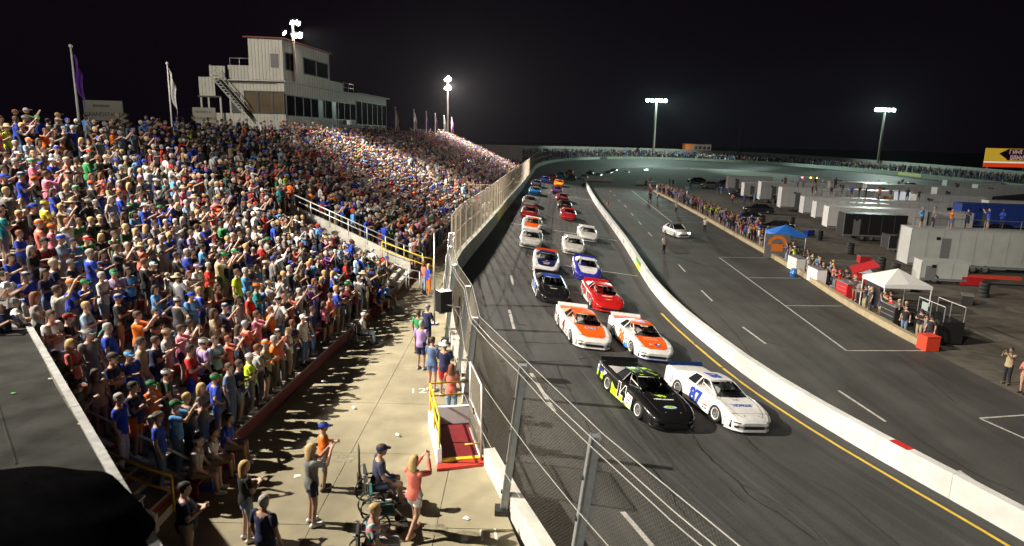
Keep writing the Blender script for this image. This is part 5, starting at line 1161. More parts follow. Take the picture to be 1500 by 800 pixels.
def make_pose(name, arms, legs='stand', fem=False, fat=0, lean=0, head=(0, 0), spread=.10):
    """returns dict of meshes for the pose; faces +x"""
    hz = .93 if legs != 'sit' else .52
    def J(x, y, z):      # torso frame: lean about the hip
        dz = z-hz; c, s = math.cos(lean), math.sin(lean); return Vector((x*c+dz*s, y, hz+dz*c-x*s))
    dz = hz-.93
    sh = .165 if fem else .19; hp = .095
    segs = []   # (part, a, b, ra, rb)
    tor = [(0, .0, .86, .115+fat*.3, .165 if fem else .155), (1, 0, .98, .12+fat*.8, .155+fat*.35), (2, .01+fat*.4, 1.10, .105+fat, .135+fat*.5 if not fem else .125+fat*.5), (3, .012+fat*.25, 1.24, .118+fat*.6, .155+fat*.3), (4, .0, 1.36, .112+fat*.2, sh-.005), (5, -.01, 1.44, .075, sh-.05), (6, -.01, 1.475, .05, .06)]
    mb = MB(); rg = []
    for _, x, z, rx, ry in tor:
        rg.append([J(x+rx*math.cos(q)*(1.0), ry*math.sin(q)*(1-.12*abs(math.cos(q))), z+dz) for q in [2*math.pi*j/16 for j in range(16)]])
    mb.loft(rg)
    segs.append(('torso', J(0, 0, .9+dz), J(0, 0, 1.42+dz), .13, .13)); segs.append(('torso', J(0, -sh+.07, 1.36+dz), J(0, sh-.07, 1.36+dz), .09, .09))
    segs.append(('hips', J(0, -.06, .88+dz), J(0, .06, .88+dz), .12, .12))
    def limb(part, a, b, ra, rb): cone_tube(mb, a, b, ra, rb); segs.append((part, Vector(a), Vector(b), ra, rb))
    nk = J(-.005, 0, 1.45+dz); hc = J(.025+head[0]*.06, 0, 1.635+dz); limb('neck', nk, J(.01, 0, 1.56+dz), .056, .052)
    # head: loft with jaw, brow, nose and ears
    hd = []
    for z, rx, ry, ox in ((-.118, .035, .03, .035), (-.10, .062, .048, .022), (-.06, .082, .062, .01), (-.015, .092, .071, .002), (.03, .098, .075, 0), (.07, .093, .072, -.003), (.10, .07, .055, -.004), (.118, .03, .025, -.004)):
        hd.append([hc+Vector((ox+rx*math.cos(q)*(1 if math.cos(q) < 0 else .95), ry*math.sin(q), z)) for q in [2*math.pi*j/14 for j in range(14)]])
    mb.loft(hd); segs.append(('head', hc+Vector((0, 0, -.03)), hc+Vector((0, 0, .04)), .09, .09))
    mb.ball(hc+Vector((.098, 0, -.022)), (.022, .014, .024), 6, 4); mb.ball(hc+Vector((.088, 0, .018)), (.014, .05, .012), 6, 4); mb.ball(hc+Vector((.086, 0, -.068)), (.014, .024, .011), 6, 4)
    for s in (-1, 1): mb.ball(hc+Vector((-.005, s*.076, -.01)), (.02, .012, .03), 6, 4)
    for s in (-1, 1):
        e, w_ = arms[0 if s < 0 else 1]; S_ = J(-.005, s*sh, 1.405+dz); E_ = J(e[0], s*e[1], e[2]+dz); W_ = J(w_[0], s*w_[1], w_[2]+dz)
        limb('upper_arm', S_, E_, .052 if fem else .058, .038 if fem else .043); limb('forearm', E_, W_, .04 if fem else .044, .026)
        f = (W_-E_).normalized(); side = f.cross(Vector((0, 0, 1)) if abs(f.z) < .9 else Vector((1, 0, 0))).normalized(); nrm = f.cross(side)*(1 if s > 0 else -1)
        palm = W_+f*.05; segs.append(('hand', W_, W_+f*.17, .03, .02))
        M = Matrix(((f.x, side.x, nrm.x, palm.x), (f.y, side.y, nrm.y, palm.y), (f.z, side.z, nrm.z, palm.z), (0, 0, 0, 1))); mb.ball((0, 0, 0), (.055, .042, .018), 8, 6, M)
        for k, (o, L_) in enumerate(((-.031, .058), (-.011, .07), (.010, .066), (.030, .05))):
            a = M @ Vector((.038, o, 0)); b = M @ Vector((.038+L_*.62, o*1.15, -.012)); c = M @ Vector((.038+L_*.98, o*1.15, -.035)); cone_tube(mb, a, b, .0105, .0095, 6); cone_tube(mb, b, c, .0095, .0085, 6)
        a = M @ Vector((-.01, -.036, 0)); b = M @ Vector((.018, -.066, -.012)); c = M @ Vector((.045, -.072, -.024)); cone_tube(mb, a, b, .013, .011, 6); cone_tube(mb, b, c, .011, .0095, 6)
    thk = .085 if not fem else .088
    for s in (-1, 1):
        if legs == 'stand': H_, K_, A_ = Vector((0, s*hp, .90)), Vector((.02, s*(spread+.0), .49)), Vector((-.03, s*(spread+.01), .09))
        elif legs == 'walk': H_ = Vector((0, s*hp, .90)); K_ = Vector((.15 if s > 0 else -.02, s*.09, .50)); A_ = Vector((.16, .09, .09)) if s > 0 else Vector((-.30, -.09, .16))
        elif legs == 'sit': H_, K_, A_ = Vector((0, s*hp, .50)), Vector((.44, s*(spread+.04), .50)), Vector((.46, s*(spread+.03), .09))
        limb('thigh', H_, K_, thk+fat*.2, .058); limb('shin', K_, A_, .058, .036)
        T_ = A_+Vector((.15, s*.012, -.045)); limb('foot', A_+Vector((-.035, 0, -.045)), T_, .04, .034)
    me = mb.mesh('pose', MATS['skin']); ob = bpy.data.objects.new('tmp', me); COL.objects.link(ob)
    m1 = ob.modifiers.new('r', 'REMESH'); m1.mode = 'VOXEL'; m1.voxel_size = .0125
    m3 = ob.modifiers.new('s', 'SMOOTH'); m3.factor = .5; m3.iterations = 2
    m2 = ob.modifiers.new('d', 'DECIMATE'); m2.ratio = .22
    dg = bpy.context.evaluated_depsgraph_get(); dg.update(); bme = bpy.data.meshes.new_from_object(ob.evaluated_get(dg)); bpy.data.objects.remove(ob)
    bme.name = 'body'; bme.polygons.foreach_set('use_smooth', [True]*len(bme.polygons))
    n = len(bme.vertices); V = np.empty(n*3); bme.vertices.foreach_get('co', V); V = V.reshape(-1, 3); Nn = np.empty(n*3); bme.vertices.foreach_get('normal', Nn); Nn = Nn.reshape(-1, 3)
    D = []; TT = []
    for part, a, b, ra, rb in segs:
        a_, b_ = np.array(a), np.array(b); ab = b_-a_; t = np.clip(((V-a_)@ab)/max(ab@ab, 1e-9), 0, 1); d = np.linalg.norm(V-(a_+t[:, None]*ab), axis=1)-(ra+(rb-ra)*t); D.append(d); TT.append(t)
    D = np.array(D); TT = np.array(TT); k = D.argmin(0); T_ = TT[k, np.arange(n)]; parts = np.array([s[0] for s in segs])[k]
    polys = [tuple(p.vertices) for p in bme.polygons]
    def shell(sel, off, nm, mt, hem=None):
        vs_ok = sel; keep = [p for p in polys if sum(vs_ok[i] for i in p) >= len(p)-0]; used = sorted({i for p in keep for i in p}); mp = {i: j for j, i in enumerate(used)}
        o = np.full(n, off) if np.isscalar(off) else off
        vv = V[used]+Nn[used]*o[used][:, None]
        m_ = MB(); m_.v = [tuple(v) for v in vv]; m_.f = [[mp[i] for i in p] for p in keep]; m_.m = [0]*len(keep); return m_.mesh(nm, MATS[mt], True)
    out = {'body': bme, 'head': hc}
    isT = (parts == 'torso') | (parts == 'hips'); ua = (parts == 'upper_arm'); th = (parts == 'thigh'); zz = V[:, 2]
    hipz = .93 if legs != 'sit' else .52
    rel = (V-np.array(J(0, 0, hipz)))@np.array(J(0, 0, hipz+1)-J(0, 0, hipz))      # height along the torso
    neckcut = rel < .505
    offs = .016+.014*np.clip((.12-rel)/.2, 0, 1)*(1.0)
    offs = np.where(ua, .014+.008*T_, offs)
    out['shirt'] = shell((isT & (rel > -.10) & neckcut) | (ua & (T_ < .72)), offs, 'shirt', 'cloth')
    out['long_shirt'] = shell((isT & (rel > -.10) & neckcut) | ua | (parts == 'forearm') & (T_ < .9), np.where(parts == 'forearm', .014, offs), 'shirt', 'cloth')
    out['top'] = shell((isT & (rel > -.10) & (rel < .47)) | (ua & (T_ < .08)), offs, 'tank_top', 'cloth')
    if legs == 'sit': hips = (parts == 'hips') | ((parts == 'torso') & (rel < .10)) | th
    else: hips = (parts == 'hips') | ((parts == 'torso') & (rel < .12)) | th
    po = np.where(th, .012+.012*T_, .012)
    lim = {'shorts': .92 if not fem else .55}
    out['shorts'] = shell(hips & (~th | (T_ < lim['shorts'])), po, 'shorts', 'cloth')
    out['trousers'] = shell(hips | ((parts == 'shin') & (T_ < .97)), np.where(parts == 'shin', .016, po*.8), 'trousers', 'denim')
    out['shoes'] = shell((parts == 'foot') | ((parts == 'shin') & (T_ > .93)), .009, 'shoes', 'shoe')
    hx = V-np.array(hc); up = (parts == 'head')
    out['hair'] = shell(up & ((hx[:, 2] > .055) | ((hx[:, 0] < -.0) & (hx[:, 2] > -.055)) | ((hx[:, 0] < .04) & (hx[:, 2] > .01))), .014, 'hair', 'hair')
    return out
mb = MB()         # long hair, ponytail, cap, wide hat, relative to the head centre
rg = []
for z, rx, ry, ox in ((.125, .03, .03, -.01), (.11, .075, .065, -.012), (.06, .105, .09, -.012), (0, .10, .094, -.03), (-.08, .075, .10, -.055), (-.16, .055, .10, -.07), (-.24, .04, .075, -.075), (-.29, .015, .03, -.075)):
    rg.append([Vector((ox+rx*math.cos(q)*(1 if math.cos(q) < 0 or z > .05 else .35), ry*math.sin(q), z)) for q in [2*math.pi*j/14 for j in range(14)]])
mb.loft(rg); long_hair = mb.mesh('long_hair', MATS['hair'], True)
mb = MB(); rg = []
for z, rx, ry in ((.125, .02, .02), (.115, .065, .055), (.08, .108, .088), (.03, .116, .094), (.02, .112, .09)): rg.append([Vector((rx*math.cos(q)-.003, ry*math.sin(q), z)) for q in [2*math.pi*j/14 for j in range(14)]])
mb.loft(rg); mb.add([(.08, -.07, .045), (.08, .07, .045), (.15, .065, .035), (.185, .03, .028), (.185, -.03, .028), (.15, -.065, .035), (.08, -.07, .033), (.08, .07, .033), (.15, .065, .023), (.185, .03, .016), (.185, -.03, .016), (.15, -.065, .023)], [(0, 5, 4, 3, 2, 1), (6, 7, 8, 9, 10, 11), (0, 1, 7, 6), (1, 2, 8, 7), (2, 3, 9, 8), (3, 4, 10, 9), (4, 5, 11, 10), (5, 0, 6, 11)])
cap_me = mb.mesh('cap', MATS['cloth'], True)
mb = MB(); rg = []
for z, rx, ry in ((.15, .03, .03), (.145, .07, .06), (.10, .10, .085), (.045, .112, .092), (.035, .22, .19), (.028, .22, .19), (.03, .10, .09)): rg.append([Vector((rx*math.cos(q), ry*math.sin(q), z)) for q in [2*math.pi*j/16 for j in range(16)]])
mb.loft(rg); hat_me = mb.mesh('wide_hat', MATS['cloth'], True)
eye_me = MB().ball((.088, -.03, .0), (.008, .012, .007), 6, 4).ball((.088, .03, .0), (.008, .012, .007), 6, 4).mesh('eyes', mat('eye_dark', (.03, .02, .015), .3))
ARM = {
 'arms at the sides': (((-.02, .26, 1.15), (.06, .28, .90)),)*2,
 'arms folded': (((.07, .25, 1.16), (.22, -.02, 1.17)), ((.07, .25, 1.17), (.21, -.03, 1.22))),
 'clapping': (((.12, .24, 1.18), (.34, .05, 1.34)),)*2,
 'both hands raised in front': (((.26, .20, 1.32), (.40, .07, 1.56)),)*2,
 'one arm raised': (((.20, .24, 1.50), (.34, .20, 1.78)), ((-.02, .26, 1.15), (.08, .27, .91))),
 'hands on hips': (((-.10, .42, 1.20), (.06, .20, 1.03)),)*2,
 'hands held at the chest': (((.05, .25, 1.16), (.26, .08, 1.22)),)*2,
 'seated': (((.08, .24, 1.14), (.30, .15, .98)),)*2,
}
POSES = {}
def P_(nm, fem, fat, legs='stand', lean=0): 
    key = (nm, fem, fat > 0, legs)
    if key not in POSES: POSES[key] = make_pose(nm, ARM[nm], legs, fem, fat, lean)
    return key
for nm in ARM:
    if nm == 'seated': P_(nm, False, 0, 'sit', .12); P_(nm, True, 0, 'sit', .08); continue
    P_(nm, False, 0)
    if nm not in ('hands on hips', 'one arm raised'): P_(nm, True, 0)
    if nm in ('arms folded', 'arms at the sides', 'clapping', 'hands held at the chest'): P_(nm, False, .055)
P_('both hands raised in front', True, 0, 'walk'); P_('arms at the sides', False, 0, 'walk')
CLR = {'black': (.012, .012, .014), 'navy': (.014, .02, .07), 'grey': (.16, .165, .17), 'pale grey': (.36, .37, .38), 'white': (.62, .62, .61), 'royal blue': (.015, .05, .42), 'sky blue': (.09, .28, .60), 'pale blue': (.28, .40, .55),
       'orange': (.72, .15, .01), 'red': (.50, .02, .015), 'maroon': (.13, .012, .02), 'coral': (.65, .16, .12), 'pink': (.62, .18, .28), 'green': (.02, .22, .07), 'dark green': (.02, .06, .035), 'purple': (.13, .04, .25), 'lilac': (.35, .25, .5),
       'tan': (.35, .27, .17), 'olive': (.10, .09, .04), 'lime': (.50, .72, .02), 'yellow': (.65, .5, .04), 'teal': (.01, .22, .24), 'charcoal': (.045, .047, .052), 'brown': (.10, .05, .025), 'khaki': (.33, .27, .18), 'denim blue': (.09, .15, .28), 'faded denim': (.24, .33, .45)}
TOPW = ['black']*14+['navy']*14+['grey']*10+['pale grey']*9+['white']*10+['royal blue']*8+['sky blue']*6+['pale blue']*5+['orange']*4+['red']*3+['maroon']*5+['coral']*3+['pink']*3+['green']*2+['dark green']*3+['purple']*1+['lilac']*2+['tan']*3+['olive']*3+['lime']*1+['teal']*2+['white']*3+['navy']*5+['royal blue']*3+['charcoal']*6+['brown']*2
BOTW = ['denim blue']*8+['navy']*5+['black']*5+['khaki']*6+['grey']*4+['faded denim']*4+['charcoal']*4+['white']*1+['olive']*1
HAIRC = {'brown': (.05, .028, .014), 'dark': (.012, .009, .008), 'blond': (.38, .26, .11), 'grey': (.30, .29, .28), 'auburn': (.14, .045, .015)}
SKIN = [(.40, .25, .19), (.36, .22, .16), (.44, .29, .23), (.31, .19, .13), (.41, .23, .17), (.22, .13, .09), (.10, .06, .04)]
ORD = ['lowest', 'second', 'third', 'fourth', 'fifth', 'sixth', 'seventh', 'eighth', 'ninth', 'tenth', 'eleventh', 'twelfth', 'thirteenth', 'fourteenth', 'fifteenth', 'sixteenth', 'seventeenth', 'eighteenth', 'top']
SEEN = set()
def person(loc, rz, top, bot, pose, fem=False, fat=False, legs='stand', head='bare', hair='brown', capc='navy', kind='shorts', sleeve='shirt', scale=1., skin=None, shoes=None, label=None, group=None, eyes=False, where=''):
    key = (pose, fem, fat, legs)
    if key not in POSES: key = next((k for k in POSES if k[0] == pose and k[3] == legs), ('arms at the sides', False, False, 'stand'))
    S = POSES[key]
    pr = thing('person', label, 'person', loc, rz, group); pr.scale = (scale,)*3
    sk = skin or SKIN[int(rng.integers(0, 6))] if rng.random() > .04 else SKIN[6]
    put('body', S['body'], pr, color=skin or sk); put('shirt', S[sleeve], pr, color=CLR[top]) if not isinstance(top, tuple) else put('shirt', S[sleeve], pr, color=top)
    put(kind, S[kind], pr, color=CLR[bot]); put('shoes', S['shoes'], pr, color=shoes or random.choice([(.6, .6, .6), (.02, .02, .02), (.1, .08, .06), (.3, .3, .32)]))
    if hair == 'long': hair = 'brown'
    if head in ('long', 'ponytail'): put('long_hair', long_hair, pr, loc=S['head'], color=HAIRC[hair])
    else: put('hair', S['hair'], pr, color=HAIRC[hair])
    if head == 'cap': put('cap', cap_me, pr, loc=S['head'], color=CLR[capc])
    if head == 'capback': put('cap', cap_me, pr, loc=S['head'], rz=math.pi, color=CLR[capc])
    if head == 'hat': put('wide_hat', hat_me, pr, loc=S['head'], color=CLR[capc])
    if eyes: put('eyes', eye_me, pr, loc=S['head'])
    return pr
# ------------------------------------------------------------------ spectators in the stand
roof_px = [proj((p.x, p.y, 6.55))[:2] for p in (ra, ra+(rb-ra)*.5, rb)]
def hidden(px, py):
    if px < 45 and py > 470: return True
    return px < 250 and py > 475 + (px-45)*(800-475)/195
slots = []
for k in range(NROW):
    y = YA+1.2+random.random()*.3
    while y < YB-1:
        if not any(abs(y-a) < h+.1 for a, h in zip(AISLES, AHW)) or k > (7 if y < 45 else 8):
            gap = .96
            if k <= 4 and y < 24 and random.random() < .06: gap = 0
            if random.random() < gap: slots.append((row_x(k, y)-.22+random.uniform(-.08, .08), y+random.uniform(-.08, .08), row_z(k)+.05, k))
        y += random.uniform(.52, .68)
def in_view(s):
    a = proj((s[0], s[1], s[2]+1.6)); b = proj((s[0], s[1], s[2]+.8)); return -12 < a[0] < 1500 and a[1] < 815 and not hidden(*b[:2]) and a[2] > 1
vis = [s for s in slots if in_view(s)]; vis.sort(key=lambda s: proj(s[:3])[2])
# people whose look and place the photograph singles out: (head px, head py, top, bottom, kind, pose, fem, fat, head, hair/cap colour)
SPEC = [(203, 578, 'navy', 'orange', 'shorts', 'clapping', 0, 1, 'bare', 'dark'), (266, 540, 'red', 'royal blue', 'shorts', 'hands held at the chest', 0, 0, 'bare', 'dark'), (296, 528, 'lilac', 'black', 'shorts', 'arms at the sides', 0, 0, 'cap', 'white'),
        (312, 520, 'pale blue', 'black', 'shorts', 'arms folded', 0, 0, 'bare', 'brown'), (360, 525, 'lime', 'grey', 'trousers', 'arms folded', 0, 1, 'cap', 'white'), (337, 425, 'lime', 'black', 'trousers', 'arms at the sides', 0, 0, 'bare', 'brown'),
        (354, 478, 'coral', 'denim blue', 'shorts', 'clapping', 0, 1, 'cap', 'pale blue'), (374, 484, 'pink', 'khaki', 'shorts', 'both hands raised in front', 0, 0, 'bare', 'brown'), (340, 500, 'coral', 'brown', 'shorts', 'both hands raised in front', 1, 0, 'bare', 'auburn'),
        (266, 508, 'pink', 'navy', 'shorts', 'both hands raised in front', 1, 0, 'bare', 'brown'), (248, 465, 'charcoal', 'denim blue', 'shorts', 'hands on hips', 0, 0, 'cap', 'white'), (200, 455, 'orange', 'denim blue', 'trousers', 'both hands raised in front', 0, 0, 'bare', 'brown'),
        (215, 482, 'black', 'navy', 'shorts', 'arms folded', 0, 1, 'bare', 'brown'), (293, 412, 'white', 'khaki', 'trousers', 'arms folded', 0, 1, 'cap', 'lilac'), (146, 403, 'white', 'faded denim', 'shorts', 'arms folded', 0, 0, 'bare', 'grey'),
        (160, 500, 'royal blue', 'khaki', 'shorts', 'arms at the sides', 0, 1, 'bare', 'grey'), (122, 520, 'coral', 'black', 'shorts', 'arms folded', 1, 0, 'long', 'blond'), (188, 538, 'royal blue', 'grey', 'shorts', 'hands held at the chest', 0, 0, 'cap', 'sky blue'),
        (157, 560, 'tan', 'grey', 'shorts', 'arms at the sides', 1, 0, 'long', 'brown'), (124, 330, 'green', 'khaki', 'shorts', 'arms folded', 0, 1, 'bare', 'brown'), (152, 295, 'pale grey', 'grey', 'trousers', 'arms at the sides', 1, 0, 'long', 'grey'),
        (58, 200, 'orange', 'denim blue', 'trousers', 'both hands raised in front', 0, 0, 'bare', 'brown'), (95, 205, 'orange', 'denim blue', 'trousers', 'arms at the sides', 0, 0, 'bare', 'dark'), (112, 200, 'royal blue', 'navy', 'trousers', 'arms at the sides', 0, 0, 'bare', 'grey'),
        (60, 300, 'yellow', 'grey', 'shorts', 'arms folded', 0, 0, 'cap', 'yellow'), (30, 395, 'royal blue', 'white', 'shorts', 'arms folded', 0, 0, 'cap', 'navy'), (215, 315, 'royal blue', 'navy', 'trousers', 'clapping', 0, 0, 'cap', 'white'),
        (404, 495, 'coral', 'grey', 'trousers', 'both hands raised in front', 0, 0, 'cap', 'black'), (430, 498, 'white', 'khaki', 'trousers', 'arms folded', 1, 0, 'long', 'blond'), (467, 490, 'white', 'denim blue', 'trousers', 'arms at the sides', 0, 0, 'cap', 'white'),
        (463, 450, 'navy', 'denim blue', 'trousers', 'arms at the sides', 0, 0, 'bare', 'dark'), (490, 470, 'pink', 'black', 'shorts', 'clapping', 1, 0, 'long', 'brown'), (385, 460, 'orange', 'navy', 'shorts', 'one arm raised', 0, 0, 'bare', 'auburn'), (377, 433, 'teal', 'navy', 'shorts', 'arms folded', 0, 0, 'cap', 'orange'),
        (107, 355, 'sky blue', 'khaki', 'shorts', 'hands held at the chest', 0, 1, 'cap', 'navy'), (85, 360, 'pale blue', 'khaki', 'shorts', 'arms folded', 0, 1, 'cap', 'royal blue'), (345, 555, 'denim blue', 'denim blue', 'trousers', 'arms at the sides', 1, 0, 'bare', 'brown'),
        (335, 205, 'lime', 'navy', 'trousers', 'arms at the sides', 0, 0, 'bare', 'brown'), (420, 290, 'red', 'khaki', 'shorts', 'arms folded', 0, 0, 'bare', 'grey'), (455, 280, 'orange', 'navy', 'shorts', 'clapping', 1, 0, 'bare', 'blond')]
NIND = 296; indiv = vis[:NIND]; rest = [s for s in slots if s not in set(indiv) and -40 < proj((s[0], s[1], s[2]+1.6))[0] and proj((s[0], s[1], s[2]+1.6))[2] > 2 and not (hidden(*proj((s[0], s[1], s[2]+1.7))[:2]) and s[1] < 15)]
spec_for = {}
allv = list(indiv)
for sp_ in SPEC:
    best = min((s for s in vis[:900] if s not in spec_for), key=lambda s: (proj((s[0], s[1], s[2]+1.62))[0]-sp_[0])**2+(proj((s[0], s[1], s[2]+1.62))[1]-sp_[1])**2)
    spec_for[best] = sp_
    if best not in allv: 
        allv.append(best); allv.remove(next(s for s in reversed(indiv) if s in allv and s not in spec_for)); rest = [r for r in rest if r != best]
for s in indiv:
    if s not in allv: rest.append(s)
GRP = 'spectators standing in the near part of the grandstand'
def facing(): return R(float(rng.normal(14, 24)))
def describe(fem, top, bot, kind, pose, head, hc, k, kid=False, fat=False, sleeve='shirt'):
    L = lambda c: {'royal blue': 'cobalt', 'sky blue': 'azure', 'pale blue': 'ice-blue', 'pale grey': 'silver', 'dark green': 'forest', 'denim blue': 'denim', 'faded denim': 'faded'}.get(c, c)
    who = ('girl' if fem else 'boy') if kid else ('woman' if fem else ('heavy man' if fat else 'man')); top, bot, hc = L(top), L(bot), L(hc)
    pose = {'arms at the sides': 'arms down', 'both hands raised in front': 'hands raised', 'hands held at the chest': 'hands together'}.get(pose, pose)
    hd = {'cap': f'{hc} cap', 'capback': f'backward {hc} cap', 'hat': f'{hc} hat', 'long': f'long {hc} hair', 'bare': f'{hc} hair'}[head]
    sh_ = {'shirt': 'shirt', 'long_shirt': 'jersey', 'top': 'vest'}[sleeve]
    base = f'{who} in {top} {sh_}, {bot} {kind}, {hd}, {pose}'; where = ', ' + (ORD[k] if k < NROW-1 else 'top') + ' row'
    return base, where
placed = []
for s in allv:
    x, y, z, k = s
    if s in spec_for:
        _, _, top, bot, kind, pose, fem, fat, head, hc = spec_for[s]; fem, fat = bool(fem), bool(fat); kid = False; sleeve = 'shirt'
    else:
        fem = random.random() < .36; fat = (not fem) and random.random() < .3; kid = random.random() < .07
        top = random.choice(TOPW); bot = random.choice(BOTW); kind = 'shorts' if random.random() < .62 else 'trousers'
        pose = random.choice(['arms at the sides']*3+['arms folded']*4+['clapping']*4+['both hands raised in front']*2+['hands held at the chest']*4+['one arm raised']+['hands on hips'])
        if fem and pose in ('one arm raised', 'hands on hips'): pose = 'clapping'
        if fat and pose in ('one arm raised', 'hands on hips', 'both hands raised in front'): pose = 'arms folded'
        if fem: head = random.choice(['long', 'long', 'bare', 'cap'])
        else: head = random.choice(['cap', 'cap', 'bare', 'bare', 'capback', 'hat'] if random.random() < .3 else ['cap', 'bare'])
        hc = random.choice(['white', 'navy', 'black', 'red', 'grey', 'royal blue', 'tan', 'orange', 'green']) if head in ('cap', 'capback') else ('tan' if head == 'hat' else random.choice(['brown', 'brown', 'dark', 'grey', 'blond', 'auburn']))
        sleeve = 'shirt' if random.random() < .85 else ('top' if fem else 'long_shirt')
    for tr_ in range(40):
        base, where = describe(fem, top, bot, kind, pose, head, hc, k, kid, fat, sleeve); lab = base+where
        if lab.lower() not in SEEN: break
        if s in spec_for: break
        top = random.choice(TOPW); bot = random.choice(BOTW)
    SEEN.add(lab.lower())
    hairn = hc if head in ('bare', 'long') else random.choice(['brown', 'dark', 'grey'])
    person((x, y, z), facing(), top, bot, pose, fem, fat, 'stand', head, hairn, hc if head in ('cap', 'capback', 'hat') else 'navy', kind, sleeve, (.72 if kid else random.uniform(1.03, 1.17)*(.95 if fem else 1)), label=lab, group=GRP)
# ------------------------------------------------------------------ the far crowd: one object per place
def low_person(rs, detail):
    """triangle-cheap standing figure facing +x, returns verts, faces, slots (0 skin 1 top 2 bottom 3 hair 4 shoe)"""
    mb = MB(); sl = []
    def ad(fn, s_): a = len(mb.f); fn(); sl.extend([s_]*(len(mb.f)-a))
    def pr(r0, r1, s_, n=6):
        def f():
            rg = [[(x+rx*math.cos(2*math.pi*j/n), y+ry*math.sin(2*math.pi*j/n), z) for j in range(n)] for x, y, z, rx, ry in (r0, r1)]; mb.loft(rg)
        ad(f, s_)
    n = 6 if detail else 4
    if detail:
        for s in (-1, 1): pr((0, s*.1, .03, .07, .05), (0, s*.1, .5, .06, .06), 0 if rs.random() < .6 else 2, 4); pr((0, s*.1, .5, .07, .08), (0, s*.09, .95, .09, .10), 2, 4)
    else: pr((0, 0, .05, .08, .16), (0, 0, .95, .10, .16), 2, 4)
    ad(lambda: mb.loft([[(rx*math.cos(2*math.pi*j/n)+x, ry*math.sin(2*math.pi*j/n), z) for j in range(n)] for x, z, rx, ry in ((0, .88, .12, .17), (.02, 1.12, .13, .16), (0, 1.38, .11, .2), (0, 1.47, .05, .08))]), 1)
    h = Vector((.02, 0, 1.62))
    ad(lambda: mb.ball(h, (.10, .08, .12), 6 if detail else 5, 4 if detail else 3), 0)
    ad(lambda: mb.ball(h+Vector((-.025, 0, .03)), (.095, .088, .105), 6 if detail else 4, 4 if detail else 3), 3)
    a = rs.choice([0, 0, 1, 1, 1, 2, 2, 3])
    for s in (-1, 1):
        S_ = Vector((0, s*.2, 1.4)); E_, W_ = {0: ((0, .26, 1.14), (.06, .27, .88)), 1: ((.08, .26, 1.16), (.24, .02, 1.2)), 2: ((.14, .24, 1.2), (.34, .05, 1.36)), 3: ((.26, .2, 1.33), (.4, .07, 1.6))}[a]
        E_ = Vector((E_[0], s*E_[1], E_[2])); W_ = Vector((W_[0], s*W_[1], W_[2]))
        ad(lambda: mb.tube([S_, E_], .058, 4, .045), 1); 
        if detail or a > 1: ad(lambda: mb.tube([E_, W_+(W_-E_)*.25], .042, 4, .03), 0)
    if rs.random() < .3: ad(lambda: mb.box(h+Vector((.12, 0, .05)), (.12, .13, .015)), 3)
    return np.array(mb.v, float), mb.f, np.array(sl)
rs = random.Random(5)
LIB = [[low_person(rs, True) for _ in range(14)], [low_person(rs, False) for _ in range(14)]]
attr_mat('crowd_cloth', .85)
def crowd(name, pts, parent=None, faces_dir=None, scale=(.98, 1.14), topw=None):
    """pts: x, y, z, facing, detail"""
    AV, AF, AC, off = [], [], [], 0; LS = []
    for x, y, z, rz, det in pts:
        V_, F_, S_ = LIB[0 if det else 1][rs.randrange(14)]; c, s = math.cos(rz), math.sin(rz); k = rs.uniform(*scale)*(1 if rs.random() > .1 else .8); fat_ = rs.uniform(.95, 1.25)
        W_ = np.empty_like(V_); vx, vy = V_[:, 0]*k*fat_, V_[:, 1]*k*fat_; W_[:, 0] = vx*c-vy*s+x; W_[:, 1] = vx*s+vy*c+y; W_[:, 2] = V_[:, 2]*k+z
        AV.append(W_); sk = SKIN[rs.randrange(7) if rs.random() < .3 else rs.randrange(4)]
        cc = [sk, CLR[rs.choice(topw or TOPW)], CLR[rs.choice(BOTW)], (CLR[rs.choice(['white', 'navy', 'black', 'red', 'grey', 'royal blue', 'tan'])] if rs.random() < .4 else HAIRC[rs.choice(list(HAIRC))]), (.02, .02, .02)]
        if rs.random() < .5: cc[2] = tuple(v*.7 for v in cc[2])
        for f, sl_ in zip(F_, S_): AF.append([i+off for i in f]); LS.append(cc[sl_])
        off += len(V_)
    me = bpy.data.meshes.new(name); me.from_pydata(np.vstack(AV).tolist(), [], AF); me.materials.append(MATS['crowd_cloth'])
    ca = me.color_attributes.new('Col', 'FLOAT_COLOR', 'CORNER'); tot = np.array([len(f) for f in AF]); cols = np.repeat(np.c_[np.array(LS), np.ones(len(LS))], tot, axis=0)
    ca.data.foreach_set('color', cols.astype(np.float32).ravel()); me.update()
    o = put(name, me, parent); stuff(o); return o
o = crowd('stand_crowd', [(s[0], s[1], s[2], facing(), proj((s[0], s[1], s[2]))[2] < 75) for s in rest])
tag(o, 'dense mass of further spectators filling the rest of the long grandstand', 'crowd')
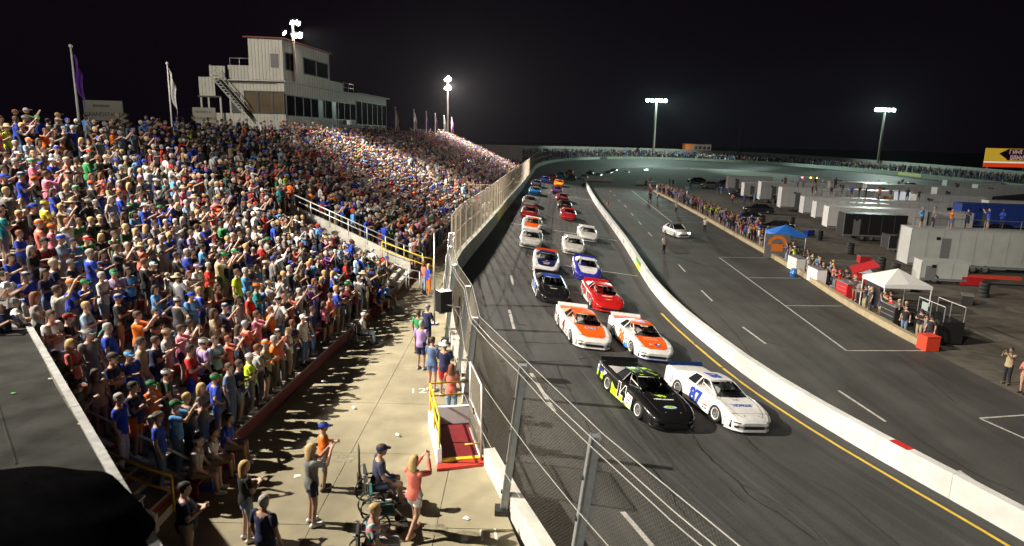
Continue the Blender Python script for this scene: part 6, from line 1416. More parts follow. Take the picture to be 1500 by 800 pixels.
# people standing on the top walkway behind the last row, and round the far turn
tp_ = []
for y in np.arange(14, 140, .62):
    if random.random() < .6: tp_.append((row_x(NROW, y)-.2, float(y), row_z(NROW)+.05, facing(), y < 70))
o = crowd('top_walkway_crowd', tp_); tag(o, 'loose line of people standing along the top edge of the grandstand', 'crowd')
fp = []
nrow = 9
for i in range(nb-1):
    seg_n = max(1, int(np.linalg.norm(bo[i+1, :2]-bo[i, :2])/.62))
    for j in range(seg_n):
        t = j/seg_n
        for r_ in range(nrow):
            if rs.random() < (.42 if i/nb < .65 else .30):
                u = (r_+.5+rs.uniform(-.4, .4))/nrow*.86+.06; a = (bank_a[i]*(1-u)+bank_b[i]*u)*(1-t)+(bank_a[i+1]*(1-u)+bank_b[i+1]*u)*t; z = 2.9*(1-u)+(bank_h[i]*(1-t)+bank_h[i+1]*t)*u
                cx, cy = 60-a[0], 200-a[1]; fp.append((a[0]+rs.uniform(-.2, .2), a[1]+rs.uniform(-.2, .2), z, math.atan2(cy, cx)+rs.uniform(-.4, .4), False))
o = crowd('turn_crowd', fp, scale=(1.0, 1.15)); tag(o, 'far-off crowd standing on the bank behind the wall of the far turn', 'crowd')
print('crowd', len(rest), len(fp), 'individuals', len(allv))
# ------------------------------------------------------------------ people on the walkway
def wp(px, py, z=2.8): P = at(px, py, z); return (P.x, P.y, z)
PP_ = lambda *a, **k: person(*a, eyes=True, **k)
PP_(wp(459, 768), R(35), 'grey', 'navy', 'both hands raised in front', True, False, 'stand', 'long', 'blond', kind='shorts', scale=1.12, shoes=(.7, .7, .7), label='woman in grey shirt and navy shorts raising both hands on the near walkway')
PP_(wp(476, 717), R(15), 'orange', 'pale grey', 'hands held at the chest', False, False, 'stand', 'cap', 'dark', 'royal blue', 'shorts', scale=1.02, shoes=(.02, .02, .02), label='person in orange shirt and blue cap behind the woman in grey on the walkway')
PP_(wp(364, 791), R(45), 'black', 'faded denim', 'hands held at the chest', True, False, 'stand', 'long', 'blond', kind='shorts', scale=1.06, label='long-haired blonde woman in black top and pale denim shorts on the near walkway')
PP_(wp(607, 783), R(62), 'coral', 'white', 'both hands raised in front', True, False, 'walk', 'long', 'blond', kind='shorts', scale=1.08, sleeve='long_shirt', shoes=(.45, .25, .15), label='blonde woman in loose coral blouse and white shorts walking beside the seated pair')
PP_(wp(279, 838), R(25), 'navy', 'khaki', 'hands held at the chest', False, True, 'stand', 'bare', 'dark', kind='shorts', scale=1.12, label='dark-haired man in navy shirt beside the yellow edged corner stairs')
PP_(wp(393, 858), R(70), 'navy', 'navy', 'arms at the sides', False, True, 'stand', 'bare', 'grey', kind='shorts', scale=1.10, label='grey-haired man in navy shirt cut off by the bottom edge of the view')
PP_(wp(613, 518), R(60), 'green', 'maroon', 'arms at the sides', False, False, 'stand', 'bare', 'brown', kind='trousers', scale=1.02, label='person in green shirt and dark red trousers by the kerb on the walkway')
PP_(wp(626, 508), R(55), 'navy', 'navy', 'hands held at the chest', False, False, 'stand', 'cap', 'grey', 'grey', 'trousers', scale=1.03, label='man in navy shirt and grey cap between the green shirt and the fence')
PP_(wp(617, 541), R(70), 'lilac', 'navy', 'arms folded', False, True, 'stand', 'bare', 'grey', kind='shorts', scale=1.08, label='person in lilac shirt and navy shorts facing the fence on the walkway')
PP_(wp(633, 572), R(60), 'denim blue', 'denim blue', 'arms folded', True, False, 'stand', 'bare', 'brown', kind='shorts', scale=1.10, sleeve='shirt', label='woman in long denim blue shirt facing the fence beside the white hat')
PP_(wp(651, 580), R(75), 'navy', 'red', 'arms folded', False, True, 'stand', 'hat', 'grey', 'white', 'shorts', scale=1.10, label='heavy man in navy shirt, red shorts and broad white hat at the fence')
PP_(wp(661, 613), R(80), 'coral', 'faded denim', 'arms folded', True, False, 'stand', 'long', 'auburn', kind='trousers', sleeve='top', scale=1.02, label='auburn-haired woman in a vest and pale jeans behind the yellow railed landing')
PP_(wp(621, 429), R(30), 'coral', 'faded denim', 'arms at the sides', True, False, 'stand', 'long', 'auburn', kind='trousers', scale=1.03, label='woman in coral top and pale jeans at the far end of the open walkway')
PP_(wp(628, 432), R(30), 'royal blue', 'orange', 'arms at the sides', True, False, 'stand', 'long', 'blond', kind='trousers', scale=1.0, label='blonde woman in blue top and mustard trousers at the far end of the walkway')
def wheelchair(loc, rz, label, cloth=(.01, .09, .09), canopy=False):
    W_ = thing('folding_wheelchair', label, 'wheelchair', loc, rz); fr = mat('chair_chrome', (.5, .5, .5), .3, .8, var=.05)
    put('seat', MB().box((.02, 0, .50), (.46, .48, .05)).mesh('seat', MATS['cloth']), W_, color=cloth); put('backrest', MB().box((-.26, 0, .78), (.05, .48, .5)).mesh('backrest', MATS['cloth']), W_, color=cloth)
    for s in (-1, 1):
        MB().tube([(-.34, s*.26, 1.02), (-.26, s*.26, .98), (-.24, s*.26, .3), (.3, s*.26, .28), (.42, s*.24, .12)], .018, 6).build('side_frame', fr, W_, True)
        MB().tube([(-.24, s*.27, .74), (.2, s*.27, .74), (.24, s*.27, .5)], .022, 6).build('armrest', MATS['black_plastic'], W_, True)
        n = 24; pts = [(-.18+.30*math.cos(2*math.pi*j/n), s*.32, .31+.30*math.sin(2*math.pi*j/n)) for j in range(n+1)]; w_ = MB().tube(pts, .022, 6, cap=False).build('wheel', MATS['tyre_rubber'], W_, True)
        sp = MB(); [sp.tube([(-.18, s*.32, .31), (-.18+.29*math.cos(math.pi*j/5), s*.32, .31+.29*math.sin(math.pi*j/5))], .004, 4) for j in range(10)]; stuff(sp.build('spokes', fr, w_))
        MB().tube([(.34, s*.22, .08), (.34, s*.25, .08)], .08, 12).build('front_wheel', MATS['tyre_rubber'], W_)
        MB().box((.46, s*.12, .10), (.14, .18, .03)).build('footrest', MATS['black_plastic'], W_)
    return W_
# seated pair
a = wp(553, 742); wheelchair(a, R(20), 'wheelchair under the large man in dark shirt and blue cap', (.012, .012, .015))
PP_((a[0], a[1], 2.82), R(20), (.035, .04, .08), 'denim blue', 'seated', False, False, 'sit', 'cap', 'brown', 'navy', 'shorts', scale=1.17, label='large man in dark shirt and blue cap seated in a wheelchair on the walkway')
b = wp(562, 775); wheelchair(b, R(15), 'empty teal and chrome wheelchair between the two seated people')
c = wp(545, 838); mat('floral', (.3, .2, .3), .9)
nt = MATS['floral'].node_tree; vo = nt.nodes.new('ShaderNodeTexVoronoi'); vo.inputs['Scale'].default_value = 16; tc = nt.nodes.new('ShaderNodeTexCoord'); cr = nt.nodes.new('ShaderNodeValToRGB'); nt.links.new(tc.outputs['Object'], vo.inputs['Vector']); sep = nt.nodes.new('ShaderNodeSeparateColor'); nt.links.new(vo.outputs['Color'], sep.inputs[0]); nt.links.new(sep.outputs[0], cr.inputs[0]); cr.color_ramp.interpolation = 'CONSTANT'
els = [(0, (.55, .5, .5)), (.25, (.6, .05, .15)), (.42, (.02, .2, .35)), (.58, (.65, .3, .4)), (.72, (.05, .3, .12)), (.85, (.02, .03, .1))]
cr.color_ramp.elements[0].color = (*els[0][1], 1); cr.color_ramp.elements[1].position = els[1][0]; cr.color_ramp.elements[1].color = (*els[1][1], 1)
for p_, c_ in els[2:]: e_ = cr.color_ramp.elements.new(p_); e_.color = (*c_, 1)
nt.links.new(cr.outputs[0], nt.nodes['Principled BSDF'].inputs['Base Color'])
wc = wheelchair(c, R(10), 'metal framed chair under the woman in the floral shirt', (.03, .03, .04))
fw = PP_((c[0], c[1], 2.82), R(10), 'white', 'pale grey', 'seated', True, False, 'sit', 'bare', 'blond', kind='trousers', scale=1.12, label='blonde woman in bright floral shirt seated at the bottom of the walkway')
for ch in fw.children:
    if ch.name.startswith('shirt'): m2 = ch.data.copy(); m2.materials.clear(); m2.materials.append(MATS['floral']); ch.data = m2
fb = thing('folded_board', 'narrow olive board standing upright behind the man in the wheelchair', 'board', (wp(527, 712)[0], wp(527, 712)[1], 2.8), R(20)); MB().prism([(-.02, -.09), (.02, -.09), (.02, .09), (-.02, .09)], .3, 1.0).build('panel', mat('olive_board', (.09, .08, .04), .8), fb); MB().add([(-.02, -.09, 1.0), (.02, -.09, 1.0), (.02, .09, 1.0), (-.02, .09, 1.0), (0, 0, 1.2)], [(0, 1, 4), (1, 2, 4), (2, 3, 4), (3, 0, 4)]).build('tip', MATS['olive_board'], fb); MB().box((0, 0, .15), (.1, .3, .3)).build('stand', MATS['dark_metal'], fb)
# reclining person on a mobility chair by the stand front
d = wp(530, 506); wheelchair((d[0], d[1], 2.8), R(25), 'dark mobility chair at the foot of the stand', (.015, .015, .02))
person((d[0], d[1], 2.82), R(25), 'pale grey', 'faded denim', 'seated', False, False, 'sit', 'cap', 'grey', 'white', 'trousers', scale=1.05, label='person in pale shirt and jeans seated in the dark mobility chair')
# seated people on the lowest bench near the corner
for (px, py, z, top, bot, fem, head, hc, lab, sc_) in ((288, 712, 3.1, 'pale grey', 'khaki', False, 'cap', 'white', 'man in pale grey shirt and white cap seated on the lowest row near the stairs', 1.1), (312, 690, 3.1, 'white', 'pale grey', True, 'bare', 'brown', 'woman in white shirt seated between the capped man and the boy in blue', 1.02), (333, 668, 3.1, 'royal blue', 'grey', False, 'bare', 'dark', 'young man in bright blue shirt seated on the lowest row', 1.04),
        (520, 470, 3.1, 'charcoal', 'khaki', False, 'cap', 'white', 'person in charcoal shirt seated at the end of the lowest row', 1.0), (545, 455, 3.1, 'maroon', 'black', False, 'cap', 'red', 'person in maroon shirt and red cap seated near the wide aisle', 1.0), (556, 448, 3.1, 'royal blue', 'grey', False, 'cap', 'black', 'person in bright blue shirt seated beside the maroon shirt', 1.0), (566, 444, 3.1, 'sky blue', 'navy', False, 'bare', 'grey', 'person in light blue shirt seated nearest the wide aisle', 1.0)):
    P = at(px, py, z-.05); person((P.x, P.y, 2.85), R(12), top, bot, 'seated', fem, False, 'sit', head, 'brown' if head == 'cap' else hc, hc if head == 'cap' else 'navy', 'shorts', scale=sc_, label=lab)
    bn = thing('low_bench', 'short red bench under the '+lab.split(' seated')[0].replace('person', 'one').replace('young man', 'youth').replace('woman', 'lady').replace('man', 'one'), 'bench', (P.x-.05, P.y, 2.8), R(5)); MB().box((0, 0, .43), (.42, .62, .05)).build('seat', MATS['dark_red_board'], bn)
    for yy in (-.25, .25): MB().box((0, yy, .2), (.36, .06, .4)).build('leg', MATS['dark_red_board'], bn)
P = wp(300, 716); CO = thing('cooler', 'tan and blue cooler box at the foot of the lowest row', 'cooler', P, R(12)); MB().box((0, 0, .13), (.42, .32, .26)).build('tub', mat('cooler_blue', (.02, .06, .35), .5), CO); MB().box((0, 0, .30), (.44, .34, .08)).build('lid', mat('cooler_tan', (.30, .2, .12), .6), CO); MB().tube([(0, -.17, .2), (0, -.2, .38), (0, .2, .38), (0, .17, .2)], .012, 6).build('handle', MATS['dark_metal'], CO)

# ------------------------------------------------------------------ officials on the pit road
def gp(px, py): P = at(px, py, 0); return (P.x, P.y, .012)
for (px, py), a, lab, sc_ in (((972, 371), -60, 'official in white shirt and black trousers standing nearest the pit wall', 1.05), ((990, 312), -80, 'official in white shirt far along the pit road in the stalls', 1.0), ((1032, 339), -120, 'official in white shirt beside the tan stall wall', 1.0), ((952, 281), -70, 'farthest official in white shirt at the end of the tan wall', 1.08)):
    person(gp(px, py), R(a), 'white', 'black', 'arms at the sides', False, False, 'stand', 'bare', 'dark', kind='trousers', scale=sc_, shoes=(.01, .01, .01), label=lab)
person(gp(1473, 563), R(200), 'tan', 'black', 'both hands raised in front', False, False, 'stand', 'bare', 'dark', kind='trousers', scale=1.08, label='person in pale vest raising a camera at the right edge of the paddock')
person(gp(1497, 577), R(190), 'coral', 'khaki', 'hands held at the chest', True, False, 'stand', 'bare', 'auburn', kind='shorts', scale=1.05, label='person in coral shirt and khaki shorts at the right edge of the view')
# crews behind the stall wall
CRN = 'crew members standing behind the pit stall wall'
def cw(s): return np.array([np.interp(s, CSl, CL[:, 0]), np.interp(s, CSl, CL[:, 1])])
CSl = np.r_[0, np.cumsum(np.linalg.norm(np.diff(CL, axis=0), axis=1))]; s0 = float(np.interp(36.5, CL[:, 1], CSl))
TW2 = ['black']*10+['navy']*4+['royal blue']*4+['white']*3+['grey']*4+['red']*2+['orange']+['sky blue']*2+['charcoal']*6+['lime']+['coral']*1+['purple']
s = s0; n_ = 0; pitrest = []
while s < CSl[-1]-1:
    P = cw(s); off = .55+abs(rng.normal(0, .8)); y = P[1]
    if y < 76:
        top = random.choice(TW2); bot = random.choice(BOTW); fem = random.random() < .25; head = random.choice(['cap', 'bare', 'bare']) if not fem else 'long'; hc = random.choice(['black', 'white', 'red', 'navy']) if head == 'cap' else random.choice(['brown', 'dark', 'blond'])
        if 36.5 < y < 40.5: top = random.choice(['black', 'black', 'charcoal', 'red'])
        pose = random.choice(['arms at the sides', 'arms folded', 'hands held at the chest', 'both hands raised in front']); kind = random.choice(['trousers', 'trousers', 'shorts'])
        where = next(w_ for lim_, w_ in ((40.5, 'by the black cart'), (45.5, 'at the white tent'), (50, 'left of the white tent'), (56, 'near the red cart'), (62, 'right of the blue tent'), (67, 'at the blue tent'), (99, 'beyond the blue tent')) if y < lim_)
        for tr_ in range(60):
            base, _ = describe(fem, top, bot, kind, pose, head, hc, 0); lab = base+', '+where
            if lab not in SEEN: break
            top = random.choice(TW2); bot = random.choice(BOTW)
        SEEN.add(lab); person((P[0]+off, P[1], .0), R(180+rng.normal(0, 35)), top, bot, pose, fem, False, 'stand', head, hc if head != 'cap' else 'dark', hc if head == 'cap' else 'navy', kind, scale=random.uniform(.98, 1.08), label=lab, group=CRN)
    else:
        for _ in range(2): pitrest.append((P[0]+off+random.uniform(0, 1.2), P[1]+random.uniform(-.3, .3), 0, R(180+rng.normal(0, 40)), True))
    s += random.uniform(.38, .95) if y < 76 else random.uniform(.35, .7)
for _ in range(90): # loose onlookers around the haulers
    P = at(random.uniform(940, 1330), random.uniform(268, 300), 0); pitrest.append((P.x, P.y, 0, R(random.uniform(90, 270)), True))
o = crowd('far_crew_crowd', pitrest, topw=TW2); tag(o, 'packed far part of the crew line beyond the blue tent and among the haulers', 'crowd')

# ------------------------------------------------------------------ tents, carts, haulers
mat('tent_white', (.62, .62, .62), .7, var=.06); mat('tent_blue', (.02, .16, .62), .6, var=.1); mat('hauler_white', (.74, .76, .76), .4, var=.06, scale=1, spots=.15); mat('hauler_grey', (.42, .44, .43), .45, var=.08, scale=1, spots=.15); mat('hauler_trim', (.16, .165, .17), .45)
def tent(loc, rz, w_, d_, h_, m_, label, wall=None):
    T = thing('canopy_tent', label, 'tent', loc, rz)
    mb = MB(); pk_ = (0, 0, h_+.85); c = [(-w_/2, -d_/2), (w_/2, -d_/2), (w_/2, d_/2), (-w_/2, d_/2)]; vs = [(x, y, h_) for x, y in c]+[(x, y, h_-.22) for x, y in c]+[pk_]
    mids = [((c[i][0]+c[(i+1) % 4][0])/2, (c[i][1]+c[(i+1) % 4][1])/2, h_+.1) for i in range(4)]; vs += mids
    fs = []
    for i in range(4): j = (i+1) % 4; fs += [(i, 9+i, 8), (9+i, j, 8), (i, 4+i, 4+j, j), (i, j, 9+i)]
    mb.add(vs, fs); mb.build('canopy', m_, T)
    for x, y in c: MB().tube([(x*.97, y*.97, 0), (x*.97, y*.97, h_)], .035, 6).build('leg', MATS['hauler_white'], T)
    for i in range(4): j = (i+1) % 4; MB().tube([(c[i][0]*.97, c[i][1]*.97, h_-.3), (mids[i][0]*.97, mids[i][1]*.97, h_+.02), (c[j][0]*.97, c[j][1]*.97, h_-.3)], .02, 5).build('truss_bar', MATS['hauler_trim'], T)
    return T
kx = lambda y: float(np.interp(y, CL[:, 1], CL[:, 0]))
ta = tent((26.6, 43.9, 0), R(-4), 3.1, 3.3, 2.3, MATS['tent_white'], 'white canopy tent beside the low tan wall')
MB().box((-1.45, .1, 1.3), (.05, 2.2, 1.5)).build('side_banner', MATS['black_plastic'], ta); t = put('number', text_mesh('31', .95, mat('print_offwhite', (.5, .5, .5), .6), .01, .02), ta); t.rotation_euler = (R(90), 0, R(-78)); t.location = (-1.49, .3, 1.35)
tb = tent((28.0, 66.2, 0), R(-6), 3.2, 3.2, 2.35, MATS['tent_blue'], 'bright blue canopy tent behind the tan wall')
sb = put('side_wall', MB().box((-1.2, -1.78, 1.25), (2.4, .04, 2.35)).mesh('side_wall', MATS['hauler_trim']), tb); sb.location = (0, 0, 0)
n = 16; om = mat('emblem_orange', (.75, .2, .02), .6)
MB().add([(-1.2+r_*math.cos(math.pi*j/n), -1.806, 1.35+r_*math.sin(math.pi*j/n)) for r_ in (.95, .62) for j in range(n+1)], [(j, j+1, n+2+j, n+1+j) for j in range(n)]).build('emblem', om, sb); MB().box((-1.2, -1.81, 1.05), (1.1, .012, .75)).build('emblem_block', om, sb)
def cart(loc, rz, w_, d_, h_, m_, label, nm='tool_cart', extra=None):
    C_ = thing(nm, label, 'tool cart', loc, rz); MB().box((0, 0, h_/2+.08), (d_, w_, h_)).build('cabinet', m_, C_); MB().box((0, 0, h_+.1), (d_*1.06, w_*1.06, .06)).build('top', MATS['hauler_trim'], C_)
    for k in range(3): MB().box((-d_/2-.012, 0, h_*(.25+.25*k)+.05), (.02, w_*.85, .03)).build('drawer_pull', MATS['galvanised'], C_)
    for x in (-1, 1):
        for y in (-1, 1): MB().tube([(x*d_*.35, y*w_*.4, .07), (x*d_*.35, y*w_*.4+.04, .07)], .07, 10).build('wheel', MATS['tyre_rubber'], C_)
    return C_
red_c = mat('cart_red', (.42, .015, .02), .4, var=.1)
cart((25.5, 48.2, 0), R(0), 1.7, .8, 1.1, red_c, 'red wheeled tool cart left of the white tent')
rb_ = thing('red_canopy_box', 'tilted red toolbox lid standing above the red cart', 'toolbox', (27.4, 49.6, 0), R(-20)); MB().box((0, 0, .9), (1.2, 2.4, 1.8)).build('cabinet', red_c, rb_); MB().prism([(-.9, -1.4), (.9, -1.4), (.9, 1.4), (-.9, 1.4)], 0, .08, Matrix.Translation((0, 0, 2.1)) @ Matrix.Rotation(R(-22), 4, 'Y')).build('lid', red_c, rb_)
cart((25.5, 53.2, 0), 0, 1.8, .8, 1.2, MATS['hauler_white'], 'white tool cart with orange panel behind the wall', extra=1); cart((25.9, 58.2, 0), 0, 1.9, .8, 1.2, MATS['tent_white'], 'white crew cart right of the blue tent')
cart((24.9, 40.9, 0), 0, 1.6, .8, 1.25, MATS['black_plastic'], 'black tool cart under the crew at the white tent'); 
pb = thing('pit_box', 'tall black pit cart with metal frame at the end of the crew line', 'pit cart', (25.9, 37.9, 0), R(0))
MB().box((0, 0, .75), (1.3, 2.6, 1.3)).build('cabinet', MATS['black_plastic'], pb)
for x in (-.6, .6):
    for y in (-1.25, 0, 1.25): MB().tube([(x, y, 1.4), (x, y, 2.3)], .03, 6).build('frame_post', MATS['galvanised'], pb)
for x in (-.6, .6): MB().tube([(x, -1.25, 2.3), (x, 1.25, 2.3)], .03, 6).build('top_rail', MATS['galvanised'], pb)
MB().box((-.66, .5, 1.9), (.03, .6, .5)).build('screen', mat('screen_lit', (.2, .25, .25), emit=.4), pb)
for x in (-.5, .5):
    for y in (-1.1, 1.1): MB().tube([(x, y, .12), (x, y+.05, .12)], .12, 12).build('wheel', MATS['tyre_rubber'], pb)
fc = thing('fuel_box', 'bright red box standing at the end of the tan wall', 'box', (gp(1358, 512)[0], gp(1358, 512)[1], 0), R(5)); MB().box((0, 0, .42), (.8, .8, .8)).build('body', mat('bright_red', (.6, .05, .02), .5), fc); MB().box((0, 0, .85), (.84, .84, .06)).build('lid', MATS['bright_red'], fc)
for (px, py), lab in (((886, 303), 'orange traffic cone on the track side near the far pit wall'), ): pass
P = at(889, 300, .95); cn = thing('traffic_cone', 'orange traffic cone on top of the pit wall', 'cone', (P.x+.15, P.y, .92)); MB().tube([(0, 0, .03), (0, 0, .75)], .2, 12, .04).build('cone', mat('cone_orange', (.8, .12, .02), .5), cn); MB().box((0, 0, .02), (.45, .45, .04)).build('base', MATS['cone_orange'], cn)
for (px, py), col, lab in (((1223, 432), (.02, .1, .5), 'blue drum beside the white tent'), ((1150, 405), (.02, .15, .5), 'blue drum below the emblem panel of the blue tent')):
    P = gp(px, py); dr = thing('drum', lab, 'drum', (P[0]+.7, P[1], 0)); mb = MB(); n = 14; mb.loft([[(r_*math.cos(2*math.pi*j/n), r_*math.sin(2*math.pi*j/n), z_) for j in range(n)] for r_, z_ in ((.26, 0), (.28, .05), (.28, .3), (.295, .32), (.28, .34), (.28, .62), (.26, .68))]); put('barrel', mb.mesh('barrel', MATS['car_paint'], True), dr, color=col); MB().tube([(0, 0, .68), (0, 0, .72)], .2, 12).build('lid', MATS['hauler_trim'], dr)
def trailer(loc, rz, L_, W_, H_, label, col='hauler_white', wheels=2, door=True, rail=False, nm='race_hauler', num=None, zf=.55):
    """x along its length, origin at the near left bottom corner, end door at -x face"""
    T = thing(nm, label, 'trailer', loc, rz)
    mb = MB(); mb.box((L_/2, W_/2, zf+(H_-zf)/2), (L_, W_, H_-zf)); mb.build('body', MATS[col], T)
    MB().box((L_/2, W_/2, H_+.03), (L_+.04, W_+.04, .06)).build('roof_edge', MATS[col], T)
    MB().box((L_/2, -.012, zf+.12), (L_, .02, .18)).build('skirt', MATS['hauler_trim'], T)
    MB().box((-.012, W_/2, zf+(H_-zf)/2), (.02, W_*.9, (H_-zf)*.9)).build('rear_door', MATS[col], T)
    for yy in (.04, W_-.04): MB().box((-.02, yy, zf+(H_-zf)/2), (.05, .07, H_-zf)).build('corner_post', MATS['hauler_trim'], T)
    if door: MB().box((L_*.2, -.016, zf+(H_-zf)*.42), (.8, .02, (H_-zf)*.72)).build('side_door', MATS['hauler_trim'], T)
    MB().box((L_*.12+.5, -.02, H_*.8), (.35, .03, .28)).build('vent', MATS['black_plastic'], T)
    k = max(3, int(L_/1.3))
    for i in range(1, k): MB().box((L_*i/k, -.008, zf+(H_-zf)*.55), (.02, .012, (H_-zf)*.85)).build('panel_seam', MATS['hauler_trim'], T)
    for i in range(wheels):
        x = L_*.3+i*1.05
        for yy in (.14, W_-.14):
            w_ = put('wheel', tyre_me, T, loc=(x, yy, .42)); w_.scale = (1.2, 1.1, 1.2); put('rim', rim_me, w_)
    MB().box((L_+.5, W_/2, .5), (1.0, .2, .12)).build('hitch', MATS['dark_metal'], T)
    if rail:
        for i in range(6): MB().tube([(L_*i/5, .1, H_+.06), (L_*i/5, .1, H_+1.05)], .03, 5).build('rail_post', MATS['galvanised'], T)
        MB().tube([(0, .1, H_+1.05), (L_, .1, H_+1.05)], .03, 5).build('top_rail', MATS['galvanised'], T)
    return T
def gz(px, py): P = at(px, py, 0); return (P.x, P.y, 0)
A0 = R(-9)
big_ = trailer(gz(1328, 396), A0, 15, 2.6, 3.9, 'long plain white hauler with a roof rail nearest the tents', col='hauler_grey', rail=True, wheels=3)
trailer(gz(1347, 415), A0, 3.6, 1.7, 1.9, 'small white box trailer in front of the long hauler', wheels=1, zf=.3, nm='box_trailer', col='hauler_grey')
nt_ = trailer((gz(1463, 396)[0], gz(1463, 396)[1]-2, 0), A0, 9, 2.6, 3.7, 'grey hauler bearing a large number at the right edge', col='hauler_trim', wheels=2, door=False)
np_ = MB().box((2.4, -.03, 2.6), (2.6, .02, 1.5)).build('number_panel', MATS['hauler_white'], nt_); t = put('number', text_mesh('91', 1.25, PDK, .01, .03), np_); t.rotation_euler = (R(90), 0, 0); t.location = (2.3, -.05, 2.6)
rbx = thing('red_ramp', 'red loading ramp and box below the numbered hauler', 'ramp', gz(1420, 418), A0); MB().box((1.0, 0, .8), (5.5, .5, .22)).build('beam', MATS['bright_red'], rbx); MB().box((0, .1, .4), (1.6, .8, .7)).build('box', MATS['cart_red'], rbx)
for k, (px, py, L_, H_, W_, lab) in enumerate(((1066, 280, 10, 3.4, 2.5, 'farthest white hauler behind the crew line'), (1089, 292, 8, 3.2, 2.5, 'white hauler with a split rear door, second from the far end'), (1113, 297, 12, 3.9, 2.5, 'tall white hauler with a dark side door'), (1143, 309, 13, 3.9, 2.5, 'tallest white hauler in the middle of the row'),
        (1176, 318, 11, 3.1, 2.4, 'white trailer with crew standing on its roof'), (1194, 325, 10, 2.9, 2.4, 'narrow white trailer between the roof crew and the rounded one'), (1211, 339, 12, 3.2, 2.5, 'white trailer with rounded rear corners near the black one'))):
    trailer(gz(px, py), R(-4-k*.8), L_, W_, H_, lab, rail=k in (3, 4), wheels=2)
trailer(gz(1234, 352), R(-8), 7, 2.5, 3.2, 'black box trailer beside the flat white open trailer', col='black_plastic')
trailer(gz(1300, 374), R(-8), 6, 2.0, 2.1, 'low black open-sided trailer left of the long white hauler', col='black_plastic', nm='box_trailer', wheels=1)
trailer(gz(1404, 336), A0, 16, 2.6, 3.6, 'long bright blue hauler near the right edge', col='cooler_blue')
trailer(gz(1370, 302), R(-6), 10, 2.5, 3.5, 'white motorhome with a dark window beyond the blue hauler', nm='motorhome')
trailer(gz(1268, 294), R(-6), 16, 2.5, 3.4, 'low pale hauler at the back of the paddock with yellow stripe')
trailer(gz(1215, 305), R(-6), 14, 2.5, 3.3, 'pale flat-roofed hauler beneath the distant lights')
trailer(gz(1262, 322), R(-7), 12, 2.5, 3.0, 'grey white hauler with lit roof edge behind the black trailer')
trailer(gz(1280, 340), R(-7), 12, 2.5, 2.9, 'grey white hauler with bright roof just left of the long white one')
trailer(gz(1430, 292), R(-6), 14, 2.5, 3.2, 'pale hauler at the back right corner of the paddock')
bd = thing('glowing_board', 'small bright white board standing among the haulers', 'board', gz(1318, 312), R(-5)); MB().box((0, 0, 2.5), (2.6, .15, 2.2)).build('panel', mat('board_white_glow', (.7, .75, .8), emit=.5), bd); [MB().box((x, 0, .75), (.1, .1, 1.5)).build('leg', MATS['dark_metal'], bd) for x in (-1, 1)]  # plain white board; its brightness is a glow put into the panel
ot = thing('orange_truck', 'orange and yellow service truck among the far haulers', 'truck', gz(1290, 308), R(-10)); MB().box((2.2, 1, 1.6), (3.6, 2.0, 1.8)).build('box_body', mat('truck_orange', (.55, .18, .02), .5), ot); MB().loft([[(-.2, .1, .6), (-.2, 1.9, .6), (-.2, 1.9, 1.2), (-.2, .1, 1.2)], [(.3, .05, .5), (.3, 1.95, .5), (.3, 1.9, 2.0), (.3, .1, 2.0)], [(.4, 0, .5), (.4, 2, .5), (.4, 1.9, 2.1), (.4, .1, 2.1)]]).build('cab', MATS['truck_orange'], ot)
for x in (.3, 3.2): [put('wheel', tyre_me, ot, loc=(x, y, .36)) for y in (.1, 1.9)]
# parked cars in the paddock
for k, ((px, py), rz, col, lab) in enumerate((((1085, 290), 170, (.02, .02, .03), 'black car parked beside the farthest hauler'), ((1040, 275), 200, (.4, .4, .4), 'silver car parked at the far end of the crew line'), ((1062, 272), 190, (.03, .05, .06), 'dark car parked behind the silver one'), ((1258, 275), 175, (.02, .05, .05), 'dark green car under the distant lights'), ((1020, 268), 190, (.02, .02, .02), 'black car nearest the far barrier block'), ((1440, 300), 178, (.01, .01, .012), 'black car parked between the blue hauler and the motorhome'), ((1110, 312), 165, (.015, .015, .018), 'black car parked behind the crew line'), ((1135, 340), 150, (.02, .02, .02), 'black car just behind the crew near the blue tent'), ((1095, 325), 155, (.02, .022, .025), 'charcoal car in the line behind the crew'))):
    g_ = gz(px, py); road_car((g_[0], g_[1], .01), R(rz), col, lab, scale=1.05)
# beacons on the wrecker: a pickup with roof lamps
wk = road_car(gz(1190, 272), R(185), (.4, .4, .4), 'recovery vehicle with amber and red beacon lights', scale=1.2)
for x, c_ in ((-.8, (1, .35, .05)), (.6, (1, .35, .05)), (2.6, (1, .08, .1))):
    k_ = mat('beacon_amber' if c_[1] > .2 else 'beacon_red', c_, emit=14); MB().ball((x, 0, 1.75), .2, 8, 6).build('beacon', k_, wk)
# people standing on trailer roofs
rp = [(1176, 318, 3.1), (1143, 309, 3.9), (1328, 396, 3.9), (1262, 322, 3.0)]; pts = []
for px, py, h_ in rp:
    g_ = gz(px, py)
    for k in range(6): pts.append((g_[0]+.8+1.5*k+random.random(), g_[1]+1+random.random()-(.12*k), h_+.06, R(random.uniform(120, 240)), True))
o = crowd('rooftop_crowd', pts, topw=TW2); tag(o, 'knots of people watching from the roofs of the haulers', 'crowd')
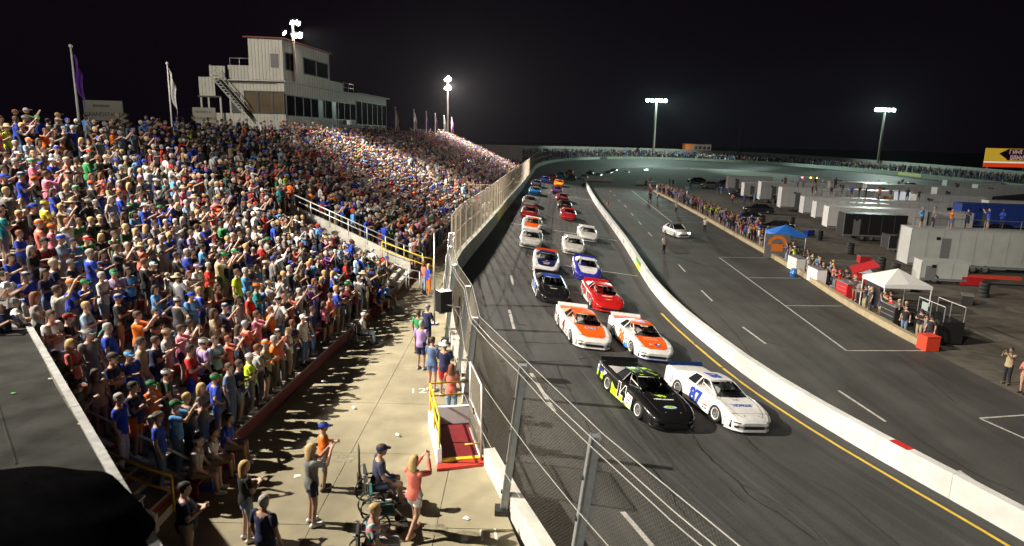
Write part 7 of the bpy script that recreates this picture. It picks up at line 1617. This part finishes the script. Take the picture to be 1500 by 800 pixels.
# crane arm light standing by the long hauler
cr_ = thing('awning_frame', 'pale folding frame arm leaning out from the numbered hauler', 'frame', gz(1425, 400), A0)
for a, b, r_ in (((0, 0, 0), (1.0, 0, 2.6), .10), ((1.0, 0, 2.6), (2.2, 0, 3.6), .10), ((1.0, 0, 2.6), (-4, 0, 1.9), .04), ((1.2, 0, 2.9), (-5, 0, 1.5), .04)): MB().tube([a, b], r_, 6).build('arm', MATS['hauler_white'], cr_)
for z_ in (1.3, .9, .45): MB().prism([(-5.2, 0), (-4.6, -.35), (2.5, -.35), (2.5, .35), (-4.6, .35)], z_, z_+.12).build('ramp_rail', MATS['hauler_trim'], cr_)

# more of the paddock: pickups, saloons, stacked tyres, crates
for k, ((px, py), rz, col, lab) in enumerate((((1150, 286), 172, (.3, .3, .3), 'grey car parked between the first and second haulers'), ((1210, 283), 175, (.02, .02, .02), 'black car parked behind the haulers under the right floodlight'), ((1295, 283), 178, (.25, .02, .02), 'dark red car parked beside the low pale hauler'), ((1340, 290), 176, (.35, .36, .37), 'silver car parked left of the motorhome'), ((1392, 318), 170, (.02, .03, .06), 'navy car parked in front of the motorhome'), ((1475, 292), 178, (.3, .3, .28), 'pale car parked at the back right edge of the paddock'),
        ((1170, 300), 168, (.015, .015, .015), 'black car parked among the tall haulers'), ((1290, 330), 172, (.02, .03, .03), 'dark car parked between the grey white haulers'), ((1460, 345), 175, (.01, .01, .01), 'black car parked under the blue hauler'), ((1120, 275), 180, (.3, .32, .32), 'grey car parked near the turn side of the paddock'), ((1225, 272), 182, (.4, .4, .4), 'white car parked closest to the back straight'), ((1330, 276), 180, (.03, .03, .03), 'black car parked by the back straight grass'))):
    g_ = gz(px, py); road_car((g_[0], g_[1], .01), R(rz), col, lab, scale=1.05)
for k, (px, py, L_, H_, lab) in enumerate(((1165, 283, 9, 3.3, 'pale hauler tucked behind the tall ones at the far side'), (1215, 288, 12, 3.2, 'pale hauler with a dark door behind the flat-roofed one'), (1340, 312, 11, 3.1, 'off-white hauler just left of the blue one'), (1385, 284, 12, 3.2, 'pale hauler behind the motorhome near the back straight'), (1445, 322, 12, 3.0, 'grey hauler seen above the blue one at the right edge'))):
    trailer(gz(px, py), R(-5-k), L_, 2.5, H_, lab, wheels=2)
for k, (px, py, wh) in enumerate(((1245, 372, 'beside the low black trailer'), (1200, 352, 'below the rounded white trailer'), (1310, 405, 'in front of the long white hauler'), (1160, 330, 'near the tallest hauler'), (1290, 395, 'left of the small white trailer'), (1440, 435, 'on open ground at the right'))):
    g_ = gz(px, py); ts = thing('tyre_stack', 'stack of black tyres '+wh, 'tyre stack', g_, 0)
    for j in range(4): put('tyre', tyre_me, ts, loc=(random.uniform(-.03, .03), random.uniform(-.03, .03), .15+.29*j)).rotation_euler = (R(90), 0, 0)
for k, (px, py, c_, wh) in enumerate(((1265, 385, (.4, .02, .02), 'red crate standing by the low black trailer'), (1185, 345, (.02, .06, .4), 'blue crate standing by the haulers'), (1330, 425, (.25, .25, .25), 'grey crate between the tent and the small trailer'), (1415, 445, (.03, .03, .03), 'black crate on open ground behind the pit cart'))):
    g_ = gz(px, py); ct = thing('crate', wh, 'crate', g_, R(20*k)); put('box', MB().box((0, 0, .35), (1.1, .7, .66)).mesh('box', MATS['car_paint']), ct, color=c_); put('lid', MB().box((0, 0, .71), (1.14, .74, .05)).mesh('lid', MATS['hauler_trim']), ct)
# ------------------------------------------------------------------ thin night haze: gives the lamps their halo
hz = MB().box((100, 250, 17.5), (560, 720, 41)).build('haze', [], None)
hm = bpy.data.materials.new('haze'); hm.use_nodes = True; N_ = hm.node_tree.nodes; N_.remove(N_['Principled BSDF']); pv = N_.new('ShaderNodeVolumePrincipled')
pv.inputs['Density'].default_value = .000026; pv.inputs['Color'].default_value = (.85, .88, 1, 1); pv.inputs['Anisotropy'].default_value = .7
hm.node_tree.links.new(pv.outputs[0], N_['Material Output'].inputs['Volume']); hz.data.materials.append(hm); stuff(hz)
